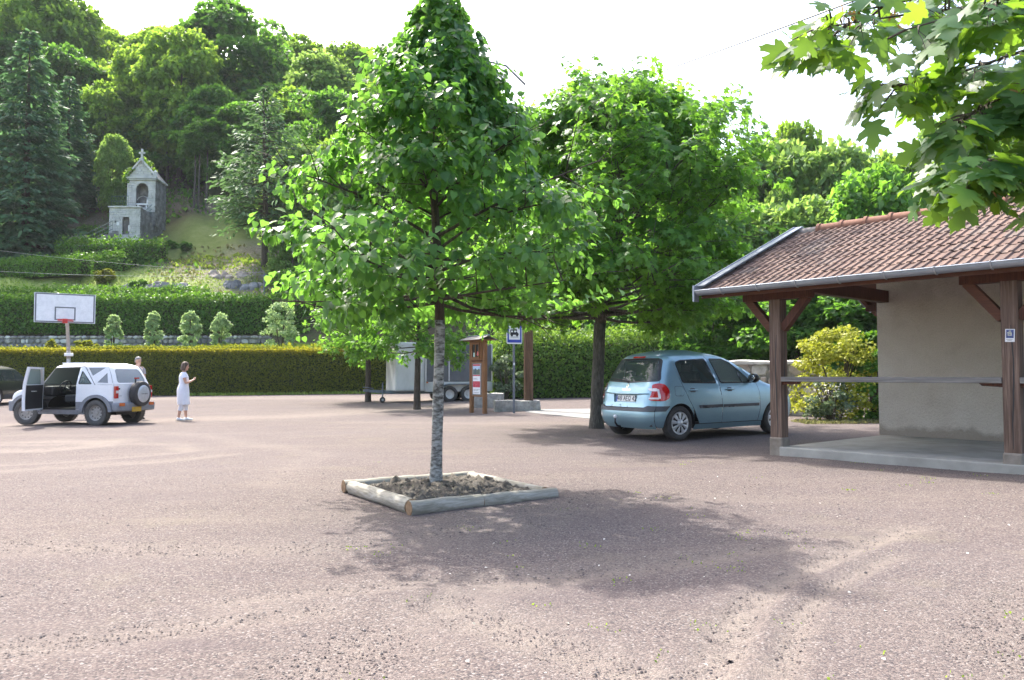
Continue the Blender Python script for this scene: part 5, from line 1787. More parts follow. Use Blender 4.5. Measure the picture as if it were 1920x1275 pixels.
def panel_mesh(name, outline, holes, fmap, step=0.05, flip=False):
    loops = [dense(outline, step)] + [dense(h, step) for h in holes]
    P, E_ = [], []
    for lp in loops:
        n0 = len(P)
        P += lp
        E_ += [(n0 + i, n0 + (i + 1) % len(lp)) for i in range(len(lp))]
    xs, ys = [p[0] for p in loops[0]], [p[1] for p in loops[0]]
    g = step
    bx = np.array(P)
    x = min(xs) + g / 2
    while x < max(xs):
        y = min(ys) + g / 2
        while y < max(ys):
            if inpoly(x, y, loops[0]) and not any(inpoly(x, y, h) for h in loops[1:]):
                if np.min((bx[:, 0] - x) ** 2 + (bx[:, 1] - y) ** 2) > (0.55 * g) ** 2:
                    P.append((x, y))
            y += g
        x += g
    res = geometry.delaunay_2d_cdt([Vector(p) for p in P], E_, [], 0, 1e-7)
    V = [fmap(v[0], v[1]) for v in res[0]]
    F = []
    for f in res[2]:
        cx_, cy_ = sum(res[0][i][0] for i in f) / 3, sum(res[0][i][1] for i in f) / 3
        if inpoly(cx_, cy_, loops[0]) and not any(inpoly(cx_, cy_, h) for h in loops[1:]):
            F.append(tuple(f) if not flip else tuple(reversed(f)))
    me = bpy.data.meshes.new(name)
    me.from_pydata(V, [], F)
    bm = bmesh.new()
    bm.from_mesh(me)
    bmesh.ops.delete(bm, geom=[v for v in bm.verts if not v.link_faces], context='VERTS')
    bmesh.ops.recalc_face_normals(bm, faces=bm.faces)
    bm.to_mesh(me)
    bm.free()
    return me


class Body:
    def __init__(self, W, XR, XF, rc, sig=0.035):
        self.W, self.XR, self.XF, self.rc = smooth_table(W, sig), smooth_table(XR, sig), smooth_table(XF, sig), smooth_table(rc, 0.03)

    def side(self, s, off=0.0):
        def f(x, z):
            W, a, b, rc = self.W(z), self.XR(z), self.XF(z), self.rc(z)
            d = 0.0
            if x < a + rc:
                d = min(rc, a + rc - x)
            elif x > b - rc:
                d = min(rc, x - b + rc)
            y = W - rc + math.sqrt(max(0, rc * rc - d * d))
            return (x, s * (y + off), z)
        return f

    def end(self, rear, off=0.0):
        def f(y, z):
            W, rc = self.W(z), self.rc(z)
            d = max(0.0, min(rc, abs(y) - (W - rc)))
            k = rc - math.sqrt(max(0, rc * rc - d * d))
            x = self.XR(z) + k - off if rear else self.XF(z) - k + off
            return (x, y, z)
        return f

    def corner(self, z):
        """|y| on the rounded corner where side and end panels meet, and how far x is set in"""
        rc = self.rc(z)
        return self.W(z) - rc * 0.293, rc * 0.293

    def ring(self, z, n=10):
        W, a, b, rc = self.W(z), self.XR(z), self.XF(z), min(self.rc(z), self.W(z) * 0.95)
        pts = []
        for cx_, cy_, a0 in ((a + rc, -(W - rc), math.pi), (b - rc, -(W - rc), 1.5 * math.pi), (b - rc, W - rc, 0), (a + rc, W - rc, 0.5 * math.pi)):
            for i in range(n + 1):
                t = a0 + math.pi / 2 * i / n
                pts.append((cx_ + rc * math.cos(t), cy_ + rc * math.sin(t), z))
        return pts


def arc(cx_, cz_, r_, a0, a1, n=14):
    return [(cx_ + r_ * math.cos(R(a0 + (a1 - a0) * i / n)), cz_ + r_ * math.sin(R(a0 + (a1 - a0) * i / n))) for i in range(n + 1)]


def car_paint(name, col, metal=0.55, rough=0.32):
    m, nt, b, o = new_mat(name)
    f = noise(nt, 3, 4)
    nt.links.new(ramp(nt, f, [(0.3, tuple(c * 0.95 for c in col)), (0.7, tuple(c * 1.04 for c in col))]), b.inputs['Base Color'])
    b.inputs['Metallic'].default_value = metal
    f2 = noise(nt, 9, 6, 0.7)
    rr_ = ramp(nt, f2, [(0.3, (rough, rough, rough)), (0.75, (rough + 0.13,) * 3)])
    nt.links.new(rr_, b.inputs['Roughness'])
    b.inputs['Coat Weight'].default_value = 0.9
    b.inputs['Coat Roughness'].default_value = 0.05
    return m


MT['blue_car'] = car_paint('pale blue metallic paint', (0.235, 0.385, 0.46))
MT['glass_clear'] = glassmat('car side glass', (0.30, 0.38, 0.35), 0.34)  # pale green base colour stands in for sky reflected in the windows
MT['glass_dark'] = glassmat('tinted rear glass', (0.09, 0.115, 0.105), 0.36)
MT['trim_black'] = plain('black window trim', (0.012, 0.012, 0.014), 0.35)
MT['trim_grey'] = plain('dark grey bumper plastic', (0.055, 0.06, 0.07), 0.55)
MT['seat'] = plain('dark seat fabric', (0.03, 0.032, 0.036), 0.9)
MT['hubcap'] = plain('silver hubcap', (0.55, 0.57, 0.60), 0.35, 0.6)
MT['lamp_red'] = plain('red lamp glass', (0.42, 0.012, 0.012), 0.12, spec=0.6, coat=0.5)
MT['lamp_clear'] = plain('clear lamp glass', (0.68, 0.62, 0.62), 0.15, spec=0.6, coat=0.5)
MT['lamp_orange'] = plain('orange lamp glass', (0.55, 0.12, 0.02), 0.15, spec=0.6, coat=0.5)
MT['chrome'] = plain('chrome', (0.8, 0.8, 0.82), 0.12, 1.0)
MT['plate'] = plain('white number plate', (0.72, 0.72, 0.70), 0.4, var=0.03)
MT['plate_blue'] = plain('plate blue band', (0.03, 0.10, 0.42), 0.4)
MT['ink'] = plain('black lettering', (0.012, 0.012, 0.02), 0.5)

GLYPH = {   # strokes on a 4 x 6 grid
    '0': [[(0, 1), (1, 0), (3, 0), (4, 1), (4, 5), (3, 6), (1, 6), (0, 5), (0, 1)]], '1': [[(1, 5), (2, 6), (2, 0)]],
    '2': [[(0, 5), (1, 6), (3, 6), (4, 5), (4, 4), (0, 0), (4, 0)]], '4': [[(3, 0), (3, 6), (0, 2), (4, 2)]], '7': [[(0, 6), (4, 6), (1.5, 0)]],
    '8': [[(1, 3), (0, 4), (0, 5), (1, 6), (3, 6), (4, 5), (4, 4), (3, 3), (1, 3), (0, 2), (0, 1), (1, 0), (3, 0), (4, 1), (4, 2), (3, 3)]],
    'A': [[(0, 0), (2, 6), (4, 0)], [(0.8, 2), (3.2, 2)]], 'E': [[(4, 0), (0, 0), (0, 6), (4, 6)], [(0, 3), (3, 3)]],
    'Q': [[(0, 1), (1, 0), (3, 0), (4, 1), (4, 5), (3, 6), (1, 6), (0, 5), (0, 1)], [(2.5, 1.5), (4, 0)]], 'M': [[(0, 0), (0, 6), (2, 2.5), (4, 6), (4, 0)]],
    'D': [[(0, 0), (0, 6), (2.5, 6), (4, 4.5), (4, 1.5), (2.5, 0), (0, 0)]], 'U': [[(0, 6), (0, 1), (1, 0), (3, 0), (4, 1), (4, 6)]],
    'O': [[(0, 1), (1, 0), (3, 0), (4, 1), (4, 5), (3, 6), (1, 6), (0, 5), (0, 1)]], 'S': [[(4, 5), (3, 6), (1, 6), (0, 5), (0, 4), (1, 3), (3, 3), (4, 2), (4, 1), (3, 0), (1, 0), (0, 1)]],
    'P': [[(0, 0), (0, 6), (3, 6), (4, 5), (4, 4), (3, 3), (0, 3)]], 'F': [[(0, 0), (0, 6), (4, 6)], [(0, 3), (3, 3)]], 'I': [[(2, 0), (2, 6)]], 'N': [[(0, 0), (0, 6), (4, 0), (4, 6)]],
    'R': [[(0, 0), (0, 6), (3, 6), (4, 5), (4, 4), (3, 3), (0, 3)], [(2, 3), (4, 0)]],
}


def write(txt, h, place, stroke=0.16, adv=1.0):
    """lettering as thin raised strokes; place(u, v, lift) -> point, u along the line, v up"""
    mb = MB()
    k = h / 6
    tot = 0
    for ch in txt:
        tot += (2.6 if ch == ' ' else 5.6) * k * adv
    u0 = -tot / 2
    for ch in txt:
        if ch == ' ':
            u0 += 2.6 * k * adv
            continue
        for st in GLYPH[ch]:
            for (ax, ay), (bx, by) in zip(st[:-1], st[1:]):
                ax, ay, bx, by = u0 + ax * k * adv, ay * k, u0 + bx * k * adv, by * k
                d = Vector((bx - ax, by - ay))
                n = Vector((-d.y, d.x)).normalized() * h * stroke / 2
                e = d.normalized() * h * stroke * 0.35
                q = [(ax - e.x + n.x, ay - e.y + n.y), (bx + e.x + n.x, by + e.y + n.y), (bx + e.x - n.x, by + e.y - n.y), (ax - e.x - n.x, ay - e.y - n.y)]
                mb.add([place(a, b, 0.0015) for a, b in q], [(0, 1, 2, 3)])
        u0 += 5.6 * k * adv
    return mb


def tyre(rad, width, rim, mat, parent, loc, name='wheel', tread=False):
    w = width / 2
    prof = [(rim, -w * 0.80), (rim + 0.012, -w * 0.92), (rim + (rad - rim) * 0.5, -w * 1.02), (rad - 0.02, -w * 0.93), (rad - 0.004, -w * 0.78), (rad, -w * 0.3), (rad, w * 0.3), (rad - 0.004, w * 0.78), (rad - 0.02, w * 0.93), (rim + (rad - rim) * 0.5, w * 1.02), (rim + 0.012, w * 0.92), (rim, w * 0.80)]
    mb = MB().lathe(prof, 40, 'y')
    if tread:
        for k in range(34):
            a = 2 * math.pi * k / 34
            for s in (-1, 1):
                M = Matrix.Rotation(a + s * 0.04, 4, 'Y') @ Matrix.Translation((rad - 0.003, s * w * 0.62, 0))
                p = [M @ Vector(q) for q in ((-.01, -w * .34, -.016), (.006, -w * .34, -.016), (.006, w * .34, -.016), (-.01, w * .34, -.016), (-.01, -w * .34, .016), (.006, -w * .34, .016), (.006, w * .34, .016), (-.01, w * .34, .016))]
                mb.add(p, [(0, 3, 2, 1), (4, 5, 6, 7), (0, 1, 5, 4), (1, 2, 6, 5), (2, 3, 7, 6), (3, 0, 4, 7)])
    return mb.build(name, mat, parent, smooth='auto', loc=loc)


def hubcap(rim, side, parent, y):
    """domed silver trim with nine petals and dark slots between them"""
    MB().lathe([(0.001, side * (y - 0.012)), (rim * 0.98, side * (y - 0.018))], 36, 'y').build('rim_well', MT['black'], parent)
    mb = MB().lathe([(rim * 1.03, side * (y - 0.006)), (rim * 1.0, side * (y + 0.006)), (rim * 0.90, side * (y + 0.002)), (rim * 0.86, side * (y - 0.01))], 36, 'y')
    mb.lathe([(0.001, side * (y + 0.024)), (rim * 0.26, side * (y + 0.020)), (rim * 0.34, side * (y + 0.008)), (rim * 0.34, side * (y - 0.01))], 24, 'y')
    for k in range(9):
        a = 2 * math.pi * k / 9 + 0.2
        v = []
        for rr_, wd, h in ((0.30, 0.12, 0.014), (0.6, 0.235, 0.010), (0.92, 0.20, 0.003)):
            for s in (-1, 0, 1):
                t = a + s * wd
                v.append((rim * rr_ * math.cos(t), side * (y + h + (0.006 if s == 0 else 0)), rim * rr_ * math.sin(t)))
        mb.add(v, [(0, 1, 4, 3), (1, 2, 5, 4), (3, 4, 7, 6), (4, 5, 8, 7)])
    return mb.build('hubcap', MT['hubcap'], parent, smooth='auto')


def soft_box(c, s, name, mat, parent, bevel=0.05, rot=None):
    return MB().box(c, s, rot).build(name, mat, parent, smooth='auto', bevel=bevel, segs=3)


# ------------------------------------------------------------------ pale blue hatchback
HX_, HY_ = 2.90, 13.80                       # contact of the right rear wheel
hd = math.atan2(0.53, 0.848)
u_ = Vector((math.cos(hd), math.sin(hd), 0))
v_ = Vector((-math.sin(hd), math.cos(hd), 0))
org = Vector((HX_, HY_, 0)) - u_ * 0.62 + v_ * 0.73
zc = gzf(3.5, 15)
car = empty('hatchback_car', (org.x, org.y, zc), hd, 'pale blue five door hatchback parked beside the shelter', 'car')
car.rotation_euler = (0, R(-0.5), hd)
B = Body(W=[(.15, .74), (.25, .80), (.45, .835), (.65, .845), (.82, .835), (.92, .815), (1.0, .79), (1.2, .715), (1.4, .63), (1.48, .585), (1.54, .48), (1.58, .33), (1.60, .12)],
         XR=[(.15, .16), (.25, .06), (.38, .0), (.50, .005), (.56, .03), (.62, .055), (.80, .085), (.94, .13), (1.0, .17), (1.2, .27), (1.4, .375), (1.48, .43), (1.54, .56), (1.58, .80), (1.60, 1.05)],
         XF=[(.15, 3.62), (.25, 3.72), (.4, 3.78), (.55, 3.775), (.7, 3.72), (.8, 3.62), (.88, 3.42), (.95, 3.15), (1.0, 2.97), (1.2, 2.62), (1.4, 2.22), (1.48, 2.02), (1.54, 1.80), (1.58, 1.55), (1.60, 1.3)],
         rc=[(.15, .36), (.5, .36), (.9, .33), (1.2, .26), (1.48, .24), (1.54, .18), (1.6, .1)])
paint = MT['blue_car']
GAP = 0.004
ARCH = 0.345


def zline(z0, z1, n):
    return list(np.linspace(z0, z1, n))


def corner_pts(z0, z1, n, rear=True):
    return [((B.XR(z) + B.corner(z)[1]) if rear else (B.XF(z) - B.corner(z)[1]), z) for z in np.linspace(z0, z1, n)]


# the curve along which the rear door is cut
rear_cut = [(0.60, 1.487), (0.615, 1.36), (0.65, 1.18), (0.69, 1.02), (0.74, 0.88), (0.82, 0.72), (0.93, 0.56), (1.02, 0.40), (1.10, 0.275)]
mid_cut = [(1.47, 1.487), (1.56, 1.18), (1.62, 0.95), (1.66, 0.6), (1.665, 0.275)]
front_cut = [(2.02, 1.487), (2.22, 1.33), (2.45, 1.13), (2.60, 0.98), (2.66, 0.80), (2.67, 0.5), (2.62, 0.275)]
win_r = rounded([(0.715, 1.005), (1.555, 0.985), (1.435, 1.435), (0.80, 1.405), (0.665, 1.36)], 0.05)
win_f = rounded([(1.66, 0.985), (2.50, 0.985), (2.33, 1.14), (2.05, 1.365), (1.88, 1.43), (1.54, 1.435)], 0.045)


def shift(pts, d):
    return [(x + d, z) for x, z in pts]


for s in (-1, 1):
    fm = B.side(s)
    q = corner_pts(0.20, 1.487, 22)
    quarter = q[::-1] + [(0.62 - ARCH - 0.02, 0.20)] + [p for p in arc(0.62, 0.30, ARCH, 195, -8, 22)] + [(1.0, 0.235)] + shift(rear_cut[::-1], -GAP)
    quarter = q[::-1][:-1] + [(q[0][0], 0.22), (0.62 - ARCH + 0.005, 0.22)] + arc(0.62, 0.30, ARCH, 190, 4, 22) + shift(rear_cut[::-1], -GAP)[2:]
    lamp_hole = rounded([(0.09, 0.70), (0.30, 0.685), (0.335, 0.80), (0.30, 0.985), (0.22, 1.0), (0.12, 0.97)], 0.04)
    bodypart = link('quarter_panel', panel_mesh('quarter', quarter, [], fm, 0.05), paint, car, smooth=True)
    rear_door = shift(rear_cut, GAP) + shift(mid_cut[::-1], -GAP)
    dr = link('rear_door', panel_mesh('rear_door', rear_door, [win_r], fm, 0.05), paint, car, smooth=True)
    front_door = shift(mid_cut, GAP) + shift(front_cut[::-1], -GAP)
    df = link('front_door', panel_mesh('front_door', front_door, [win_f], fm, 0.05), paint, car, smooth=True)
    fq = corner_pts(0.20, 1.487, 26, False)
    fender = shift(front_cut, GAP)[::-1][:] + [(fq[-1][0], 1.487)] + fq[::-1][1:-1] + [(fq[0][0], 0.22), (3.10 + ARCH - 0.005, 0.22)] + arc(3.10, 0.30, ARCH, -10, 186, 22)
    link('front_fender', panel_mesh('fender', fender, [], fm, 0.05), paint, car, smooth=True)
    sill = [(1.00, 0.262), (2.72, 0.262), (2.76, 0.17), (0.97, 0.17)]
    link('sill', panel_mesh('sill', sill, [], B.side(s, 0.004), 0.05), paint, car, smooth=True)
    for (w_, dpar, mt_) in ((win_r, dr, 'glass_dark'), (win_f, df, 'glass_clear')):
        link('window', panel_mesh('window', w_, [], B.side(s, -0.010), 0.06), MT[mt_], dpar, smooth=True)
        n = len(w_)
        cx_, cz_ = sum(p[0] for p in w_) / n, sum(p[1] for p in w_) / n
        outer = [(cx_ + (x - cx_) * 1.012 , cz_ + (z - cz_) * 1.025) for x, z in w_]
        inner_ = [(cx_ + (x - cx_) * 0.955, cz_ + (z - cz_) * 0.92) for x, z in w_]
        link('window_trim', panel_mesh('trim', outer, [inner_], B.side(s, 0.003), 0.04), MT['trim_black'], dpar, smooth=True)
    # quarter light divider of the front window
    link('window_divider', panel_mesh('divider', [(2.20, 0.995), (2.235, 0.995), (2.175, 1.25), (2.145, 1.27)], [], B.side(s, 0.004), 0.05), MT['trim_black'], df, smooth=True)
    for xh, par in ((0.93, dr), (1.86, df)):
        hp = rounded([(xh - 0.10, 0.855), (xh + 0.10, 0.852), (xh + 0.085, 0.885), (xh - 0.085, 0.888)], 0.015)
        link('handle_cup', panel_mesh('cup', rounded([(xh - 0.07, 0.835), (xh + 0.07, 0.833), (xh + 0.06, 0.905), (xh - 0.06, 0.907)], 0.03), [], B.side(s, 0.002), 0.03), MT['trim_grey'], par)
        hm = MB()
        f1 = B.side(s, 0.030)
        hm.tube([B.side(s, 0.004)(xh - 0.10, 0.872), f1(xh - 0.085, 0.872), f1(xh, 0.872), f1(xh + 0.085, 0.87), B.side(s, 0.004)(xh + 0.10, 0.87)], [0.012, 0.014, 0.016, 0.014, 0.012], 8)
        hm.build('door_handle', paint, par, smooth=True)
    for x0, x1, par in ((1.045, 1.655, dr), (1.672, 2.625, df)):
        mp_ = [(x0, 0.545 + 0.0), (x1, 0.55), (x1, 0.605), (x0, 0.60)]
        if par is dr:
            mp_ = [(x0 + 0.03, 0.545), (x1, 0.55), (x1, 0.605), (x0, 0.60)]
        me_ = panel_mesh('moulding', mp_, [], B.side(s, 0.014), 0.05)
        link('side_moulding', me_, MT['trim_grey'], par, smooth=True)
    # fuel flap on the right side
    if s < 0:
        fl = rounded([(0.50, 0.78), (0.70, 0.775), (0.71, 0.935), (0.51, 0.945)], 0.04)
        link('fuel_flap', panel_mesh('flap', fl, [], B.side(s, 0.003), 0.04), paint, car, smooth=True)
        n = len(fl)
        cx_, cz_ = 0.605, 0.86
        link('fuel_flap_gap', panel_mesh('flapgap', [(cx_ + (x - cx_) * 1.05, cz_ + (z - cz_) * 1.06) for x, z in fl], [fl], B.side(s, 0.0025), 0.04), MT['trim_black'], car)
    # tail lamp wrapped round the corner: follows the side skin
    lamp = rounded([(B.XR(.70) + 0.016, 0.70), (0.26, 0.69), (0.36, 0.74), (0.375, 0.88), (0.33, 0.98), (0.25, 1.005), (B.XR(.98) + 0.02, 0.98)], 0.035)

    def lampmap(x, z, s=s, off=0.012):
        W, a, rc = B.W(z), B.XR(z), B.rc(z)
        d = min(rc * 0.995, max(0, a + rc - x))
        y = W - rc + math.sqrt(rc * rc - d * d)
        nx_, ny_ = -d / rc, math.sqrt(max(0, 1 - (d / rc) ** 2))
        return (x + nx_ * off, s * (y + ny_ * off), z)
    lm = link('tail_lamp', panel_mesh('tail_lamp', lamp, [], lampmap, 0.025), MT['lamp_red'], car, smooth=True)
    for zz0, zz1, mt_ in ((0.865, 0.915, 'lamp_clear'), (0.725, 0.755, 'lamp_clear')):
        a0 = B.XR(zz0) + 0.02
        link('lamp_lens', panel_mesh('lens', rounded([(a0, zz0), (0.19, zz0 - 0.003), (0.205, zz1), (a0, zz1)], 0.015), [], lambda x, z: lampmap(x, z, s, 0.015), 0.03), MT[mt_], lm, smooth=True)
    link('lamp_lens', panel_mesh('lens', rounded([(0.185, 0.735), (0.215, 0.735), (0.22, 0.90), (0.195, 0.90)], 0.01), [], lambda x, z: lampmap(x, z, s, 0.0155), 0.03), MT['lamp_clear'], lm, smooth=True)
    # mirror
    mb = MB()
    f1 = B.side(s)
    a = Vector(f1(2.40, 1.02))
    o_ = Vector((0, s, 0))
    mm = []
    for k, (t, ry, rz) in enumerate(((-0.07, 0.06, 0.06), (-0.05, 0.095, 0.085), (0.02, 0.10, 0.09), (0.08, 0.075, 0.07), (0.11, 0.02, 0.02))):
        mm.append([(a.x + t + 0.02, a.y + s * (0.13 + ry * math.cos(th)), a.z + 0.05 + rz * math.sin(th)) for th in np.linspace(0, 2 * math.pi, 14, endpoint=False)])
    mb.loft(mm)
    mb.tube([tuple(a), tuple(a + o_ * 0.09 + Vector((0.02, 0, 0.01)))], [0.03, 0.025], 8)
    mir = mb.build('mirror', MT['trim_black'], car, smooth=True)
    MB().ball((a.x - 0.052, a.y + s * 0.13, a.z + 0.05), (0.004, 0.08, 0.068), 14, 8).build('mirror_glass', MT['chrome'], mir, smooth=True)

# rear: bumper, tailgate, glass
fe = B.end(True)


def edge_y(z):
    return B.corner(z)[0]


bump_low = [(-edge_y(z), z) for z in zline(0.20, 0.505, 5)] + [(edge_y(z), z) for z in zline(0.505, 0.20, 5)]
link('rear_bumper', panel_mesh('bumper', bump_low, [], B.end(True, 0.01), 0.05), paint, car, smooth=True)
strip = [(-edge_y(.51), .51), (edge_y(.51), .51), (edge_y(.60) + 0.01, .605), (0.60, .605), (0.52, .572), (0, .565), (-0.52, .572), (-0.60, .605), (-edge_y(.60) - 0.01, .605)]
link('bumper_strip', panel_mesh('strip', strip, [], B.end(True, 0.024), 0.05), MT['trim_grey'], car, smooth=True)
for s in (-1, 1):   # the strip runs on round the corner
    link('bumper_strip', panel_mesh('strip_side', [(B.XR(.51) + 0.095, .51), (0.27, .515), (0.36, .605), (B.XR(.6) + 0.095, .605)], [], B.side(s, 0.016), 0.04), MT['trim_grey'], car, smooth=True)
    link('rear_bumper', panel_mesh('bumper_corner', [(-1 * (edge_y(.52)) * 1 if False else s * (edge_y(z)), z) for z in zline(.60, .70, 4)] + [(s * 0.62, .70), (s * 0.60, .61)], [], B.end(True, 0.0), 0.05), paint, car, smooth=True)
gate = [(-0.605, .612), (-0.52, .580), (0, .573), (0.52, .580), (0.605, .612), (0.66, .70)] + [(edge_y(z) - 0.004, z) for z in zline(.76, 1.486, 14)] + [(-edge_y(z) + 0.004, z) for z in zline(1.486, .76, 14)] + [(-0.66, .70)]
gwin = rounded([(-0.70, 1.035), (0, 1.005), (0.70, 1.035), (0.565, 1.405), (0.50, 1.44), (-0.50, 1.44), (-0.565, 1.405)], 0.06)
niche = rounded([(-0.30, .655), (0.30, .655), (0.33, .80), (-0.33, .80)], 0.03)
tg = link('tailgate', panel_mesh('tailgate', gate, [gwin, niche], fe, 0.045), paint, car, smooth=True)
link('rear_window', panel_mesh('rear_glass', gwin, [], B.end(True, -0.006), 0.06), MT['glass_dark'], tg, smooth=True)
n = len(gwin)
link('window_trim', panel_mesh('rear_trim', [(y * 1.012, 1.22 + (z - 1.22) * 1.015) for y, z in gwin], [[(y * 0.945, 1.222 + (z - 1.222) * 0.90) for y, z in gwin]], B.end(True, 0.003), 0.05), MT['trim_black'], tg, smooth=True)
link('plate_recess', panel_mesh('recess', niche, [], B.end(True, -0.03), 0.06), paint, tg, smooth=True)
for a_, b_ in (((-0.33, .80), (0.33, .80)), ((-0.30, .655), (0.30, .655)), ((-0.33, .80), (-0.30, .655)), ((0.33, .80), (0.30, .655))):
    mb = MB()
    e0, e1 = B.end(True, 0.0), B.end(True, -0.03)
    mb.add([e0(*a_), e0(*b_), e1(*b_), e1(*a_)], [(0, 1, 2, 3)])
    mb.build('plate_recess', paint, tg)
mb = MB()
f1, f2 = B.end(True, 0.012), B.end(True, 0.02)
mb.tube([f1(-0.60, .818), f2(-0.3, .812), f2(0, .810), f2(0.3, .812), f1(0.60, .818)], [0.010, 0.014, 0.014, 0.014, 0.010], 8)
mb.build('handle_bar', paint, tg, smooth=True)
# number plate: right edge of the plate is towards -y seen from behind
pl = B.end(True, -0.018)
PY0, PY1 = -0.245, 0.275


def plate_pt(u, v, lift):
    p = pl((PY0 + PY1) / 2 - u, 0.728 + v)
    return (p[0] - lift - 0.004, p[1], p[2])


mb = MB()
c4_ = [plate_pt(-0.26, -0.055, 0), plate_pt(0.26, -0.055, 0), plate_pt(0.26, 0.055, 0), plate_pt(-0.26, 0.055, 0)]
mb.add(c4_ + [(p[0] + 0.012, p[1], p[2]) for p in c4_], [(0, 1, 2, 3), (4, 7, 6, 5), (0, 4, 5, 1), (1, 5, 6, 2), (2, 6, 7, 3), (3, 7, 4, 0)])
plate = mb.build('number_plate', MT['plate'], tg)
MB().add([plate_pt(-0.26, -0.055, .0008), plate_pt(-0.215, -0.055, .0008), plate_pt(-0.215, 0.055, .0008), plate_pt(-0.26, 0.055, .0008)], [(0, 1, 2, 3)]).build('plate_band', MT['plate_blue'], plate)
write('748 AEQ 42', 0.074, lambda u, v, l: plate_pt(u + 0.022, v - 0.037, l), 0.17, 0.98).build('plate_text', MT['ink'], plate)
# badge and lettering
f3 = B.end(True, 0.006)
bd = MB()
for s in (-1, 1):
    v = []
    for (a_, b_) in ((0, 0.048), (0.034 * s, 0), (0, -0.048), (0.0, -0.022), (0.015 * s, 0), (0, 0.022)):
        v.append(f3(a_, 0.945 + b_))
    bd.add(v, [(0, 1, 4, 5), (1, 2, 3, 4)])
bd.build('badge', MT['chrome'], tg)
write('MODUS', 0.030, lambda u, v, l: f3(-u * 1.4, 0.866 + v), 0.2, 1.15).build('badge_letters', MT['chrome'], tg)
hl = rounded([(-0.17, 1.452), (0.17, 1.452), (0.16, 1.482), (-0.16, 1.482)], 0.012)
link('brake_lamp', panel_mesh('brake_lamp', hl, [], B.end(True, 0.012), 0.05), MT['lamp_red'], tg, smooth=True)
mb = MB()
f1 = B.end(True, 0.018)
mb.tube([f1(0.0, 1.0), f1(0.02, 1.035), f1(0.25, 1.062), f1(0.50, 1.075)], [0.012, 0.012, 0.008, 0.006], 6)
mb.build('wiper', MT['black'], tg)
mb = MB().tube([(0.02, 0.08, 0.22), (-0.06, 0.08, 0.24), (-0.10, 0.08, 0.30), (-0.10, 0.08, 0.37)], [0.018] * 4, 8)
hk = mb.build('tow_hook', MT['black'], car, smooth=True)
MB().ball((-0.10, 0.08, 0.405), 0.034, 12, 8).build('tow_ball_cap', MT['white_paint'], hk, smooth=True)

# front end
ff = B.end(False)
fb = [(-edge_y(z), z) for z in zline(0.20, 0.80, 8)] + [(edge_y(z), z) for z in zline(0.80, 0.20, 8)]
link('front_bumper', panel_mesh('front_bumper', fb, [], ff, 0.06), paint, car, smooth=True)
hd_ = [(-edge_y(z), z) for z in zline(0.806, 0.985, 14)] + [(edge_y(z), z) for z in zline(0.985, 0.806, 14)]
link('bonnet', panel_mesh('bonnet', hd_, [], ff, 0.03), paint, car, smooth=True)
ws_ = [(-edge_y(z), z) for z in zline(0.99, 1.487, 10)] + [(edge_y(z), z) for z in zline(1.487, 0.99, 10)]
wg = [(y * 0.955, z) for y, z in rounded([(-edge_y(1.02), 1.02), (edge_y(1.02), 1.02), (edge_y(1.46), 1.46), (-edge_y(1.46), 1.46)], 0.05)]
wf = link('windscreen_frame', panel_mesh('windscreen_frame', ws_, [wg], ff, 0.05), paint, car, smooth=True)
link('windscreen', panel_mesh('windscreen', wg, [], B.end(False, -0.008), 0.08), MT['glass_clear'], wf, smooth=True)
for s in (-1, 1):
    link('headlight', panel_mesh('headlight', rounded([(s * 0.45, 0.66), (s * edge_y(.7), 0.68), (s * edge_y(.82), 0.83), (s * 0.52, 0.78)], 0.03), [], B.end(False, 0.006), 0.04), MT['lamp_clear'], car, smooth=True)
# roof
rings = [B.ring(z) for z in (1.484, 1.50, 1.52, 1.54, 1.558, 1.572, 1.584, 1.592, 1.598)]
mb = MB().loft(rings, caps=False)
n_ = len(rings[0])
mb.f.append(tuple(8 * n_ + j for j in range(n_)))
roof = mb.build('roof', paint, car, smooth=True)
MB().tube([(0.78, 0.0, 1.57), (0.74, 0.0, 1.62), (0.66, 0, 1.70)], [0.014, 0.006, 0.003], 6).build('aerial', MT['black'], roof)
# underside, arches, cabin
mb = MB().box((1.86, 0, 0.24), (1.75, 1.45, 0.10))
mb.box((1.86, 0, 0.30), (3.35, 1.02, 0.16))
mb.box((0.30, 0, 0.33), (0.40, 1.3, 0.16))
mb.build('underbody', MT['black'], car)
for xc in (0.62, 3.10):
    for s in (-1, 1):
        mb = MB()
        v = []
        pts = arc(xc, 0.30, ARCH + 0.003, -6, 186, 16)
        for x, z in pts:
            v += [(x, s * 0.55, z), (x, s * 0.825, z)]
        mb.add(v, [(2 * i, 2 * i + 1, 2 * i + 3, 2 * i + 2) for i in range(16)])
        mb.add([(xc, s * 0.55, 0.30)] + [(x, s * 0.55, z) for x, z in pts], [(0, i + 1, i + 2) for i in range(16)])
        mb.build('wheel_arch', MT['black'], car)
        wl_ = tyre(0.302, 0.185, 0.198, MT['rubber'], car, (xc, s * 0.735, 0.300))
        hubcap(0.198, s, wl_, 0.078)
        if xc > 1:
            wl_.rotation_euler = (0, 0, R(1))
cab = MT['seat']
for s in (-1, 1):
    st = soft_box((1.62, s * 0.36, 0.60), (0.52, 0.48, 0.16), 'seat', cab, car, 0.05)
    soft_box((1.36, s * 0.36, 0.90), (0.14, 0.46, 0.62), 'seat_back', cab, st, 0.05, Matrix.Rotation(R(-14), 3, 'Y'))
    soft_box((1.25, s * 0.36, 1.26), (0.08, 0.26, 0.18), 'head_rest', cab, st, 0.035)
rs = soft_box((0.86, 0, 0.60), (0.46, 1.25, 0.18), 'rear_bench', cab, car, 0.06)
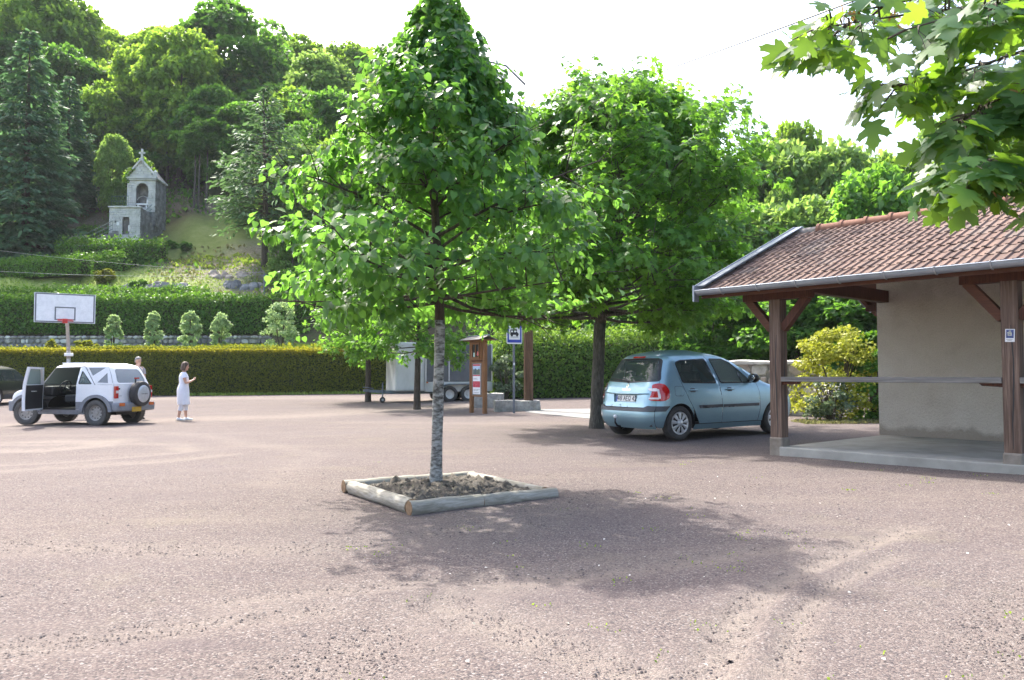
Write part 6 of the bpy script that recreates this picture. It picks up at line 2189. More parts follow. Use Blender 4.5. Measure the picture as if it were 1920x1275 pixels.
soft_box((0.64, 0, 0.88), (0.14, 1.22, 0.50), 'seat_back', cab, rs, 0.05, Matrix.Rotation(R(-16), 3, 'Y'))
for y in (-0.38, 0.38):
    soft_box((0.57, y, 1.15), (0.07, 0.24, 0.13), 'head_rest', cab, rs, 0.03)
soft_box((2.62, 0, 0.86), (0.55, 1.34, 0.24), 'dashboard', MT['black'], car, 0.06)
mb = MB()
M = Matrix.Translation((2.22, 0.36, 0.92)) @ Matrix.Rotation(R(64), 4, 'Y')
mb.tube([M @ Vector((0.185 * math.cos(t), 0.185 * math.sin(t), 0)) for t in np.linspace(0, 2 * math.pi, 25)], 0.014, 6)
mb.tube([M @ Vector((-0.18, 0, 0)), M @ Vector((0.18, 0, 0))], 0.014, 5)
mb.build('steering_wheel', MT['black'], car, smooth=True)
mb = MB().box((1.85, 0, 0.42), (2.9, 1.36, 0.05))
mb.box((0.35, 0, 0.62), (0.35, 1.2, 0.32))
mb.build('cabin_floor', MT['black'], car)
# ------------------------------------------------------------------ small white soft-top off-roader with its door open
jh = math.atan2(0.225, -0.974)
ju, jv = Vector((math.cos(jh), math.sin(jh), 0)), Vector((-math.sin(jh), math.cos(jh), 0))
jo = Vector((-10.80, 20.35, 0)) - ju * 0.55 - jv * 0.68
jeep = empty('soft_top_car', (jo.x, jo.y, gzf(-11, 21) - 0.005), jh, 'small white soft-top off-roader with grey bumpers and its driver door open', 'car')
jeep.scale = (0.965, 0.965, 0.97)
J = Body(W=[(.25, .70), (.40, .735), (.7, .745), (1.08, .73), (1.14, .725), (1.60, .615), (1.65, .52), (1.68, .38)],
         XR=[(.25, .02), (.4, .0), (1.08, .02), (1.14, .05), (1.35, .14), (1.58, .27), (1.64, .36), (1.68, .55)],
         XF=[(.25, 3.28), (.4, 3.32), (.75, 3.32), (.86, 3.27), (.94, 3.12), (1.0, 2.75), (1.05, 2.45), (1.10, 2.38), (1.58, 2.02), (1.64, 1.9), (1.68, 1.7)],
         rc=[(.25, .10), (1.0, .11), (1.6, .12), (1.68, .1)], sig=0.02)
MT['white_car'] = plain('white car paint', (0.76, 0.77, 0.80), 0.3, var=0.05, scale=3, coat=0.4)
MT['grey_cladding'] = plain('grey plastic cladding', (0.20, 0.21, 0.235), 0.6, var=0.15)
MT['canvas'] = plain('white canvas', (0.72, 0.73, 0.75), 0.7, var=0.05)
MT['plastic_window'] = glassmat('clouded plastic window', (0.36, 0.39, 0.42), 0.55, 0.15)
MT['rim_dusty'] = plain('dusty steel rim', (0.36, 0.335, 0.31), 0.6, 0.2, var=0.2)
MT['silver_cover'] = plain('silver spare wheel cover', (0.48, 0.50, 0.54), 0.4, 0.4)
MT['yellow_plate'] = plain('yellow number plate', (0.55, 0.33, 0.03), 0.5, var=0.2)
MT['hivis'] = plain('yellow safety vest', (0.62, 0.85, 0.03), 0.7)
white = MT['white_car']


def jc(z, rear=True):
    return (J.XR(z) + J.corner(z)[1]) if rear else (J.XF(z) - J.corner(z)[1])


JA = 0.42
for s in (-1, 1):
    fm = J.side(s)
    qp = [(jc(z), z) for z in np.linspace(1.10, 0.42, 10)] + [(0.55 - JA + 0.03, 0.42)] + arc(0.55, 0.345, JA, 168, 10, 18) + [(1.20, 0.42), (1.20, 1.12), (1.165, 1.58), (1.02, 1.58), (0.62, 1.10)]
    tri = rounded([(0.72, 1.125), (1.13, 1.125), (1.08, 1.47)], 0.05)
    qo = link('quarter_panel', panel_mesh('quarter', qp, [tri], fm, 0.06), white, jeep, smooth=True)
    link('window', panel_mesh('window', tri, [], J.side(s, -0.006), 0.08), MT['glass_clear'], qo, smooth=True)
    tc_ = (0.977, 1.24)
    link('window_trim', panel_mesh('trim', [(tc_[0] + (x - tc_[0]) * 1.1, tc_[1] + (z - tc_[1]) * 1.1) for x, z in tri], [[(tc_[0] + (x - tc_[0]) * 0.93, tc_[1] + (z - tc_[1]) * 0.93) for x, z in tri]], J.side(s, 0.004), 0.05), MT['trim_black'], qo)
    # canvas hood side with its triangular windows
    cv = [(jc(z), z) for z in np.linspace(1.105, 1.60, 8)] + [(1.01, 1.60), (0.60, 1.105)]
    w1 = [(0.36, 1.56), (0.90, 1.56), (0.72, 1.34)]
    w2 = [(0.20, 1.15), (0.28, 1.42), (0.54, 1.16)]
    so = link('canvas_side', panel_mesh('canvas', cv, [w1, w2], J.side(s, 0.006), 0.05), MT['canvas'], jeep, smooth=True)
    for w_ in (w1, w2):
        link('plastic_window', panel_mesh('pw', w_, [], J.side(s, 0.002), 0.08), MT['plastic_window'], so, smooth=True)
    fe_ = [(2.30, 0.42)] + [(2.35, 0.42)] + arc(2.80, 0.345, JA, 170, 12, 18) + [(jc(z, False), z) for z in np.linspace(0.42, 1.04, 14)] + [(2.30, 1.045)]
    link('front_fender', panel_mesh('fender', fe_, [], fm, 0.06), white, jeep, smooth=True)
    link('windscreen_pillar', panel_mesh('pillar', [(2.30, 1.05), (2.30, 1.13), (1.99, 1.56), (1.17, 1.585), (1.17, 1.62), (2.0, 1.62)] + [(jc(z, False), z) for z in np.linspace(1.6, 1.055, 10)], [], fm, 0.05), white, jeep, smooth=True)
    link('sill', panel_mesh('sill', [(0.92, .30), (2.42, .30), (2.42, .425), (0.92, .425)], [], J.side(s, 0.01), 0.08), MT['grey_cladding'], jeep, smooth=True)
    link('lower_cladding', panel_mesh('lower_cladding', [(0.93, .43), (1.195, .43), (1.195, .64), (0.99, .64), (0.90, .68)], [], J.side(s, 0.006), 0.05), MT['grey_cladding'], jeep, smooth=True)
    link('lower_cladding', panel_mesh('lower_cladding', [(jc(0.45) , .45), (0.16, .45), (0.22, .66), (jc(0.66), .66)], [], J.side(s, 0.006), 0.05), MT['grey_cladding'], jeep, smooth=True)
    for xc, x0, x1 in ((0.55, 0.02, 1.08), (2.80, 2.26, 3.28)):
        fl = [(xc + (JA + 0.10) * math.cos(R(t)), 0.345 + (JA + 0.07) * math.sin(R(t))) for t in np.linspace(4, 176, 22)] + [(xc + JA * 0.98 * math.cos(R(t)), 0.345 + JA * 0.98 * math.sin(R(t))) for t in np.linspace(176, 4, 22)]
        fl = [(min(max(x, x0), x1 + .1), z) for x, z in fl]
        ob = link('wheel_flare', panel_mesh('flare', fl, [], lambda x, z, s=s: (x, s * 0.785, z), 0.05), MT['grey_cladding'], jeep)
        so_ = ob.modifiers.new('thickness', 'SOLIDIFY')
        so_.thickness = 0.09
        so_.offset = -1 if s > 0 else -1
        mb = MB()
        pts = arc(xc, 0.345, JA, 2, 178, 14)
        v = []
        for x, z in pts:
            v += [(x, s * 0.42, z), (x, s * 0.77, z)]
        mb.add(v, [(2 * i, 2 * i + 1, 2 * i + 3, 2 * i + 2) for i in range(14)])
        mb.add([(xc, s * 0.42, 0.345)] + [(x, s * 0.42, z) for x, z in pts], [(0, i + 1, i + 2) for i in range(14)])
        mb.build('wheel_arch', MT['black'], jeep)
        wl_ = tyre(0.345, 0.205, 0.205, MT['rubber_dusty'], jeep, (xc, s * 0.68, 0.345), tread=True)
        mb = MB().lathe([(0.001, s * 0.05), (0.06, s * 0.055), (0.065, s * 0.03), (0.10, s * 0.02), (0.18, s * 0.028), (0.20, s * 0.075), (0.212, s * 0.08)], 28, 'y')
        rim = mb.build('rim', MT['rim_dusty'], wl_, smooth='auto')
        mb = MB()
        for k in range(10):
            a = 2 * math.pi * k / 10
            mb.lathe([(0.001, s * 0.0335), (0.018, s * 0.0335)], 10, 'y', (0.145 * math.cos(a), 0, 0.145 * math.sin(a)))
        mb.build('rim_holes', MT['black'], wl_)['kind'] = 'stuff'
        if xc > 1:
            wl_.rotation_euler = (0, 0, R(10))
    mb = MB()
    a = Vector(fm(2.22, 1.16))
    # tail lamp on the rear corner
    lp = rounded([(-0.01 + s * 0.735, 0.72), (s * 0.60, 0.72), (s * 0.60, 1.06), (-0.01 + s * 0.735, 1.06)], 0.02)
    tl = MB().box((-0.015, s * 0.668, 0.90), (0.06, 0.115, 0.33)).build('tail_lamp', MT['lamp_red'], jeep, bevel=0.012)
    MB().box((-0.047, s * 0.668, 0.91), (0.004, 0.10, 0.07)).build('lamp_lens', MT['lamp_clear'], tl)
    MB().box((-0.135, s * 0.58, 0.57), (0.012, 0.20, 0.085)).build('reflector', MT['lamp_orange'], jeep)

# driver door (left, +y) swung open; passenger door closed
dpoly = [(1.21, 0.43), (2.295, 0.43), (2.295, 1.12), (1.98, 1.565), (1.18, 1.575), (1.205, 1.12)]
dwin = rounded([(1.265, 1.11), (2.235, 1.11), (1.95, 1.515), (1.24, 1.525)], 0.04)
dd_ = link('passenger_door', panel_mesh('door', dpoly, [dwin], J.side(-1), 0.07), white, jeep, smooth=True)
link('window', panel_mesh('window', dwin, [], J.side(-1, -0.008), 0.1), MT['glass_clear'], dd_, smooth=True)
hx, hy = 2.30, 0.735


def dmap(off):
    f = J.side(1, off)

    def g(x, z):
        p = f(x, z)
        return (p[0] - hx, p[1] - hy, p[2])
    return g


door = link('driver_door', panel_mesh('door', dpoly, [dwin], dmap(0), 0.07), white, jeep, smooth=True)
door.location = (hx + 0.02, hy + 0.02, 0)
door.rotation_euler = (0, 0, R(-68))
door['label'] = 'open white driver door with black inner panel'
link('window', panel_mesh('window', dwin, [], dmap(-0.02), 0.1), MT['glass_clear'], door, smooth=True)
lower = [(1.235, 0.47), (2.25, 0.47), (2.25, 1.095), (1.235, 1.095)]
it = link('inner_panel', panel_mesh('inner', lower, [], dmap(-0.075), 0.1), MT['black'], door)
link('inner_frame', panel_mesh('inner_frame', dpoly, [dwin, lower], dmap(-0.07), 0.07), white, door, smooth=True)
mb = MB()
dn = dense(dpoly, 0.07)
f0, f1 = dmap(0), dmap(-0.07)
v = []
for p in dn:
    v += [f0(*p), f1(*p)]
m_ = len(dn)
mb.add(v, [(2 * i, 2 * i + 1, 2 * ((i + 1) % m_) + 1, 2 * ((i + 1) % m_)) for i in range(m_)])
mb.build('door_edge', white, door)
mb = MB()
f2 = dmap(-0.10)
mb.tube([f1(1.55, 0.93), f2(1.60, 0.93), f2(1.80, 0.93), f1(1.85, 0.93)], 0.014, 6)
mb.build('pull_handle', MT['galv'], door)
mb = MB()
p = Vector(dmap(0.0)(2.18, 1.14))
mb.box((p.x - 0.0, p.y + 0.13, p.z + 0.06), (0.08, 0.17, 0.19))
mb.box((p.x, p.y + 0.03, p.z + 0.02), (0.05, 0.08, 0.05))
mr = mb.build('mirror', MT['black'], door, smooth='auto', bevel=0.02)
MB().box((p.x - 0.042, p.y + 0.13, p.z + 0.06), (0.006, 0.14, 0.155)).build('mirror_glass', MT['chrome'], mr)

# rear wall, bumper, spare wheel
re = [(-J.corner(z)[0], z) for z in np.linspace(0.42, 1.10, 8)] + [(J.corner(z)[0], z) for z in np.linspace(1.10, 0.42, 8)]
rd = link('rear_door', panel_mesh('rear_door', re, [], J.end(True), 0.08), white, jeep, smooth=True)
rc_ = [(-J.corner(z)[0], z) for z in np.linspace(1.105, 1.60, 8)] + [(J.corner(z)[0], z) for z in np.linspace(1.60, 1.105, 8)]
rw_ = rounded([(-0.56, 1.15), (0.56, 1.15), (0.47, 1.52), (-0.47, 1.52)], 0.09)
rcv = link('canvas_rear', panel_mesh('canvas_rear', rc_, [rw_], J.end(True, 0.006), 0.06), MT['canvas'], jeep, smooth=True)
link('plastic_window', panel_mesh('pw', rw_, [], J.end(True, 0.001), 0.08), MT['plastic_window'], rcv, smooth=True)
MB().box((-0.03, 0, 0.50), (0.20, 1.52, 0.24)).build('rear_bumper', MT['grey_cladding'], jeep, smooth='auto', bevel=0.05, segs=3)
MB().box((-0.138, 0.02, 0.43), (0.012, 0.36, 0.13)).build('number_plate', MT['yellow_plate'], jeep)
MB().box((3.30, 0, 0.52), (0.22, 1.50, 0.30)).build('front_bumper', MT['grey_cladding'], jeep, smooth='auto', bevel=0.06, segs=3)
sp = MB().lathe([(0.20, -0.11), (0.29, -0.115), (0.335, -0.09), (0.345, -0.03), (0.345, 0.03), (0.335, 0.09), (0.28, 0.115), (0.20, 0.10)], 36, 'x').build('spare_wheel', MT['rubber'], jeep, smooth='auto', loc=(-0.145, -0.10, 0.845))
MB().lathe([(0.001, -0.135), (0.18, -0.13), (0.235, -0.115), (0.255, -0.09)], 32, 'x').build('spare_cover', MT['silver_cover'], sp, smooth='auto')
mb = MB()
for k, y in enumerate((-0.11, -0.075, -0.04, -0.005, 0.03, 0.065, 0.1)):
    mb.box((-0.136, y, 0.0), (0.004, 0.016, 0.018 if k % 2 else 0.026))
mb.build('cover_lettering', MT['ink'], sp)
mb = MB().box((-0.10, 0.04, 1.20), (0.03, 0.03, 0.12))
st_ = mb.build('brake_lamp_stalk', MT['black'], jeep)
MB().box((-0.12, 0.02, 1.275), (0.05, 0.15, 0.035)).build('brake_lamp', MT['lamp_red'], st_)
MB().box((-0.004, 0.56, 0.99), (0.012, 0.075, 0.045)).build('lock', MT['black'], rd)
mb = MB()
for k, y in enumerate((0.50, 0.46, 0.42, 0.38, 0.34)):
    mb.box((-0.004, y + .12, 0.80), (0.006, 0.022, 0.014))
mb.build('model_lettering', MT['grey_cladding'], rd)
# bonnet, screen, roof
hd2 = [(-J.corner(z)[0], z) for z in np.linspace(0.42, 1.048, 20)] + [(J.corner(z)[0], z) for z in np.linspace(1.048, 0.42, 20)]
link('bonnet', panel_mesh('bonnet', hd2, [], J.end(False), 0.035), white, jeep, smooth=True)
wsf = [(-J.corner(z)[0], z) for z in np.linspace(1.052, 1.62, 10)] + [(J.corner(z)[0], z) for z in np.linspace(1.62, 1.052, 10)]
wsg = rounded([(-0.60, 1.10), (0.60, 1.10), (0.53, 1.56), (-0.53, 1.56)], 0.05)
wf2 = link('windscreen_frame', panel_mesh('wsf', wsf, [wsg], J.end(False), 0.06), white, jeep, smooth=True)
link('windscreen', panel_mesh('ws', wsg, [], J.end(False, -0.006), 0.1), MT['glass_clear'], wf2, smooth=True)
rings = [J.ring(z, 6) for z in (1.60, 1.625, 1.645, 1.66, 1.672, 1.68)]
mb = MB().loft(rings, caps=False)
n_ = len(rings[0])
mb.f.append(tuple(5 * n_ + j for j in range(n_)))
rf = mb.build('roof', MT['canvas'], jeep, smooth=True)
mb = MB()
mb.add([(1.30, -0.42, 1.68), (1.30, 0.42, 1.68), (1.92, 0.42, 1.655), (1.92, -0.42, 1.655), (1.25, -0.42, 1.705), (1.25, 0.42, 1.705), (1.95, 0.42, 1.70), (1.95, -0.42, 1.70)],
       [(0, 3, 2, 1), (4, 5, 6, 7), (0, 1, 5, 4), (1, 2, 6, 5), (2, 3, 7, 6), (3, 0, 4, 7)])
mb.build('roof_flap', MT['canvas'], rf)
mb = MB().box((1.65, 0, 0.36), (2.9, 0.80, 0.16))
mb.box((1.65, 0, 0.43), (1.5, 1.38, 0.06))
mb.build('underbody', MT['black'], jeep)
for s in (-1, 1):
    st = soft_box((1.50, s * 0.33, 0.72), (0.48, 0.46, 0.20), 'seat', MT['seat'], jeep, 0.05)
    soft_box((1.22, s * 0.33, 1.00), (0.15, 0.46, 0.60), 'seat_back', MT['seat'], st, 0.05, Matrix.Rotation(R(-12), 3, 'Y'))
    soft_box((1.12, s * 0.33, 1.36), (0.09, 0.26, 0.16), 'head_rest', MT['seat'], st, 0.03)
MB().box((1.25, 0.53, 0.80), (0.14, 0.05, 0.42)).build('safety_vest', MT['hivis'], jeep, bevel=0.02)
soft_box((2.20, 0, 0.92), (0.32, 1.30, 0.28), 'dashboard', MT['black'], jeep, 0.06)
mb = MB()
M = Matrix.Translation((1.92, 0.34, 1.03)) @ Matrix.Rotation(R(62), 4, 'Y')
mb.tube([M @ Vector((0.19 * math.cos(t), 0.19 * math.sin(t), 0)) for t in np.linspace(0, 2 * math.pi, 25)], 0.016, 6)
mb.tube([M @ Vector((-0.18, 0, 0)), M @ Vector((0.18, 0, 0))], 0.016, 5)
mb.tube([M @ Vector((0, 0, 0)), M @ Vector((0, 0, -0.25))], 0.03, 6)
mb.build('steering_wheel', MT['black'], jeep, smooth=True)

# ------------------------------------------------------------------ dark green estate at the left edge
sh = R(92)
s0 = at(-8, 740, 32.6)
su, sv = Vector((math.cos(sh), math.sin(sh), 0)), Vector((-math.sin(sh), math.cos(sh), 0))
so0 = Vector((s0.x, s0.y, 0)) - su * 0.85 + sv * 0.80
suv = empty('dark_car', (so0.x, so0.y, gzf(so0.x, so0.y + 2)), sh, 'dark green car cut off by the left edge of the view', 'car')
D = Body(W=[(.2, .80), (.4, .88), (.7, .90), (.98, .87), (1.05, .85), (1.55, .66), (1.62, .55), (1.67, .35)],
         XR=[(.2, .12), (.4, .0), (.8, .03), (1.0, .10), (1.3, .25), (1.55, .42), (1.62, .55), (1.67, .95)],
         XF=[(.2, 4.40), (.4, 4.5), (.7, 4.45), (.85, 4.3), (.95, 3.8), (1.03, 3.35), (1.1, 3.15), (1.55, 2.5), (1.62, 2.3), (1.67, 1.9)],
         rc=[(.2, .25), (.9, .25), (1.6, .18)])
dark = car_paint('dark green metallic paint', (0.035, 0.045, 0.038), 0.4, 0.3)
for s in (-1, 1):
    fm = D.side(s)

    def dc(z, rear=True):
        return (D.XR(z) + D.corner(z)[1]) if rear else (D.XF(z) - D.corner(z)[1])
    ol = [(dc(z), z) for z in np.linspace(1.56, 0.3, 18)] + arc(0.85, 0.34, 0.40, 186, -6, 16) + [(1.4, 0.28), (3.0, 0.28)] + arc(3.50, 0.34, 0.40, 186, -6, 16) + [(dc(z, False), z) for z in np.linspace(0.3, 1.56, 24)]
    wins = [rounded(q, 0.05) for q in ([(0.62, 1.05), (1.20, 1.04), (1.20, 1.50), (0.80, 1.50)], [(1.27, 1.04), (2.08, 1.03), (2.04, 1.50), (1.27, 1.50)], [(2.15, 1.03), (2.98, 1.03), (2.50, 1.46), (2.12, 1.50)])]
    bo = link('body_side', panel_mesh('body_side', ol, wins, fm, 0.08), dark, suv, smooth=True)
    for w_ in wins:
        link('window', panel_mesh('window', w_, [], D.side(s, -0.006), 0.1), MT['glass_dark'], bo, smooth=True)
    link('cladding', panel_mesh('cladding', [(1.32, .27), (3.05, .27), (3.05, .46), (1.30, .46)], [], D.side(s, 0.015), 0.1), MT['trim_grey'], bo, smooth=True)
    link('side_lamp', panel_mesh('side_lamp', rounded([(3.96, .80), (4.22, .80), (4.20, .92), (3.98, .93)], 0.03), [], D.side(s, 0.01), 0.05), MT['lamp_red'], suv, smooth=True)
    a = Vector(fm(2.85, 1.06))
    MB().ball((a.x, a.y + s * 0.13, a.z + 0.08), (0.07, 0.12, 0.09), 12, 8).build('mirror', dark, suv, smooth=True)
    for xc in (0.85, 3.50):
        wl_ = tyre(0.34, 0.22, 0.225, MT['rubber'], suv, (xc, s * 0.775, 0.34))
        hubcap(0.225, s, wl_, 0.095)
for rear, nm in ((True, 'rear_end'), (False, 'front_end')):
    z1 = 1.56
    rl = [(-D.corner(z)[0], z) for z in np.linspace(0.3, z1, 30)] + [(D.corner(z)[0], z) for z in np.linspace(z1, 0.3, 30)]
    gl = rounded([(-0.66, 1.10), (0.66, 1.10), (0.56, 1.48), (-0.56, 1.48)], 0.06)
    o = link(nm, panel_mesh(nm, rl, [gl], D.end(rear), 0.06), dark, suv, smooth=True)
    link('window', panel_mesh('glass', gl, [], D.end(rear, -0.005), 0.1), MT['glass_dark'], o, smooth=True)
rings = [D.ring(z, 6) for z in (1.55, 1.59, 1.62, 1.645, 1.66, 1.67)]
mb = MB().loft(rings, caps=False)
n_ = len(rings[0])
mb.f.append(tuple(5 * n_ + j for j in range(n_)))
mb.build('roof', dark, suv, smooth=True)
MB().box((2.2, 0, 0.36), (3.9, 1.2, 0.22)).build('underbody', MT['black'], suv)
mb = MB().box((2.2, 0, 0.62), (2.4, 1.5, 0.3))
mb.box((1.7, 0, 0.95), (0.2, 1.3, 0.6))
mb.build('cabin_seats', MT['seat'], suv)

# ------------------------------------------------------------------ tandem box trailer
th = R(180 + 22)
tf = at(741, 745, 31.2)
tu, tv_ = Vector((math.cos(th), math.sin(th), 0)), Vector((-math.sin(th), math.cos(th), 0))
# local x points to the drawbar, the near side is +y
t0 = Vector((tf.x, tf.y, 0)) - tv_ * 0.85 + tv_ * 0.0
tro = empty('box_trailer', (t0.x, t0.y, gzf(t0.x, t0.y)), th, 'off white and grey tandem axle box trailer parked under the small maples', 'trailer')
MT['trailer_white'] = mottled('off white trailer panel', [(0.3, (0.42, 0.43, 0.42)), (0.6, (0.56, 0.57, 0.56)), (0.8, (0.62, 0.63, 0.62))], 1.6, 0.5, (1, 1, 0.5), 0.05, 8, 0.003, fleck=(2.2, (0.35, 0.36, 0.32), 0.2))
MT['trailer_grey'] = plain('grey trailer cover', (0.10, 0.105, 0.115), 0.6, var=0.15, scale=4)
MT['chassis'] = plain('grey blue painted chassis', (0.10, 0.125, 0.14), 0.55, var=0.2)
LX = 4.1
MB().box((-0.62, 0, 1.44), (1.24, 1.7, 1.98)).build('front_box', MT['trailer_white'], tro, bevel=0.06)
bx_ = MB().box((-2.70, 0, 0.63), (2.90, 1.66, 0.40)).build('lower_side', MT['trailer_white'], tro, bevel=0.01)
mb = MB()
for k in range(28):
    mb.box((-1.30 - k * 0.103, 0.832, 0.63), (0.05, 0.012, 0.38))
    mb.box((-1.30 - k * 0.103, -0.832, 0.63), (0.05, 0.012, 0.38))
mb.build('corrugation', MT['trailer_white'], bx_)['kind'] = 'stuff'
up_ = MB().box((-2.70, 0, 1.62), (2.88, 1.64, 1.56)).build('upper_cover', MT['trailer_grey'], tro, bevel=0.03)
for x_ in (-1.27, -2.25, -3.2, -4.12):
    MB().box((x_, 0.826, 1.62), (0.05, 0.02, 1.54)).build('cover_rail', MT['galv'], up_)
dr_ = MB().box((-0.62, 0.858, 1.42), (1.06, 0.016, 1.80)).build('side_door', MT['trailer_white'], tro, bevel=0.004)
for zz_ in (0.75, 2.1):
    MB().box((-1.13, 0.872, zz_), (0.05, 0.03, 0.14)).build('hinge', MT['galv'], dr_)
MB().box((-1.235, 0.86, 1.44), (0.03, 0.03, 1.96)).build('edge_strip', MT['galv'], tro)
for y_ in (0.25, 0.55):
    MB().tube([(0.005, y_, 1.55), (0.05, y_, 1.55), (0.05, y_, 1.75), (0.005, y_, 1.75)], 0.012, 6).build('grab_handle', MT['galv'], tro)
MB().box((-1.32, 0.842, 0.80), (0.07, 0.03, 0.05)).build('marker_lamp', MT['lamp_orange'], tro)
mb = MB()
mb.beam((-4.1, 0.62, 0.41), (0.1, 0.62, 0.41), 0.08, 0.12)
mb.beam((-4.1, -0.62, 0.41), (0.1, -0.62, 0.41), 0.08, 0.12)
mb.beam((0.08, 0.62, 0.42), (0.85, 0.04, 0.46), 0.07, 0.11)
mb.beam((0.08, -0.62, 0.42), (0.85, -0.04, 0.46), 0.07, 0.11)
mb.box((0.06, 0, 0.42), (0.08, 1.3, 0.12))
mb.box((-2.05, 0, 0.41), (4.1, 1.2, 0.05))
ch_ = mb.build('chassis', MT['chassis'], tro)
mb = MB().box((0.96, 0, 0.48), (0.28, 0.09, 0.10))
mb.tube([(0.7, 0, 0.55), (0.9, 0, 0.60), (1.12, 0, 0.62)], 0.02, 6)
mb.build('coupling', MT['steel_grey'], ch_)
MB().tube([(0.42, 0.45, 0.14), (0.42, 0.45, 0.78), (0.42, 0.55, 0.80)], [0.028, 0.028, 0.02], 8).build('jockey_stand', MT['steel_grey'], tro)
jw_ = MB().lathe([(0.05, -0.035), (0.10, -0.04), (0.115, -0.02), (0.115, 0.02), (0.10, 0.04), (0.05, 0.035)], 20, 'y').build('jockey_wheel', MT['rubber'], tro, smooth='auto', loc=(0.42, 0.45, 0.115))
MB().lathe([(0.001, 0.036), (0.06, 0.03)], 14, 'y').build('hub', MT['galv'], jw_)
for s in (-1, 1):
    for x_ in (-2.25, -3.05):
        wl_ = tyre(0.33, 0.2, 0.19, MT['rubber'], tro, (x_, s * 0.88, 0.33))
        mb = MB().lathe([(0.001, s * 0.05), (0.07, s * 0.05), (0.09, s * 0.02), (0.18, s * 0.03), (0.19, s * 0.08)], 20, 'y')
        mb.build('rim', MT['galv'], wl_, smooth='auto')
    mb = MB()
    v = []
    prof = [(-1.80, 0.36), (-1.86, 0.58), (-2.05, 0.72), (-2.25, 0.755), (-2.65, 0.755), (-3.05, 0.755), (-3.25, 0.72), (-3.44, 0.58), (-3.50, 0.36)]
    for x_, z_ in prof:
        v += [(x_, s * 0.78, z_), (x_, s * 1.01, z_), (x_, s * 1.01, z_ - 0.04), (x_, s * 0.78, z_ - 0.04)]
    f = []
    for i in range(len(prof) - 1):
        for k in range(4):
            f.append((4 * i + k, 4 * i + (k + 1) % 4, 4 * i + 4 + (k + 1) % 4, 4 * i + 4 + k))
    mb.add(v, f)
    mb.build('mudguard', MT['chassis'], tro)
# ------------------------------------------------------------------ basketball goal
bb = at(116, 578, 25.2)
bbz = gzf(bb.x, bb.y)
goal = empty('basketball_goal', (bb.x - 0.24, bb.y + 0.88, bbz), R(32), 'basketball goal with scuffed white backboard and leaning grey pole', 'basketball goal')
mb = MB().tube([(0, 0, -0.1), (0, 0, 2.02)], 0.06, 12)
mb.build('pole', MT['galv'], goal, smooth='auto')
mb = MB().tube([(0, 0, 1.9), (-0.02, -0.10, 2.3), (-0.08, -0.50, 2.95), (-0.13, -0.86, 3.15)], [0.062, 0.06, 0.055, 0.05], 10)
mb.build('arm', MT['galv'], goal, smooth=True)
MB().box((0, 0, 2.03), (0.26, 0.24, 0.10)).build('clamp', MT['white_paint'], goal, bevel=0.01)


def board_mat():
    m, nt, b, o = new_mat('scuffed white board')
    f = noise(nt, 5, 6, 0.75)
    col = ramp(nt, f, [(0.3, (0.62, 0.64, 0.68)), (0.6, (0.76, 0.78, 0.82))])
    f2 = noise(nt, 4.0, 8, 0.85)
    col = mixc(nt, ramp(nt, f2, [(0.66, (0, 0, 0)), (0.70, (0.9, 0.9, 0.9))]), col, (0.16, 0.16, 0.17))
    nt.links.new(col, b.inputs['Base Color'])
    b.inputs['Roughness'].default_value = 0.55
    return m


zb = bb.z - bbz
bd_ = MB().box((-0.17, -0.95, zb), (1.72, 0.03, 0.95)).build('backboard', board_mat(), goal)
mb = MB()
for (cx_, cz_, w_, h_) in ((-0.17, zb + 0.445, 1.68, 0.04), (-0.17, zb - 0.445, 1.68, 0.04), (-0.99, zb, 0.04, 0.97), (0.65, zb, 0.04, 0.97)):
    mb.box((cx_, -0.967, cz_), (w_ if w_ > 1 else w_, 0.003, h_ if h_ < 0.1 else 0.848))
mb.build('border_line', MT['steel_grey'], bd_)
mb = MB()
for (cx_, cz_, w_, h_) in ((-0.17, zb + 0.02, 0.59, 0.04), (-0.17, zb - 0.37, 0.59, 0.04), (-0.445, zb - 0.175, 0.04, 0.348), (0.105, zb - 0.175, 0.04, 0.348)):
    mb.box((cx_, -0.967, cz_), (w_, 0.003, h_))
mb.build('target_square', MT['steel_grey'], bd_)
mb = MB()
zr = zb - 0.40
mb.tube([(-0.17 + 0.225 * math.cos(t), -0.95 - 0.38 + 0.225 * math.sin(t), zr) for t in np.linspace(0, 2 * math.pi, 29)], 0.011, 6)
mb.tube([(-0.17 + 0.225 * math.cos(t), -0.95 - 0.38 + 0.225 * math.sin(t), zr - 0.035) for t in np.linspace(0, 2 * math.pi, 29)], 0.006, 5)
mb.box((-0.17, -1.03, zr - 0.02), (0.14, 0.15, 0.14))
mb.build('hoop', MT['red_paint'], goal, smooth='auto')

# ------------------------------------------------------------------ notice kiosk
k1, k2 = on_ground(909, 775.5), on_ground(886.5, 771.5)
kd = Vector((k1.x - k2.x, k1.y - k2.y, 0))
kd = Vector((0.55, -0.835, 0))
k2 = k1 - kd.normalized() * 0.80
kz = gzf(k1.x, k1.y)
ka = math.atan2(kd.y, kd.x)
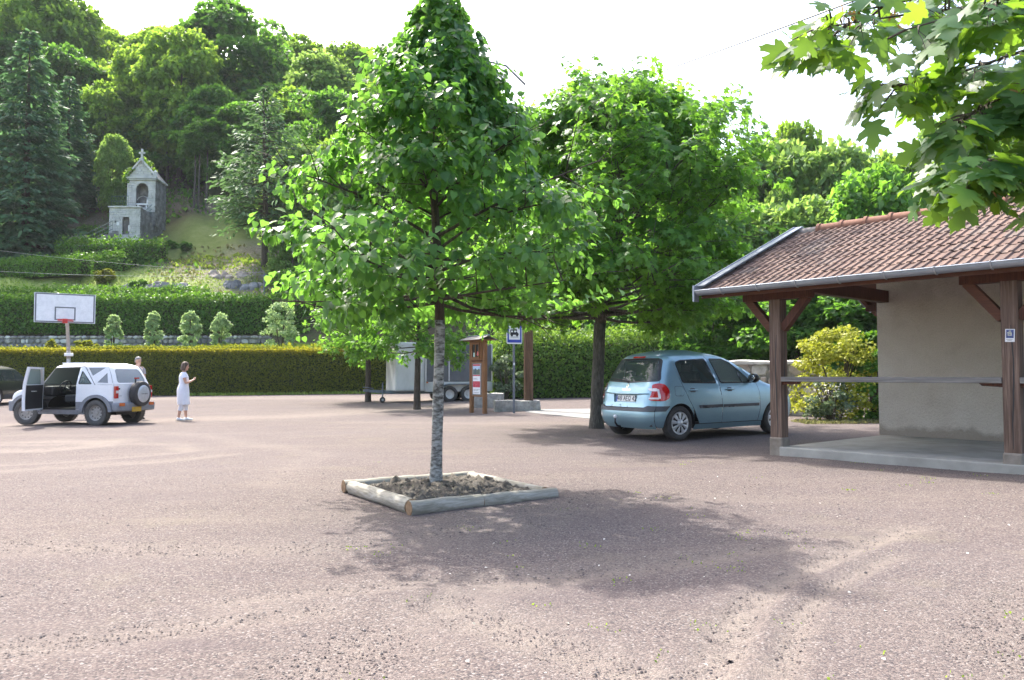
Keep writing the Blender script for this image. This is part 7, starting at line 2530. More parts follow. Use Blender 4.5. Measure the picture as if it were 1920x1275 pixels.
# local x runs along the board from the far post to the near one, the printed face is -y
kio = empty('notice_kiosk', (k1.x, k1.y, kz), ka, 'wooden notice kiosk with shingle roof, little window and red poster', 'kiosk')
for x_ in (0, -0.80):
    MB().tube([(x_, 0, -0.1), (x_, 0, 2.28)], 0.075, 14).build('post', MT['wood_kiosk'], kio, smooth='auto')
MB().box((-0.40, 0, 1.06), (0.66, 0.10, 1.10)).build('lower_panel', MT['wood_kiosk'], kio, bevel=0.006)
up = MB().box((-0.40, 0, 1.96), (0.66, 0.16, 0.62)).build('upper_box', MT['wood_kiosk'], kio, bevel=0.006)
MB().box((-0.40, 0, 1.63), (0.66, 0.06, 0.06)).build('rail', MT['wood_dark'], kio)
wf3 = MB()
for (cx_, cz_, w_, h_) in ((-0.40, 2.17, 0.50, 0.05), (-0.40, 1.73, 0.50, 0.05), (-0.625, 1.95, 0.05, 0.39), (-0.175, 1.95, 0.05, 0.39), (-0.40, 1.95, 0.035, 0.39)):
    wf3.box((cx_, -0.095, cz_), (w_, 0.04, h_))
wf3 = wf3.build('window_frame', MT['wood_kiosk'], kio)
MB().box((-0.40, -0.083, 1.95), (0.40, 0.004, 0.39)).build('pane', MT['trim_black'], wf3)
MB().box((-0.51, -0.088, 1.83), (0.10, 0.004, 0.13)).build('leaflet', plain('pale green leaflet', (0.35, 0.5, 0.45), 0.6), wf3)
MB().ball((-0.29, -0.088, 1.86), (0.05, 0.004, 0.075), 12, 8).build('red_leaflet', plain('pink red leaflet', (0.62, 0.14, 0.14), 0.6), wf3)
MB().box((-0.40, -0.053, 1.06), (0.56, 0.006, 1.00)).build('poster_frame', MT['wood_grey'], kio)
ps_ = MB().box((-0.40, -0.059, 1.06), (0.44, 0.006, 0.94)).build('poster', MT['white_paint'], kio)
sky_b, hill_b = plain('print sky', (0.40, 0.52, 0.68), 0.6), mottled('print hills', [(0.4, (0.05, 0.09, 0.14)), (0.6, (0.14, 0.17, 0.10))], 9, 0.6, None, 0)
pr_red = mottled('print red block', [(0.45, (0.42, 0.03, 0.06)), (0.6, (0.55, 0.10, 0.12))], 24, 0.6, None, 0)
MB().box((-0.40, -0.0635, 1.50), (0.43, 0.002, 0.05)).build('poster_band', pr_red, ps_)
MB().box((-0.40, -0.0635, 1.385), (0.43, 0.002, 0.165)).build('poster_sky', sky_b, ps_)
mb = MB().prism([(-0.61, 1.20), (-0.19, 1.20), (-0.19, 1.36), (-0.26, 1.39), (-0.36, 1.35), (-0.46, 1.40), (-0.55, 1.36), (-0.61, 1.38)], -0.0655, -0.0648, 'y')
mb.build('poster_landscape', hill_b, ps_)
MB().box((-0.40, -0.0635, 1.175), (0.43, 0.002, 0.035)).build('poster_band', pr_red, ps_)
MB().box((-0.40, -0.0635, 0.90), (0.43, 0.002, 0.19)).build('poster_block', pr_red, ps_)
mb = MB()
rr = random.Random(3)
for z_, cnt in ((1.09, 3), (1.06, 4), (0.74, 5), (0.70, 4), (0.64, 4)):
    x_ = -0.58
    for k in range(cnt):
        w_ = rr.uniform(0.03, 0.07)
        mb.box((x_ + w_ / 2, -0.0632, z_), (w_, 0.0015, 0.012))
        x_ += w_ + 0.025
mb.build('poster_text', MT['ink'], ps_)
# shallow swept roof of small shingles
rz0, rz1 = 2.26, 2.42
for row in range(3):
    for k in range(10):
        for sgn in (-1, 1):
            y0, y1 = sgn * (0.34 - row * 0.11), sgn * (0.20 - row * 0.105)
            z0 = 2.27 + row * 0.045 + (0.015 if row == 0 else 0)
            MB().beam((-0.98 + k * 0.128, y0, z0), (-0.98 + k * 0.128, y1, z0 + 0.055), 0.120, 0.014).build('shingle', MT['wood_grey'], kio)
MB().beam((-1.04, 0, 2.43), (0.24, 0, 2.43), 0.06, 0.03).build('roof_cap', MT['zinc'], kio)
MB().box((-0.40, 0, 2.28), (1.18, 0.44, 0.03)).build('roof_board', MT['wood_kiosk'], kio)

# ------------------------------------------------------------------ camper van sign, pole, blocks
sp_ = on_ground(963.5, 775)
sg = empty('road_sign', (sp_.x, sp_.y, gzf(sp_.x, sp_.y)), R(18), 'blue bordered white camper van sign on a grey post', 'sign')
MB().tube([(0, 0, -0.1), (0, 0, 2.72)], 0.036, 12).build('post', MT['steel_grey'], sg, smooth='auto')
pn = MB().prism(rounded([(-0.25, 2.14), (0.25, 2.14), (0.25, 2.88), (-0.25, 2.88)], 0.05), -0.062, -0.042, 'y').build('sign_plate', MT['white_paint'], sg)
blue = plain('sign blue', (0.02, 0.045, 0.36), 0.35)
mb = MB()
mb.box((-0.205, -0.064, 2.51), (0.05, 0.002, 0.66))
mb.box((0.205, -0.064, 2.51), (0.05, 0.002, 0.66))
mb.box((0, -0.064, 2.225), (0.36, 0.002, 0.09))
mb.box((0, -0.064, 2.825), (0.36, 0.002, 0.03))
mb.build('sign_border', blue, pn)
mb = MB()
Y = -0.0645
# camper van from the side with its alcove, two wheels
mb.prism([(-0.135, 2.42), (-0.135, 2.58), (0.075, 2.60), (0.085, 2.545), (0.06, 2.535), (0.115, 2.48), (0.135, 2.455), (0.135, 2.42)], Y - 0.001, Y + 0.001, 'y')
for x_ in (-0.085, 0.085):
    mb.prism([(x_ + 0.036 * math.cos(t), 2.405 + 0.036 * math.sin(t)) for t in np.linspace(0, 2 * math.pi, 12, endpoint=False)], Y - 0.002, Y, 'y')
mb.box((0.0, Y, 2.352), (0.25, 0.002, 0.012))
mb.build('camper_symbol', MT['ink'], pn)
mb = MB()
for x_ in (-0.08, 0.02):
    mb.box((x_, Y - 0.002, 2.525), (0.062, 0.001, 0.05))
mb.build('camper_windows', MT['white_paint'], pn)
mb = MB()
for x_, sg_ in ((-0.075, 1), (0.075, 1)):
    mb.tube([(x_ - 0.03, Y, 2.77), (x_ + 0.03, Y, 2.77), (x_ + 0.03, Y, 2.72), (x_ - 0.01, Y, 2.70), (x_ + 0.02, Y, 2.665)], 0.010, 4)
mb.build('tap_symbols', MT['ink'], pn)
MB().box((0, -0.037, 1.52), (0.05, 0.004, 0.075)).build('sticker', MT['white_paint'], sg)

up0 = on_ground(989, 770)
pole = empty('utility_pole', (up0.x, up0.y, gzf(up0.x, up0.y)), 0, 'thick brown wooden utility pole between sign and maple', 'pole')
mb = MB().tube([(0.04, 0, -0.2), (0.03, 0, 2.5), (-0.02, 0, 6), (-0.06, 0, 9.9)], [0.155, 0.15, 0.125, 0.10], 16)
mb.build('shaft', MT['pole_wood'], pole, smooth='auto')
# street lamp arm high on the pole, lost in the lime except for its head
ah = at(893, 108, 25.2)
mb = MB().tube([(-0.06, 0, ah.z - pole.location.z - 0.75), (-0.7, -0.1, ah.z - pole.location.z - 0.15), (ah.x - pole.location.x + 0.2, -0.2, ah.z - pole.location.z)], 0.035, 8)
am = mb.build('lamp_arm', MT['steel_grey'], pole, smooth=True)
MB().box((ah.x - pole.location.x, -0.2, ah.z - pole.location.z + 0.01), (0.52, 0.2, 0.11)).build('lamp_head', MT['steel_grey'], am, bevel=0.03)
MB().box((-0.05, 0, 9.7), (0.09, 0.5, 0.09)).build('crossbar', MT['steel_grey'], pole)

for k, (pxa, pxb, d, h, lab) in enumerate(((926, 1012, 25.2, 0.34, 'long low rough granite block at the foot of the wooden pole'), (889, 944, 27.2, 0.50, 'taller rough granite block behind the notice kiosk'))):
    xa, xb = (pxa - 960) / 1464.4 * d, (pxb - 960) / 1464.4 * d
    rr_ = np.random.default_rng(k)
    mb = MB()
    rings = []
    L = xb - xa
    for i in range(13):
        t = -L / 2 + L * i / 12
        pts = [(-0.26, -0.08), (-0.27, h * 0.5), (-0.25, h), (0, h + 0.01), (0.25, h), (0.26, h * 0.5), (0.26, -0.08)]
        rings.append([(t + rr_.normal() * 0.012, a + rr_.normal() * 0.014, b + rr_.normal() * 0.010) for a, b in pts])
    mb.loft(rings)
    b = mb.build('stone_block', MT['stone'], None, bevel=0.012)
    b.location = ((xa + xb) / 2, d + 0.3, gzf((xa + xb) / 2, d + 0.3))
    b.rotation_euler = (0, 0, R(6 - 10 * k))
    tag(b, lab, 'stone block', 'granite blocks by the kiosk')

MT['wire_pale'] = plain('weathered cable sheath', (0.42, 0.42, 0.41), 0.8)
# ------------------------------------------------------------------ overhead wires and the post on the slope
def wire(name, a, b, sag, rad, label, mat='steel_grey', cat='wire', group=None):
    a, b = Vector(a), Vector(b)
    pts = [a.lerp(b, t) - Vector((0, 0, 4 * sag * t * (1 - t))) for t in np.linspace(0, 1, 26)]
    o = MB().tube(pts, rad, 5).build(name, MT[mat], None)
    tag(o, label, cat, group)


pw = (up0.x, up0.y, gzf(up0.x, up0.y) + 9.75)
wend = at(2150, -210, 11)
wire('overhead_wire', pw, wend, 0.12, 0.021, 'thin dark overhead wire crossing the white sky above the maples', 'black')
mp = at(495, 578, 54.0)
mz = gzf(mp.x, mp.y)
ps2 = empty('metal_post', (mp.x, mp.y, mz), 0, 'slim grey metal post above the right end of the tall hedge', 'post')
ph = at(494, 512, 54).z - mz
MB().tube([(0, 0, -0.3), (0, 0, ph)], [0.075, 0.06], 10).build('shaft', MT['steel_grey'], ps2, smooth='auto')
MB().box((0, 0, ph - 0.15), (0.5, 0.06, 0.06)).build('crossbar', MT['steel_grey'], ps2)
e1 = (mp.x - 0.2, mp.y, mz + ph - 0.12)
a1, a2 = at(-260, 488, 50), at(-260, 432, 58)
wire('telephone_wire', e1, a1, 0.45, 0.009, 'lower pale wire running from the metal post to the left', 'wire_pale', 'wire', 'pale wires across the slope')
wire('telephone_wire', (mp.x + 0.2, mp.y + 3, mz + ph + 0.35), a2, 0.5, 0.009, 'upper pale wire crossing the slope below the shrine', 'wire_pale', 'wire', 'pale wires across the slope')

# ------------------------------------------------------------------ low dry stone wall under the tall hedge
lw0, lw1 = (-60 - 960) / 1464.4 * 50.0, (505 - 960) / 1464.4 * 50.0
lwm = (lw0 + lw1) / 2
lwz = gzf(lwm, 49.9)
dry = empty('dry_stone_wall', (lwm, 50.15, lwz - 0.1), 0, 'low dry stone wall of pale rubble under the tall hedge', 'wall')
MB().box((0, 0.15, 0.35), (lw1 - lw0, 0.5, 0.85)).build('wall_core', MT['stone_dark'], dry)
rubble(dry, lw1 - lw0, 0.0, 0.85, -0.12, 0.30, 17, [MT['stone_dark'], MT['stone'], MT['stone_dark'], MT['stone_pale']], 0.12)
# ------------------------------------------------------------------ hillside shrine
sd_ = 68.6
sx0, sx1 = (232 - 960) / 1464.4 * sd_, (284 - 960) / 1464.4 * sd_
scx = (sx0 + sx1) / 2
sW = sx1 - sx0
base = at(258, 391, sd_).z
zE = at(258, 335, sd_).z - base            # eaves
zA = at(258, 300, sd_).z - base            # gable tip
zC = at(258, 279, sd_).z - base            # cross tip
shr = empty('stone_shrine', (scx, sd_, base), R(4), 'pale stone hillside shrine with arched niche, gable and cross', 'shrine')
DEP = 2.6


def coursed(mb, x0, x1, z0, z1, y, holes, seed, bw=0.42, bh=0.22, top=None, depth=0.10):
    """courses of cut blocks in a plane facing -y, leaving the holes open"""
    rr = random.Random(seed)
    z = z0
    row = 0
    while z < z1 - 0.02:
        h = min(bh * rr.uniform(0.85, 1.15), z1 - z)
        x = x0 - (rr.uniform(0, bw * 0.6))
        while x < x1:
            w = bw * rr.uniform(0.7, 1.4)
            a, b = max(x, x0), min(x + w, x1)
            x += w
            if b - a < 0.04:
                continue
            segs = [(a, b)]
            zc = z + h / 2
            for hl in holes:
                lo, hi = hl(zc)
                if lo is None:
                    continue
                new = []
                for p, q in segs:
                    if q <= lo or p >= hi:
                        new.append((p, q))
                    else:
                        if p < lo - 0.03:
                            new.append((p, lo))
                        if q > hi + 0.03:
                            new.append((hi, q))
                segs = new
            if top is not None:
                segs = [(max(p, -top(zc)), min(q, top(zc))) for p, q in segs if max(p, -top(zc)) < min(q, top(zc)) - 0.03]
            for p, q in segs:
                mb.box(((p + q) / 2, y + depth / 2 + rr.uniform(-.022, .022), zc), (q - p - 0.02, depth, h - 0.018))
        z += h


def arch(cx_, w, zb, zs):
    """opening w wide from zb, springing at zs, round headed"""
    def f(z):
        if z < zb or z > zs + w / 2:
            return (None, None)
        hw = w / 2 if z <= zs else math.sqrt(max(0, (w / 2) ** 2 - (z - zs) ** 2))
        return (cx_ - hw, cx_ + hw)
    return f


nw = sW * 0.43
ac = arch(0.09, nw, 0.16, zE * 0.66)
mb = MB()
coursed(mb, -sW / 2, sW / 2, -0.3, zE, 0.0, [ac], 1)
coursed(mb, -sW / 2, sW / 2, zE + 0.16, zA, 0.02, [], 2, top=lambda z: max(0.02, (zA - z) / (zA - zE) * sW * 0.52))
fr = mb.build('front_wall', MT['stone_pale'], shr)
fr['kind'] = 'stuff'
mb = MB(Matrix.Translation((sW / 2, 0, 0)) @ Matrix.Rotation(math.pi / 2, 4, 'Z'))
coursed(mb, 0.1, DEP, -1.5, zE, -0.0, [], 3, 0.40, 0.26, depth=0.14)
mb.build('side_wall', MT['stone_dark'], shr)['kind'] = 'stuff'
mb = MB()
mb.box((-sW / 2 + 0.06, DEP / 2, zE / 2 - 0.7), (0.12, DEP - 0.2, zE + 1.4))
mb.box((0, DEP - 0.1, zE / 2 - 0.7), (sW - 0.1, 0.2, zE + 1.4))
mb.box((0, 1.2, -0.95), (sW - 0.2, 2.3, 1.9))
mb.build('inner_walls', MT['stone_dark'], shr)
# back of the niche, arch ring, altar
mb = MB()
mb.box((0.09, 1.0, zE * 0.5), (sW - 0.3, 0.1, zE))
mb.box((0.09 - nw / 2 - 0.06, 0.55, zE * 0.45), (0.1, 0.9, zE * 0.9))
mb.box((0.09 + nw / 2 + 0.06, 0.55, zE * 0.45), (0.1, 0.9, zE * 0.9))
mb.build('niche', MT['stone_dark'], shr)
mb = MB()
n_ = 13
for k in range(n_):
    t = math.pi * (k + 0.5) / n_
    M = Matrix.Translation((0.09 + (nw / 2 + 0.10) * math.cos(t), -0.01, zE * 0.66 + (nw / 2 + 0.10) * math.sin(t))) @ Matrix.Rotation(-t + math.pi / 2, 4, 'Y')
    mb2 = MB(M).box((0, 0.06, 0), (0.155, 0.14, 0.20))
    mb.add(mb2.v, mb2.f)
mb.build('arch_stones', MT['stone_pale'], shr)['kind'] = 'stuff'
al_ = MB().box((0.06, 0.30, 0.42), (nw + 0.1, 0.4, 0.12))
al_.box((-0.30, 0.30, 0.2), (0.12, 0.3, 0.4))
al_.box((0.42, 0.30, 0.2), (0.12, 0.3, 0.4))
al_ = al_.build('altar', MT['white_paint'], shr)
MB().tube([(0.09 - 0.50, 0.25, 0.80), (0.09 - 0.35, 0.25, 1.05), (0.09, 0.25, 1.18), (0.09 + 0.35, 0.25, 1.05), (0.09 + 0.5, 0.25, 0.80)], 0.03, 6).build('iron_arch', MT['galv'], shr)
mb = MB().tube([(0.44, 0.4, 0.48), (0.44, 0.4, 0.8), (0.42, 0.4, 0.95)], [0.12, 0.10, 0.06], 8)
mb.ball((0.42, 0.4, 1.03), 0.08)
mb.build('figurine', MT['white_paint'], shr, smooth=True)
# cornice, raking copings, finials, cross
mb = MB().box((0, 0.0, zE + 0.06), (sW + 0.22, 0.42, 0.16))
mb.box((0, 0.0, zE - 0.10), (sW + 0.10, 0.30, 0.09))
mb.box((sW / 2 + 0.04, DEP / 2, zE + 0.06), (0.22, DEP, 0.16))
mb.build('cornice', MT['stone_pale'], shr, bevel=0.02)
for s in (-1, 1):
    MB().beam((s * (sW / 2 + 0.12), 0.02, zE + 0.12), (0, 0.02, zA + 0.06), 0.34, 0.13).build('coping', MT['stone_pale'], shr)
mb = MB()
for s in (-1, 1):
    mb.add([(s * (sW / 2 + 0.1), 0.1, zE + 0.12), (0, 0.1, zA + 0.02), (0, DEP, zA + 0.02), (s * (sW / 2 + 0.1), DEP, zE + 0.12)], [(0, 1, 2, 3)])
mb.build('roof', MT['stone_dark'], shr)
fb_ = MB()
fb_.loft([[(sW / 2 - 0.02 + a * w_, 0.04 + b * w_, z) for a, b in ((-1, -1), (1, -1), (1, 1), (-1, 1))] for z, w_ in ((zE + 0.12, 0.13), (zE + 0.5, 0.11), (zE + 0.62, 0.15), (zE + 0.78, 0.03))])
fb_.build('finial', MT['stone_pale'], shr)
mb = MB()
zc0 = zA + 0.05
mb.box((0, 0.05, (zc0 + zC) / 2), (0.17, 0.14, zC - zc0))
mb.box((0, 0.05, zC - 0.36), (0.52, 0.14, 0.16))
mb.box((0, 0.05, zc0 + 0.04), (0.34, 0.3, 0.14))
mb.build('cross', MT['stone_pale'], shr, bevel=0.015)
# ivy on the gable
p, al, nr, sz = [], [], [], []
r = np.random.default_rng(4)
cs = [(-sW / 2 - 0.05, -0.1, zE + 0.35, 0.36), (-sW / 2 - 0.1, -0.1, zE - 0.15, 0.30), (-sW / 2 + 0.3, -0.1, zE + 0.75, 0.25), (0.1, 0.3, zA + 0.12, 0.30), (0.45, 0.5, zA - 0.2, 0.34), (0.8, 0.7, zA - 0.7, 0.32), (-0.3, 0.2, zA, 0.2), (-sW / 2 - 0.1, 0.2, zE + 0.1, 0.35)]
for c in cs:
    k = 90
    d = rand_dir(k, r)
    p.append(np.array(c[:3]) + d * c[3] * r.uniform(0.5, 1, (k, 1)))
    nr.append(d)
    al.append(rand_dir(k, r) - np.array((0, 0, 0.4)))
p, al, nr = np.concatenate(p), np.concatenate(al), np.concatenate(nr)
link('ivy', leaf_mesh('ivy', p, al, nr, r.uniform(0.12, 0.22, len(p)), CARD), MT['oak_g'], shr)['kind'] = 'stuff'

# lower terrace block with its own arch, right hand ramp wall
ld = 66.4
lx0, lx1 = (199 - 960) / 1464.4 * ld, (257 - 960) / 1464.4 * ld
lb = at(228, 446, ld).z
lt = at(228, 389, ld).z
lW, lH = lx1 - lx0, lt - lb
low = empty('stone_terrace', ((lx0 + lx1) / 2, ld, lb), R(2), 'pale stone terrace block with small arched niche below the shrine', 'terrace')
mb = MB()
ar2 = arch(0.10, lW * 0.23, 0.35, lH * 0.60)
sq1 = lambda z: ((-lW / 2 + 0.5, -lW / 2 + 0.62) if lH * 0.48 < z < lH * 0.55 else (None, None))
coursed(mb, -lW / 2, lW / 2, -0.7, lH, 0.0, [ar2, sq1], 5, 0.36, 0.17, depth=0.16)
mb.build('front_wall', MT['stone_pale'], low)['kind'] = 'stuff'
mb = MB().box((0, 1.3, lH / 2 - 0.4), (lW - 0.1, 1.6, lH + 0.6))
mb.box((0.1, 0.48, lH / 2 - 0.1), (lW * 0.6, 0.06, lH))
mb.build('core', MT['stone_dark'], low)
MB().box((0, 0.12, lH + 0.04), (lW + 0.16, 0.5, 0.11)).build('coping', MT['stone_pale'], low, bevel=0.02)
mb = MB(Matrix.Translation((lW / 2 + 0.0, 0, 0)) @ Matrix.Rotation(math.pi / 2, 4, 'Z'))
coursed(mb, 0.02, 2.0, -0.7, lH, 0, [], 6, 0.4, 0.26, depth=0.14)
mb.build('side_wall', MT['stone_dark'], low)['kind'] = 'stuff'
MB().box((0.32, 0.2, lH * 0.33), (0.16, 0.16, 0.55)).build('statue', MT['white_paint'], low, bevel=0.06)
MB().box((-0.55, -0.02, lH * 0.46), (0.22, 0.05, 0.26)).build('plaque', MT['white_paint'], low)
# stepped wall running up on the right of the stairs
rx0, rx1 = (258 - 960) / 1464.4 * 67, (300 - 960) / 1464.4 * 70.5
rampw = empty('ramp_wall', (rx0, 66.9, lb), math.atan2(3.6, rx1 - rx0), 'dark rubble wall rising beside the shrine stairs', 'wall')
RL_ = math.hypot(3.6, rx1 - rx0)
mb = MB()
n_ = 9
for i in range(n_):
    a, b = RL_ * i / n_, RL_ * (i + 1) / n_
    ztop = 0.9 + (lH + 0.3) * i / n_
    mb2 = MB()
    coursed(mb2, a, b, -0.9 + 2.2 * i / n_, ztop, 0, [], 30 + i, 0.3, 0.24, depth=0.3)
    mb.add(mb2.v, mb2.f)
mb.build('stonework', MT['stone_dark'], rampw)['kind'] = 'stuff'


def railing(name, pts, h, label):
    root = empty(name, pts[0], 0, label, 'railing', 'green iron railings of the shrine')
    o = Vector(pts[0])
    pts = [Vector(p) - o for p in pts]
    up = Vector((0, 0, h))
    for z in (0.12, 0.55, 1.0):
        MB().tube([tuple(p + up * z) for p in pts], 0.022, 5).build('rail', MT['rail_green'], root)
    for a, b in zip(pts[:-1], pts[1:]):
        n = max(2, int((b - a).length / 0.22))
        for i in range(n + 1):
            q = a.lerp(b, i / n)
            MB().tube([tuple(q), tuple(q + up)], 0.014, 4).build('bar', MT['rail_green'], root)


MT['rail_green'] = plain('dull green iron', (0.06, 0.12, 0.10), 0.6)
T = Matrix.Translation(low.location)
railing('iron_railing', [(lx0 + 0.1, ld + 0.1, lt + 0.05), (lx0 + 1.55, ld + 0.1, lt + 0.05)], 0.95, 'green iron railing on top of the terrace left of the shrine')
railing('iron_railing', [(rx0 + 0.1, 66.8, lb + 1.3), (rx1 - 0.1, 70.2, lt + 0.95)], 0.8, 'green iron railing climbing beside the stairs right of the shrine')
railing('iron_railing', [(lx0 - 1.6, ld - 1.6, lb - 1.0), (lx0 + 0.6, ld - 0.6, lb + 0.55)], 0.8, 'green iron railing down the steps left of the terrace')
# steps and the white rock outcrop on the left
stp = empty('stone_steps', (lx0 - 0.6, ld - 1.4, lb - 0.9), R(24), 'narrow stone steps climbing left of the terrace block', 'steps')
for k in range(8):
    MB().box((0.27 * k, 0.18 * k, 0.10 + 0.2 * k), (0.5, 0.9, 0.34)).build('step', MT['stone_dark'], stp, bevel=0.02)
rb = at(140, 436, 67.5)
rck = empty('rock_outcrop', (rb.x, rb.y, gzf(rb.x, rb.y) + 0.1), 0, 'pale broken rock outcrop left of the shrine', 'rock')
rr = random.Random(12)
for k in range(30):
    x_, y_ = rr.gauss(0, 1.2), rr.gauss(0, 0.7)
    s_ = rr.uniform(0.3, 0.75) * (1.2 - min(1, abs(x_) / 3))
    v = []
    m_ = 7
    for lv in range(3):
        for j in range(m_):
            t = 2 * math.pi * j / m_
            q = s_ * (1.0, 0.95, 0.55)[lv] * rr.uniform(0.75, 1.15)
            v.append((x_ + q * math.cos(t), y_ + q * math.sin(t) * 0.8, (-0.4, 0.25, 0.75)[lv] * s_ + 0.5 * max(0, 1.2 - abs(x_)) + rr.uniform(-.05, .05) + y_ * 0.4))
    f = [(i * m_ + j, i * m_ + (j + 1) % m_, (i + 1) * m_ + (j + 1) % m_, (i + 1) * m_ + j) for i in range(2) for j in range(m_)] + [tuple(2 * m_ + j for j in range(m_))]
    MB().add(v, f).build('rock', MT['stone'] if k % 3 else MT['stone_pale'], rck)
# rocks showing through the bare bank
for k, (px_, py_, w_, lab) in enumerate(((258, 541, 2.4, 'grey stones retaining the bank right of the clipped shrubs'), (300, 545, 3.0, 'rock face below the bare bank behind the low shrub'), (420, 520, 3.4, 'pale earthy rock face in the middle of the bare bank'), (455, 540, 2.6, 'shaded rock near the metal post on the bank'))):
    dd_ = min(np.linspace(54, 66, 241), key=lambda d: abs(gzf((px_ - 960) / 1464.4 * d, d) - at(px_, py_, d).z))
    x = (px_ - 960) / 1464.4 * dd_
    rk = empty('bank_rocks', (x, dd_, gzf(x, dd_)), 0, lab, 'rocks')
    for q in range(12):
        x_, y_ = rr.uniform(-w_ / 2, w_ / 2), rr.uniform(-.3, .5)
        s_ = rr.uniform(0.25, 0.6)
        m_ = 7
        v = []
        for lv in range(3):
            for j in range(m_):
                t = 2 * math.pi * j / m_
                g = s_ * (1.0, 0.95, 0.5)[lv] * rr.uniform(0.7, 1.15)
                v.append((x_ + g * math.cos(t), y_ + g * math.sin(t) * 0.7, (-0.4, 0.3, 0.8)[lv] * s_ + y_ * 0.6 + rr.uniform(-.05, .05)))
        f = [(i * m_ + j, i * m_ + (j + 1) % m_, (i + 1) * m_ + (j + 1) % m_, (i + 1) * m_ + j) for i in range(2) for j in range(m_)] + [tuple(2 * m_ + j for j in range(m_))]
        MB().add(v, f).build('rock', MT['stone_dark'] if k != 2 else MT['stone_c'], rk)
# ------------------------------------------------------------------ people
def skin_mesh(name, verts, edges, radii, sub=2, root=0):
    me = bpy.data.meshes.new(name)
    me.from_pydata(verts, edges, [])
    o = bpy.data.objects.new(name + '_tmp', me)
    COL.objects.link(o)
    o.modifiers.new('skin', 'SKIN').use_smooth_shade = True
    if not me.skin_vertices:
        bm = bmesh.new()
        bm.from_mesh(me)
        bm.verts.layers.skin.verify()
        bm.to_mesh(me)
        bm.free()
    for i, r_ in enumerate(radii):
        sv = me.skin_vertices[0].data[i]
        sv.radius = r_ if hasattr(r_, '__len__') else (r_, r_)
        sv.use_root = i == root
    s_ = o.modifiers.new('sub', 'SUBSURF')
    s_.levels = s_.render_levels = sub
    dg = bpy.context.evaluated_depsgraph_get()
    out = bpy.data.meshes.new_from_object(o.evaluated_get(dg))
    out.name = name
    bpy.data.objects.remove(o)
    return out


class Skel:
    def __init__(self):
        self.v, self.e, self.r = [], [], []

    def add(self, p, r_, parent=None):
        self.v.append(tuple(p))
        self.r.append(r_)
        i = len(self.v) - 1
        if parent is not None:
            self.e.append((parent, i))
        return i

    def chain(self, start, pts):
        for p, r_ in pts:
            start = self.add(p, r_, start)
        return start


def hand(sk, wrist, palm_dir, curl_dir, spread_dir, size=1.0):
    """palm with four fingers of unequal length and a thumb from its side, curled a little"""
    w = Vector(sk.v[wrist])
    d, c, s = Vector(palm_dir).normalized(), Vector(curl_dir).normalized(), Vector(spread_dir).normalized()
    k = size
    pm = sk.add(w + d * 0.045 * k, (0.034 * k, 0.018 * k), wrist)
    kn = sk.add(w + d * 0.08 * k, (0.036 * k, 0.016 * k), pm)
    for i, L in enumerate((0.060, 0.070, 0.065, 0.050)):
        b = w + d * 0.085 * k + s * (0.027 - 0.018 * i) * k
        sk.chain(kn, [(b, 0.0095 * k), (b + d * L * 0.42 * k + c * 0.008 * k, 0.0088 * k), (b + d * L * 0.72 * k + c * 0.028 * k, 0.008 * k), (b + d * L * 0.78 * k + c * 0.052 * k, 0.0065 * k)])
    t = w + d * 0.03 * k + s * 0.03 * k
    sk.chain(pm, [(t, 0.012 * k), (t + d * 0.03 * k + s * 0.022 * k + c * 0.01 * k, 0.010 * k), (t + d * 0.055 * k + s * 0.02 * k + c * 0.028 * k, 0.0085 * k)])


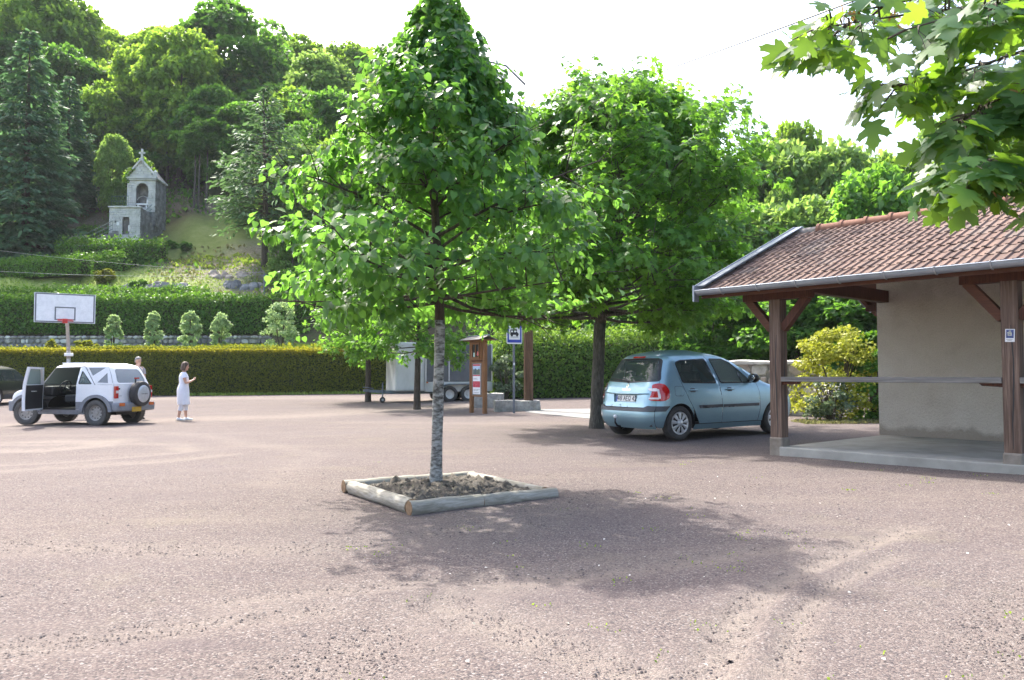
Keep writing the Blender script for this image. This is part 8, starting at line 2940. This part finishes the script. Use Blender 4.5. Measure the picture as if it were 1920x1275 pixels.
def head_parts(root, c, face, up=(0, 0, 1), hair=None, hairstyle='bob', r_=0.100):
    """face direction `face`; skull, nose, ears, eyes, mouth and hair"""
    f = Vector(face).normalized()
    u = Vector(up).normalized()
    s = u.cross(f).normalized()
    u = f.cross(s)
    M = Matrix((f, s, u)).transposed().to_4x4()
    M.translation = c
    mb = MB(M)
    rings = []
    for z, rx, ry, ox in ((-0.118, 0.018, 0.016, 0.045), (-0.108, 0.042, 0.036, 0.035), (-0.085, 0.066, 0.052, 0.020), (-0.05, 0.084, 0.064, 0.006), (-0.01, 0.094, 0.073, 0.0), (0.03, 0.098, 0.077, -0.004), (0.07, 0.090, 0.072, -0.006), (0.10, 0.066, 0.054, -0.006), (0.118, 0.03, 0.026, -0.005), (0.122, 0.004, 0.004, -0.005)):
        rings.append([(ox + rx * math.cos(t), ry * math.sin(t), z) for t in np.linspace(0, 2 * math.pi, 20, endpoint=False)])
    mb.loft(rings)
    # nose, brow, lips, ears
    mb.loft([[(0.083 + dx, y * w_, z) for y, dx in ((-1, 0), (0, d_), (1, 0))] for z, w_, d_ in ((0.012, 0.008, 0.012), (-0.012, 0.011, 0.024), (-0.032, 0.016, 0.034), (-0.040, 0.014, 0.018))])
    for q in (-1, 1):
        mb.ball((0.0, q * 0.077, -0.008), (0.022, 0.008, 0.030), 8, 6)
    hd_ = mb.build('head', MT['skin'], root, smooth=True)
    mb = MB(M)
    for q in (-1, 1):
        mb.ball((0.082, q * 0.032, 0.004), (0.010, 0.013, 0.007), 8, 6)
    mb.build('eyes', MT['ink'], hd_, smooth=True)
    MB(M).ball((0.080, 0, -0.068), (0.012, 0.024, 0.007), 8, 5).build('mouth', MT['red_paint'], hd_, smooth=True)
    mb = MB(M)
    if hairstyle == 'bob':
        rings = []
        for z, rx, ry, ox in ((-0.13, 0.070, 0.082, -0.040), (-0.09, 0.084, 0.092, -0.034), (-0.04, 0.094, 0.095, -0.026), (0.01, 0.100, 0.094, -0.018), (0.06, 0.104, 0.090, -0.008), (0.10, 0.088, 0.074, -0.004), (0.128, 0.05, 0.044, -0.004), (0.137, 0.006, 0.006, -0.004)):
            rings.append([(ox + rx * max(-1.0, min(math.cos(t), 0.62 if z < 0.05 else 1.0)) + 0.004 * math.sin(9 * t), ry * math.sin(t) + 0.003 * math.cos(11 * t + z * 40), z) for t in np.linspace(0, 2 * math.pi, 28, endpoint=False)])
        mb.loft(rings)
    else:
        rings = []
        for z, rx, ry, ox in ((-0.05, 0.070, 0.070, -0.040), (0.0, 0.086, 0.079, -0.022), (0.05, 0.098, 0.082, -0.008), (0.09, 0.084, 0.072, -0.006), (0.118, 0.048, 0.042, -0.006), (0.130, 0.006, 0.006, -0.006)):
            rings.append([(ox + rx * min(math.cos(t), 0.45 if z < 0.03 else 0.95), ry * math.sin(t), z) for t in np.linspace(0, 2 * math.pi, 24, endpoint=False)])
        mb.loft(rings)
    mb.build('hair', hair, hd_, smooth=True)
    return hd_


MT['hair_brown'] = mottled('brown streaked hair', [(0.35, (0.05, 0.032, 0.022)), (0.65, (0.17, 0.115, 0.08))], 30, 0.5, (1, 1, 0.2), 0.3, 50, 0.004)
MT['hair_grey'] = mottled('short grey hair', [(0.35, (0.12, 0.11, 0.11)), (0.65, (0.34, 0.32, 0.31))], 40, 0.6, None, 0.3, 80, 0.003)
MT['cloth_white'] = plain('white cotton', (0.70, 0.71, 0.78), 0.85, var=0.06, bmp=0.2)
MT['cloth_grey'] = plain('grey cotton', (0.36, 0.34, 0.36), 0.85, var=0.1)
MT['denim'] = plain('blue denim', (0.06, 0.085, 0.15), 0.85, var=0.2)

# woman in white, seen from behind and to the side, hands before her chest; local +x is the way she faces
wp = on_ground(343, 788.5)
wom = empty('person', (wp.x, wp.y, gzf(wp.x, wp.y)), R(24), 'woman in white dress and leggings standing on the gravel with hands raised', 'person')
wom.scale = (0.975,) * 3
sk = Skel()
pv = sk.add((0, 0, 0.92), (0.155, 0.125))
wa_ = sk.add((0.01, 0, 1.08), (0.130, 0.105), pv)
ch_ = sk.add((0.0, 0, 1.25), (0.150, 0.105), wa_)
nk0 = sk.add((-0.005, 0, 1.37), (0.085, 0.062), ch_)
nk = sk.add((0.012, 0, 1.45), 0.050, nk0)
hd0 = sk.add((0.025, 0, 1.52), 0.050, nk)
for s in (-1, 1):
    sh_ = sk.add((-0.005, s * 0.155, 1.335), 0.055, ch_)
    el = sk.chain(sh_, [((0.02, s * 0.195, 1.22), 0.047), ((0.05, s * 0.205, 1.10), 0.040)])
    wr = sk.chain(el, [((0.15, s * 0.155, 1.125), 0.036), ((0.235, s * 0.085, 1.165), 0.026)])
    hand(sk, wr, (0.75, -s * 0.35, 0.45), (-0.5, -s * 0.6, 0.3), (0.1, -s * 0.3, 0.9), 0.95)
    stp_ = 0.10 * s
    hp_ = sk.add((0.0, s * 0.085, 0.84), 0.105, pv)
    kne = sk.chain(hp_, [((stp_ * 0.3, s * 0.085, 0.66), 0.088), ((stp_ * 0.55 + 0.01, s * 0.08, 0.46), 0.060)])
    ank = sk.chain(kne, [((stp_ * 0.75 - 0.01, s * 0.078, 0.32), 0.056), ((stp_ - 0.02, s * 0.075, 0.10), 0.036)])
    sk.chain(ank, [((stp_ - 0.01, s * 0.075, 0.05), 0.036), ((stp_ + 0.07, s * 0.08, 0.035), (0.034, 0.026)), ((stp_ + 0.14, s * 0.082, 0.026), (0.028, 0.018))])
link('body', skin_mesh('woman_body', sk.v, sk.e, sk.r), MT['skin'], wom, smooth=True)
head_parts(wom, Vector((0.035, 0, 1.585)), (1, -0.05, -0.10), hair=MT['hair_brown'])


def garment(rings, name, mat, parent, n=26, seed=0):
    rr_ = np.random.default_rng(seed)
    out = []
    for z, rx, ry, ox, oy, fold in rings:
        ph = rr_.uniform(0, 6)
        out.append([(ox + rx * (1 + fold * math.sin(7 * t + ph * 0.2)) * math.cos(t), oy + ry * (1 + fold * math.sin(7 * t + ph * 0.2)) * math.sin(t), z) for t in np.linspace(0, 2 * math.pi, n, endpoint=False)])
    return MB().loft(out, caps=False).build(name, mat, parent, smooth=True)


dr_ = garment([(0.47, 0.170, 0.205, 0.01, 0, 0.05), (0.55, 0.175, 0.205, 0.0, 0, 0.04), (0.70, 0.172, 0.200, -0.005, 0, 0.025), (0.84, 0.172, 0.196, -0.012, 0, 0.015), (0.93, 0.165, 0.186, -0.012, 0, 0.01), (1.03, 0.138, 0.160, 0.0, 0, 0.012), (1.10, 0.126, 0.150, 0.005, 0, 0.012), (1.20, 0.135, 0.166, 0.005, 0, 0.01), (1.28, 0.130, 0.178, 0.0, 0, 0.006), (1.345, 0.105, 0.178, -0.005, 0, 0), (1.385, 0.080, 0.120, -0.005, 0, 0), (1.41, 0.066, 0.085, -0.002, 0, 0)], 'dress', MT['cloth_white'], wom, seed=1)
for s in (-1, 1):
    MB().tube([(-0.005, s * 0.13, 1.345), (0.0, s * 0.172, 1.305), (0.018, s * 0.195, 1.235)], [0.078, 0.070, 0.066], 14, caps=False).build('sleeve', MT['cloth_white'], dr_, smooth=True)
    stp_ = 0.10 * s
    MB().tube([(stp_ * 0.3, s * 0.085, 0.66), (stp_ * 0.55 + 0.01, s * 0.08, 0.46), (stp_ * 0.68, s * 0.079, 0.36), (stp_ * 0.78 - 0.01, s * 0.078, 0.29)], [0.098, 0.070, 0.066, 0.062], 14, caps=False).build('legging', MT['cloth_white'], wom, smooth=True)
    mb = MB()
    rings = []
    for x_, w_, h_ in ((-0.065, 0.026, 0.075), (-0.045, 0.042, 0.10), (0.0, 0.046, 0.098), (0.05, 0.048, 0.075), (0.11, 0.048, 0.058), (0.155, 0.040, 0.046), (0.178, 0.018, 0.034)):
        rings.append([(stp_ - 0.01 + x_, s * 0.078 + w_ * math.cos(t), max(0.0, h_ * (0.5 + 0.5 * math.sin(t)))) for t in np.linspace(0, 2 * math.pi, 14, endpoint=False)])
    mb.loft(rings)
    mb.build('shoe', MT['white_paint'], wom, smooth=True)

# man standing beyond the white car, arm raised to his face
mpz = at(257, 700, 23.4)
man = empty('person', (mpz.x, mpz.y, gzf(mpz.x, mpz.y)), R(-12), 'grey haired man half hidden behind the white car with hand to his face', 'person')
man.scale = (1.03,) * 3
sk = Skel()
pv = sk.add((0, 0, 0.98), (0.16, 0.12))
wa_ = sk.add((0, 0, 1.15), (0.155, 0.115), pv)
ch_ = sk.add((0, 0, 1.36), (0.175, 0.115), wa_)
nk0 = sk.add((0, 0, 1.48), (0.09, 0.065), ch_)
nk = sk.add((0.01, 0, 1.55), 0.056, nk0)
sk.add((0.02, 0, 1.62), 0.055, nk)
arms = {1: [((0.03, 0.24, 1.30), 0.055), ((0.05, 0.26, 1.15), 0.046), ((0.12, 0.22, 1.02), 0.042), ((0.20, 0.20, 0.93), 0.032)],
        -1: [((0.13, -0.25, 1.36), 0.055), ((0.27, -0.27, 1.28), 0.046), ((0.22, -0.22, 1.40), 0.040), ((0.15, -0.16, 1.52), 0.030)]}
for s in (-1, 1):
    sh_ = sk.add((0, s * 0.19, 1.45), 0.062, ch_)
    wr = sk.chain(sh_, arms[s])
    if s < 0:
        hand(sk, wr, (-0.25, 0.55, 0.8), (-0.3, 0.6, 0.1), (0.8, 0.3, 0.1))
    else:
        hand(sk, wr, (0.5, -0.1, -0.8), (0.2, -0.8, -0.1), (0.8, 0.2, 0.4))
    hp_ = sk.add((0, s * 0.095, 0.90), 0.105, pv)
    ank = sk.chain(hp_, [((0.01, s * 0.1, 0.70), 0.092), ((0.02, s * 0.1, 0.50), 0.064), ((0.0, s * 0.1, 0.35), 0.060), ((-0.02, s * 0.1, 0.10), 0.040)])
    sk.chain(ank, [((0.06, s * 0.1, 0.045), 0.038), ((0.16, s * 0.105, 0.03), (0.034, 0.022))])
link('body', skin_mesh('man_body', sk.v, sk.e, sk.r), MT['skin'], man, smooth=True)
head_parts(man, Vector((0.03, 0, 1.685)), (1, -0.35, -0.08), hair=MT['hair_grey'], hairstyle='short')
sh2 = garment([(0.92, 0.150, 0.190, 0, 0, 0.02), (1.05, 0.150, 0.190, 0, 0, 0.02), (1.20, 0.142, 0.188, 0, 0, 0.015), (1.36, 0.142, 0.205, 0, 0, 0.01), (1.455, 0.115, 0.205, 0, 0, 0), (1.50, 0.085, 0.13, 0, 0, 0), (1.53, 0.07, 0.085, 0, 0, 0)], 'shirt', MT['cloth_grey'], man, seed=2)
for s in (-1, 1):
    a = arms[s]
    MB().tube([(0, s * 0.16, 1.465), (0.01, s * 0.215, 1.43), Vector(a[0][0])], [0.085, 0.080, 0.074], 14, caps=False).build('sleeve', MT['cloth_grey'], sh2, smooth=True)
    MB().tube([(0, s * 0.09, 0.97), (0.01, s * 0.1, 0.70), (0.02, s * 0.1, 0.48), (-0.01, s * 0.1, 0.08)], [0.125, 0.108, 0.085, 0.075], 14, caps=False).build('trouser_leg', MT['denim'], man, smooth=True)
    rings = []
    for x_, w_, h_ in ((-0.075, 0.03, 0.08), (-0.04, 0.046, 0.10), (0.02, 0.05, 0.10), (0.10, 0.052, 0.07), (0.17, 0.045, 0.055), (0.21, 0.02, 0.04)):
        rings.append([(-0.01 + x_, s * 0.103 + w_ * math.cos(t), max(0.0, h_ * (0.5 + 0.5 * math.sin(t)))) for t in np.linspace(0, 2 * math.pi, 14, endpoint=False)])
    MB().loft(rings).build('shoe', MT['black'], man, smooth=True)
# neighbours that still read alike are told apart by which stands nearer
by = {}
for o in COL.objects:
    if o.parent is None and o.get('group') and o.get('label'):
        by.setdefault(o['label'], []).append(o)
for lab, os_ in by.items():
    if len(os_) == 2:
        os_.sort(key=lambda o: o.location.y)
        for o, w_ in zip(os_, ('nearer ', 'farther ')):
            o['label'] = w_ + lab
# ------------------------------------------------------------------ thin summer haze in the valley air
hz = MB().box((0, 0, 34.5), (3400, 3400, 75)).build('haze', None)
hm, hnt, hb, ho = new_mat('haze')
hnt.nodes.remove(hb)
pv_ = nd(hnt, 'ShaderNodeVolumePrincipled', Density=0.00024)
pv_.inputs['Color'].default_value = (0.93, 0.96, 1.0, 1)
hnt.links.new(pv_.outputs[0], ho.inputs['Volume'])
hz.data.materials.append(hm)
tag(hz, 'thin pale haze filling the valley air', 'haze', kind='stuff')
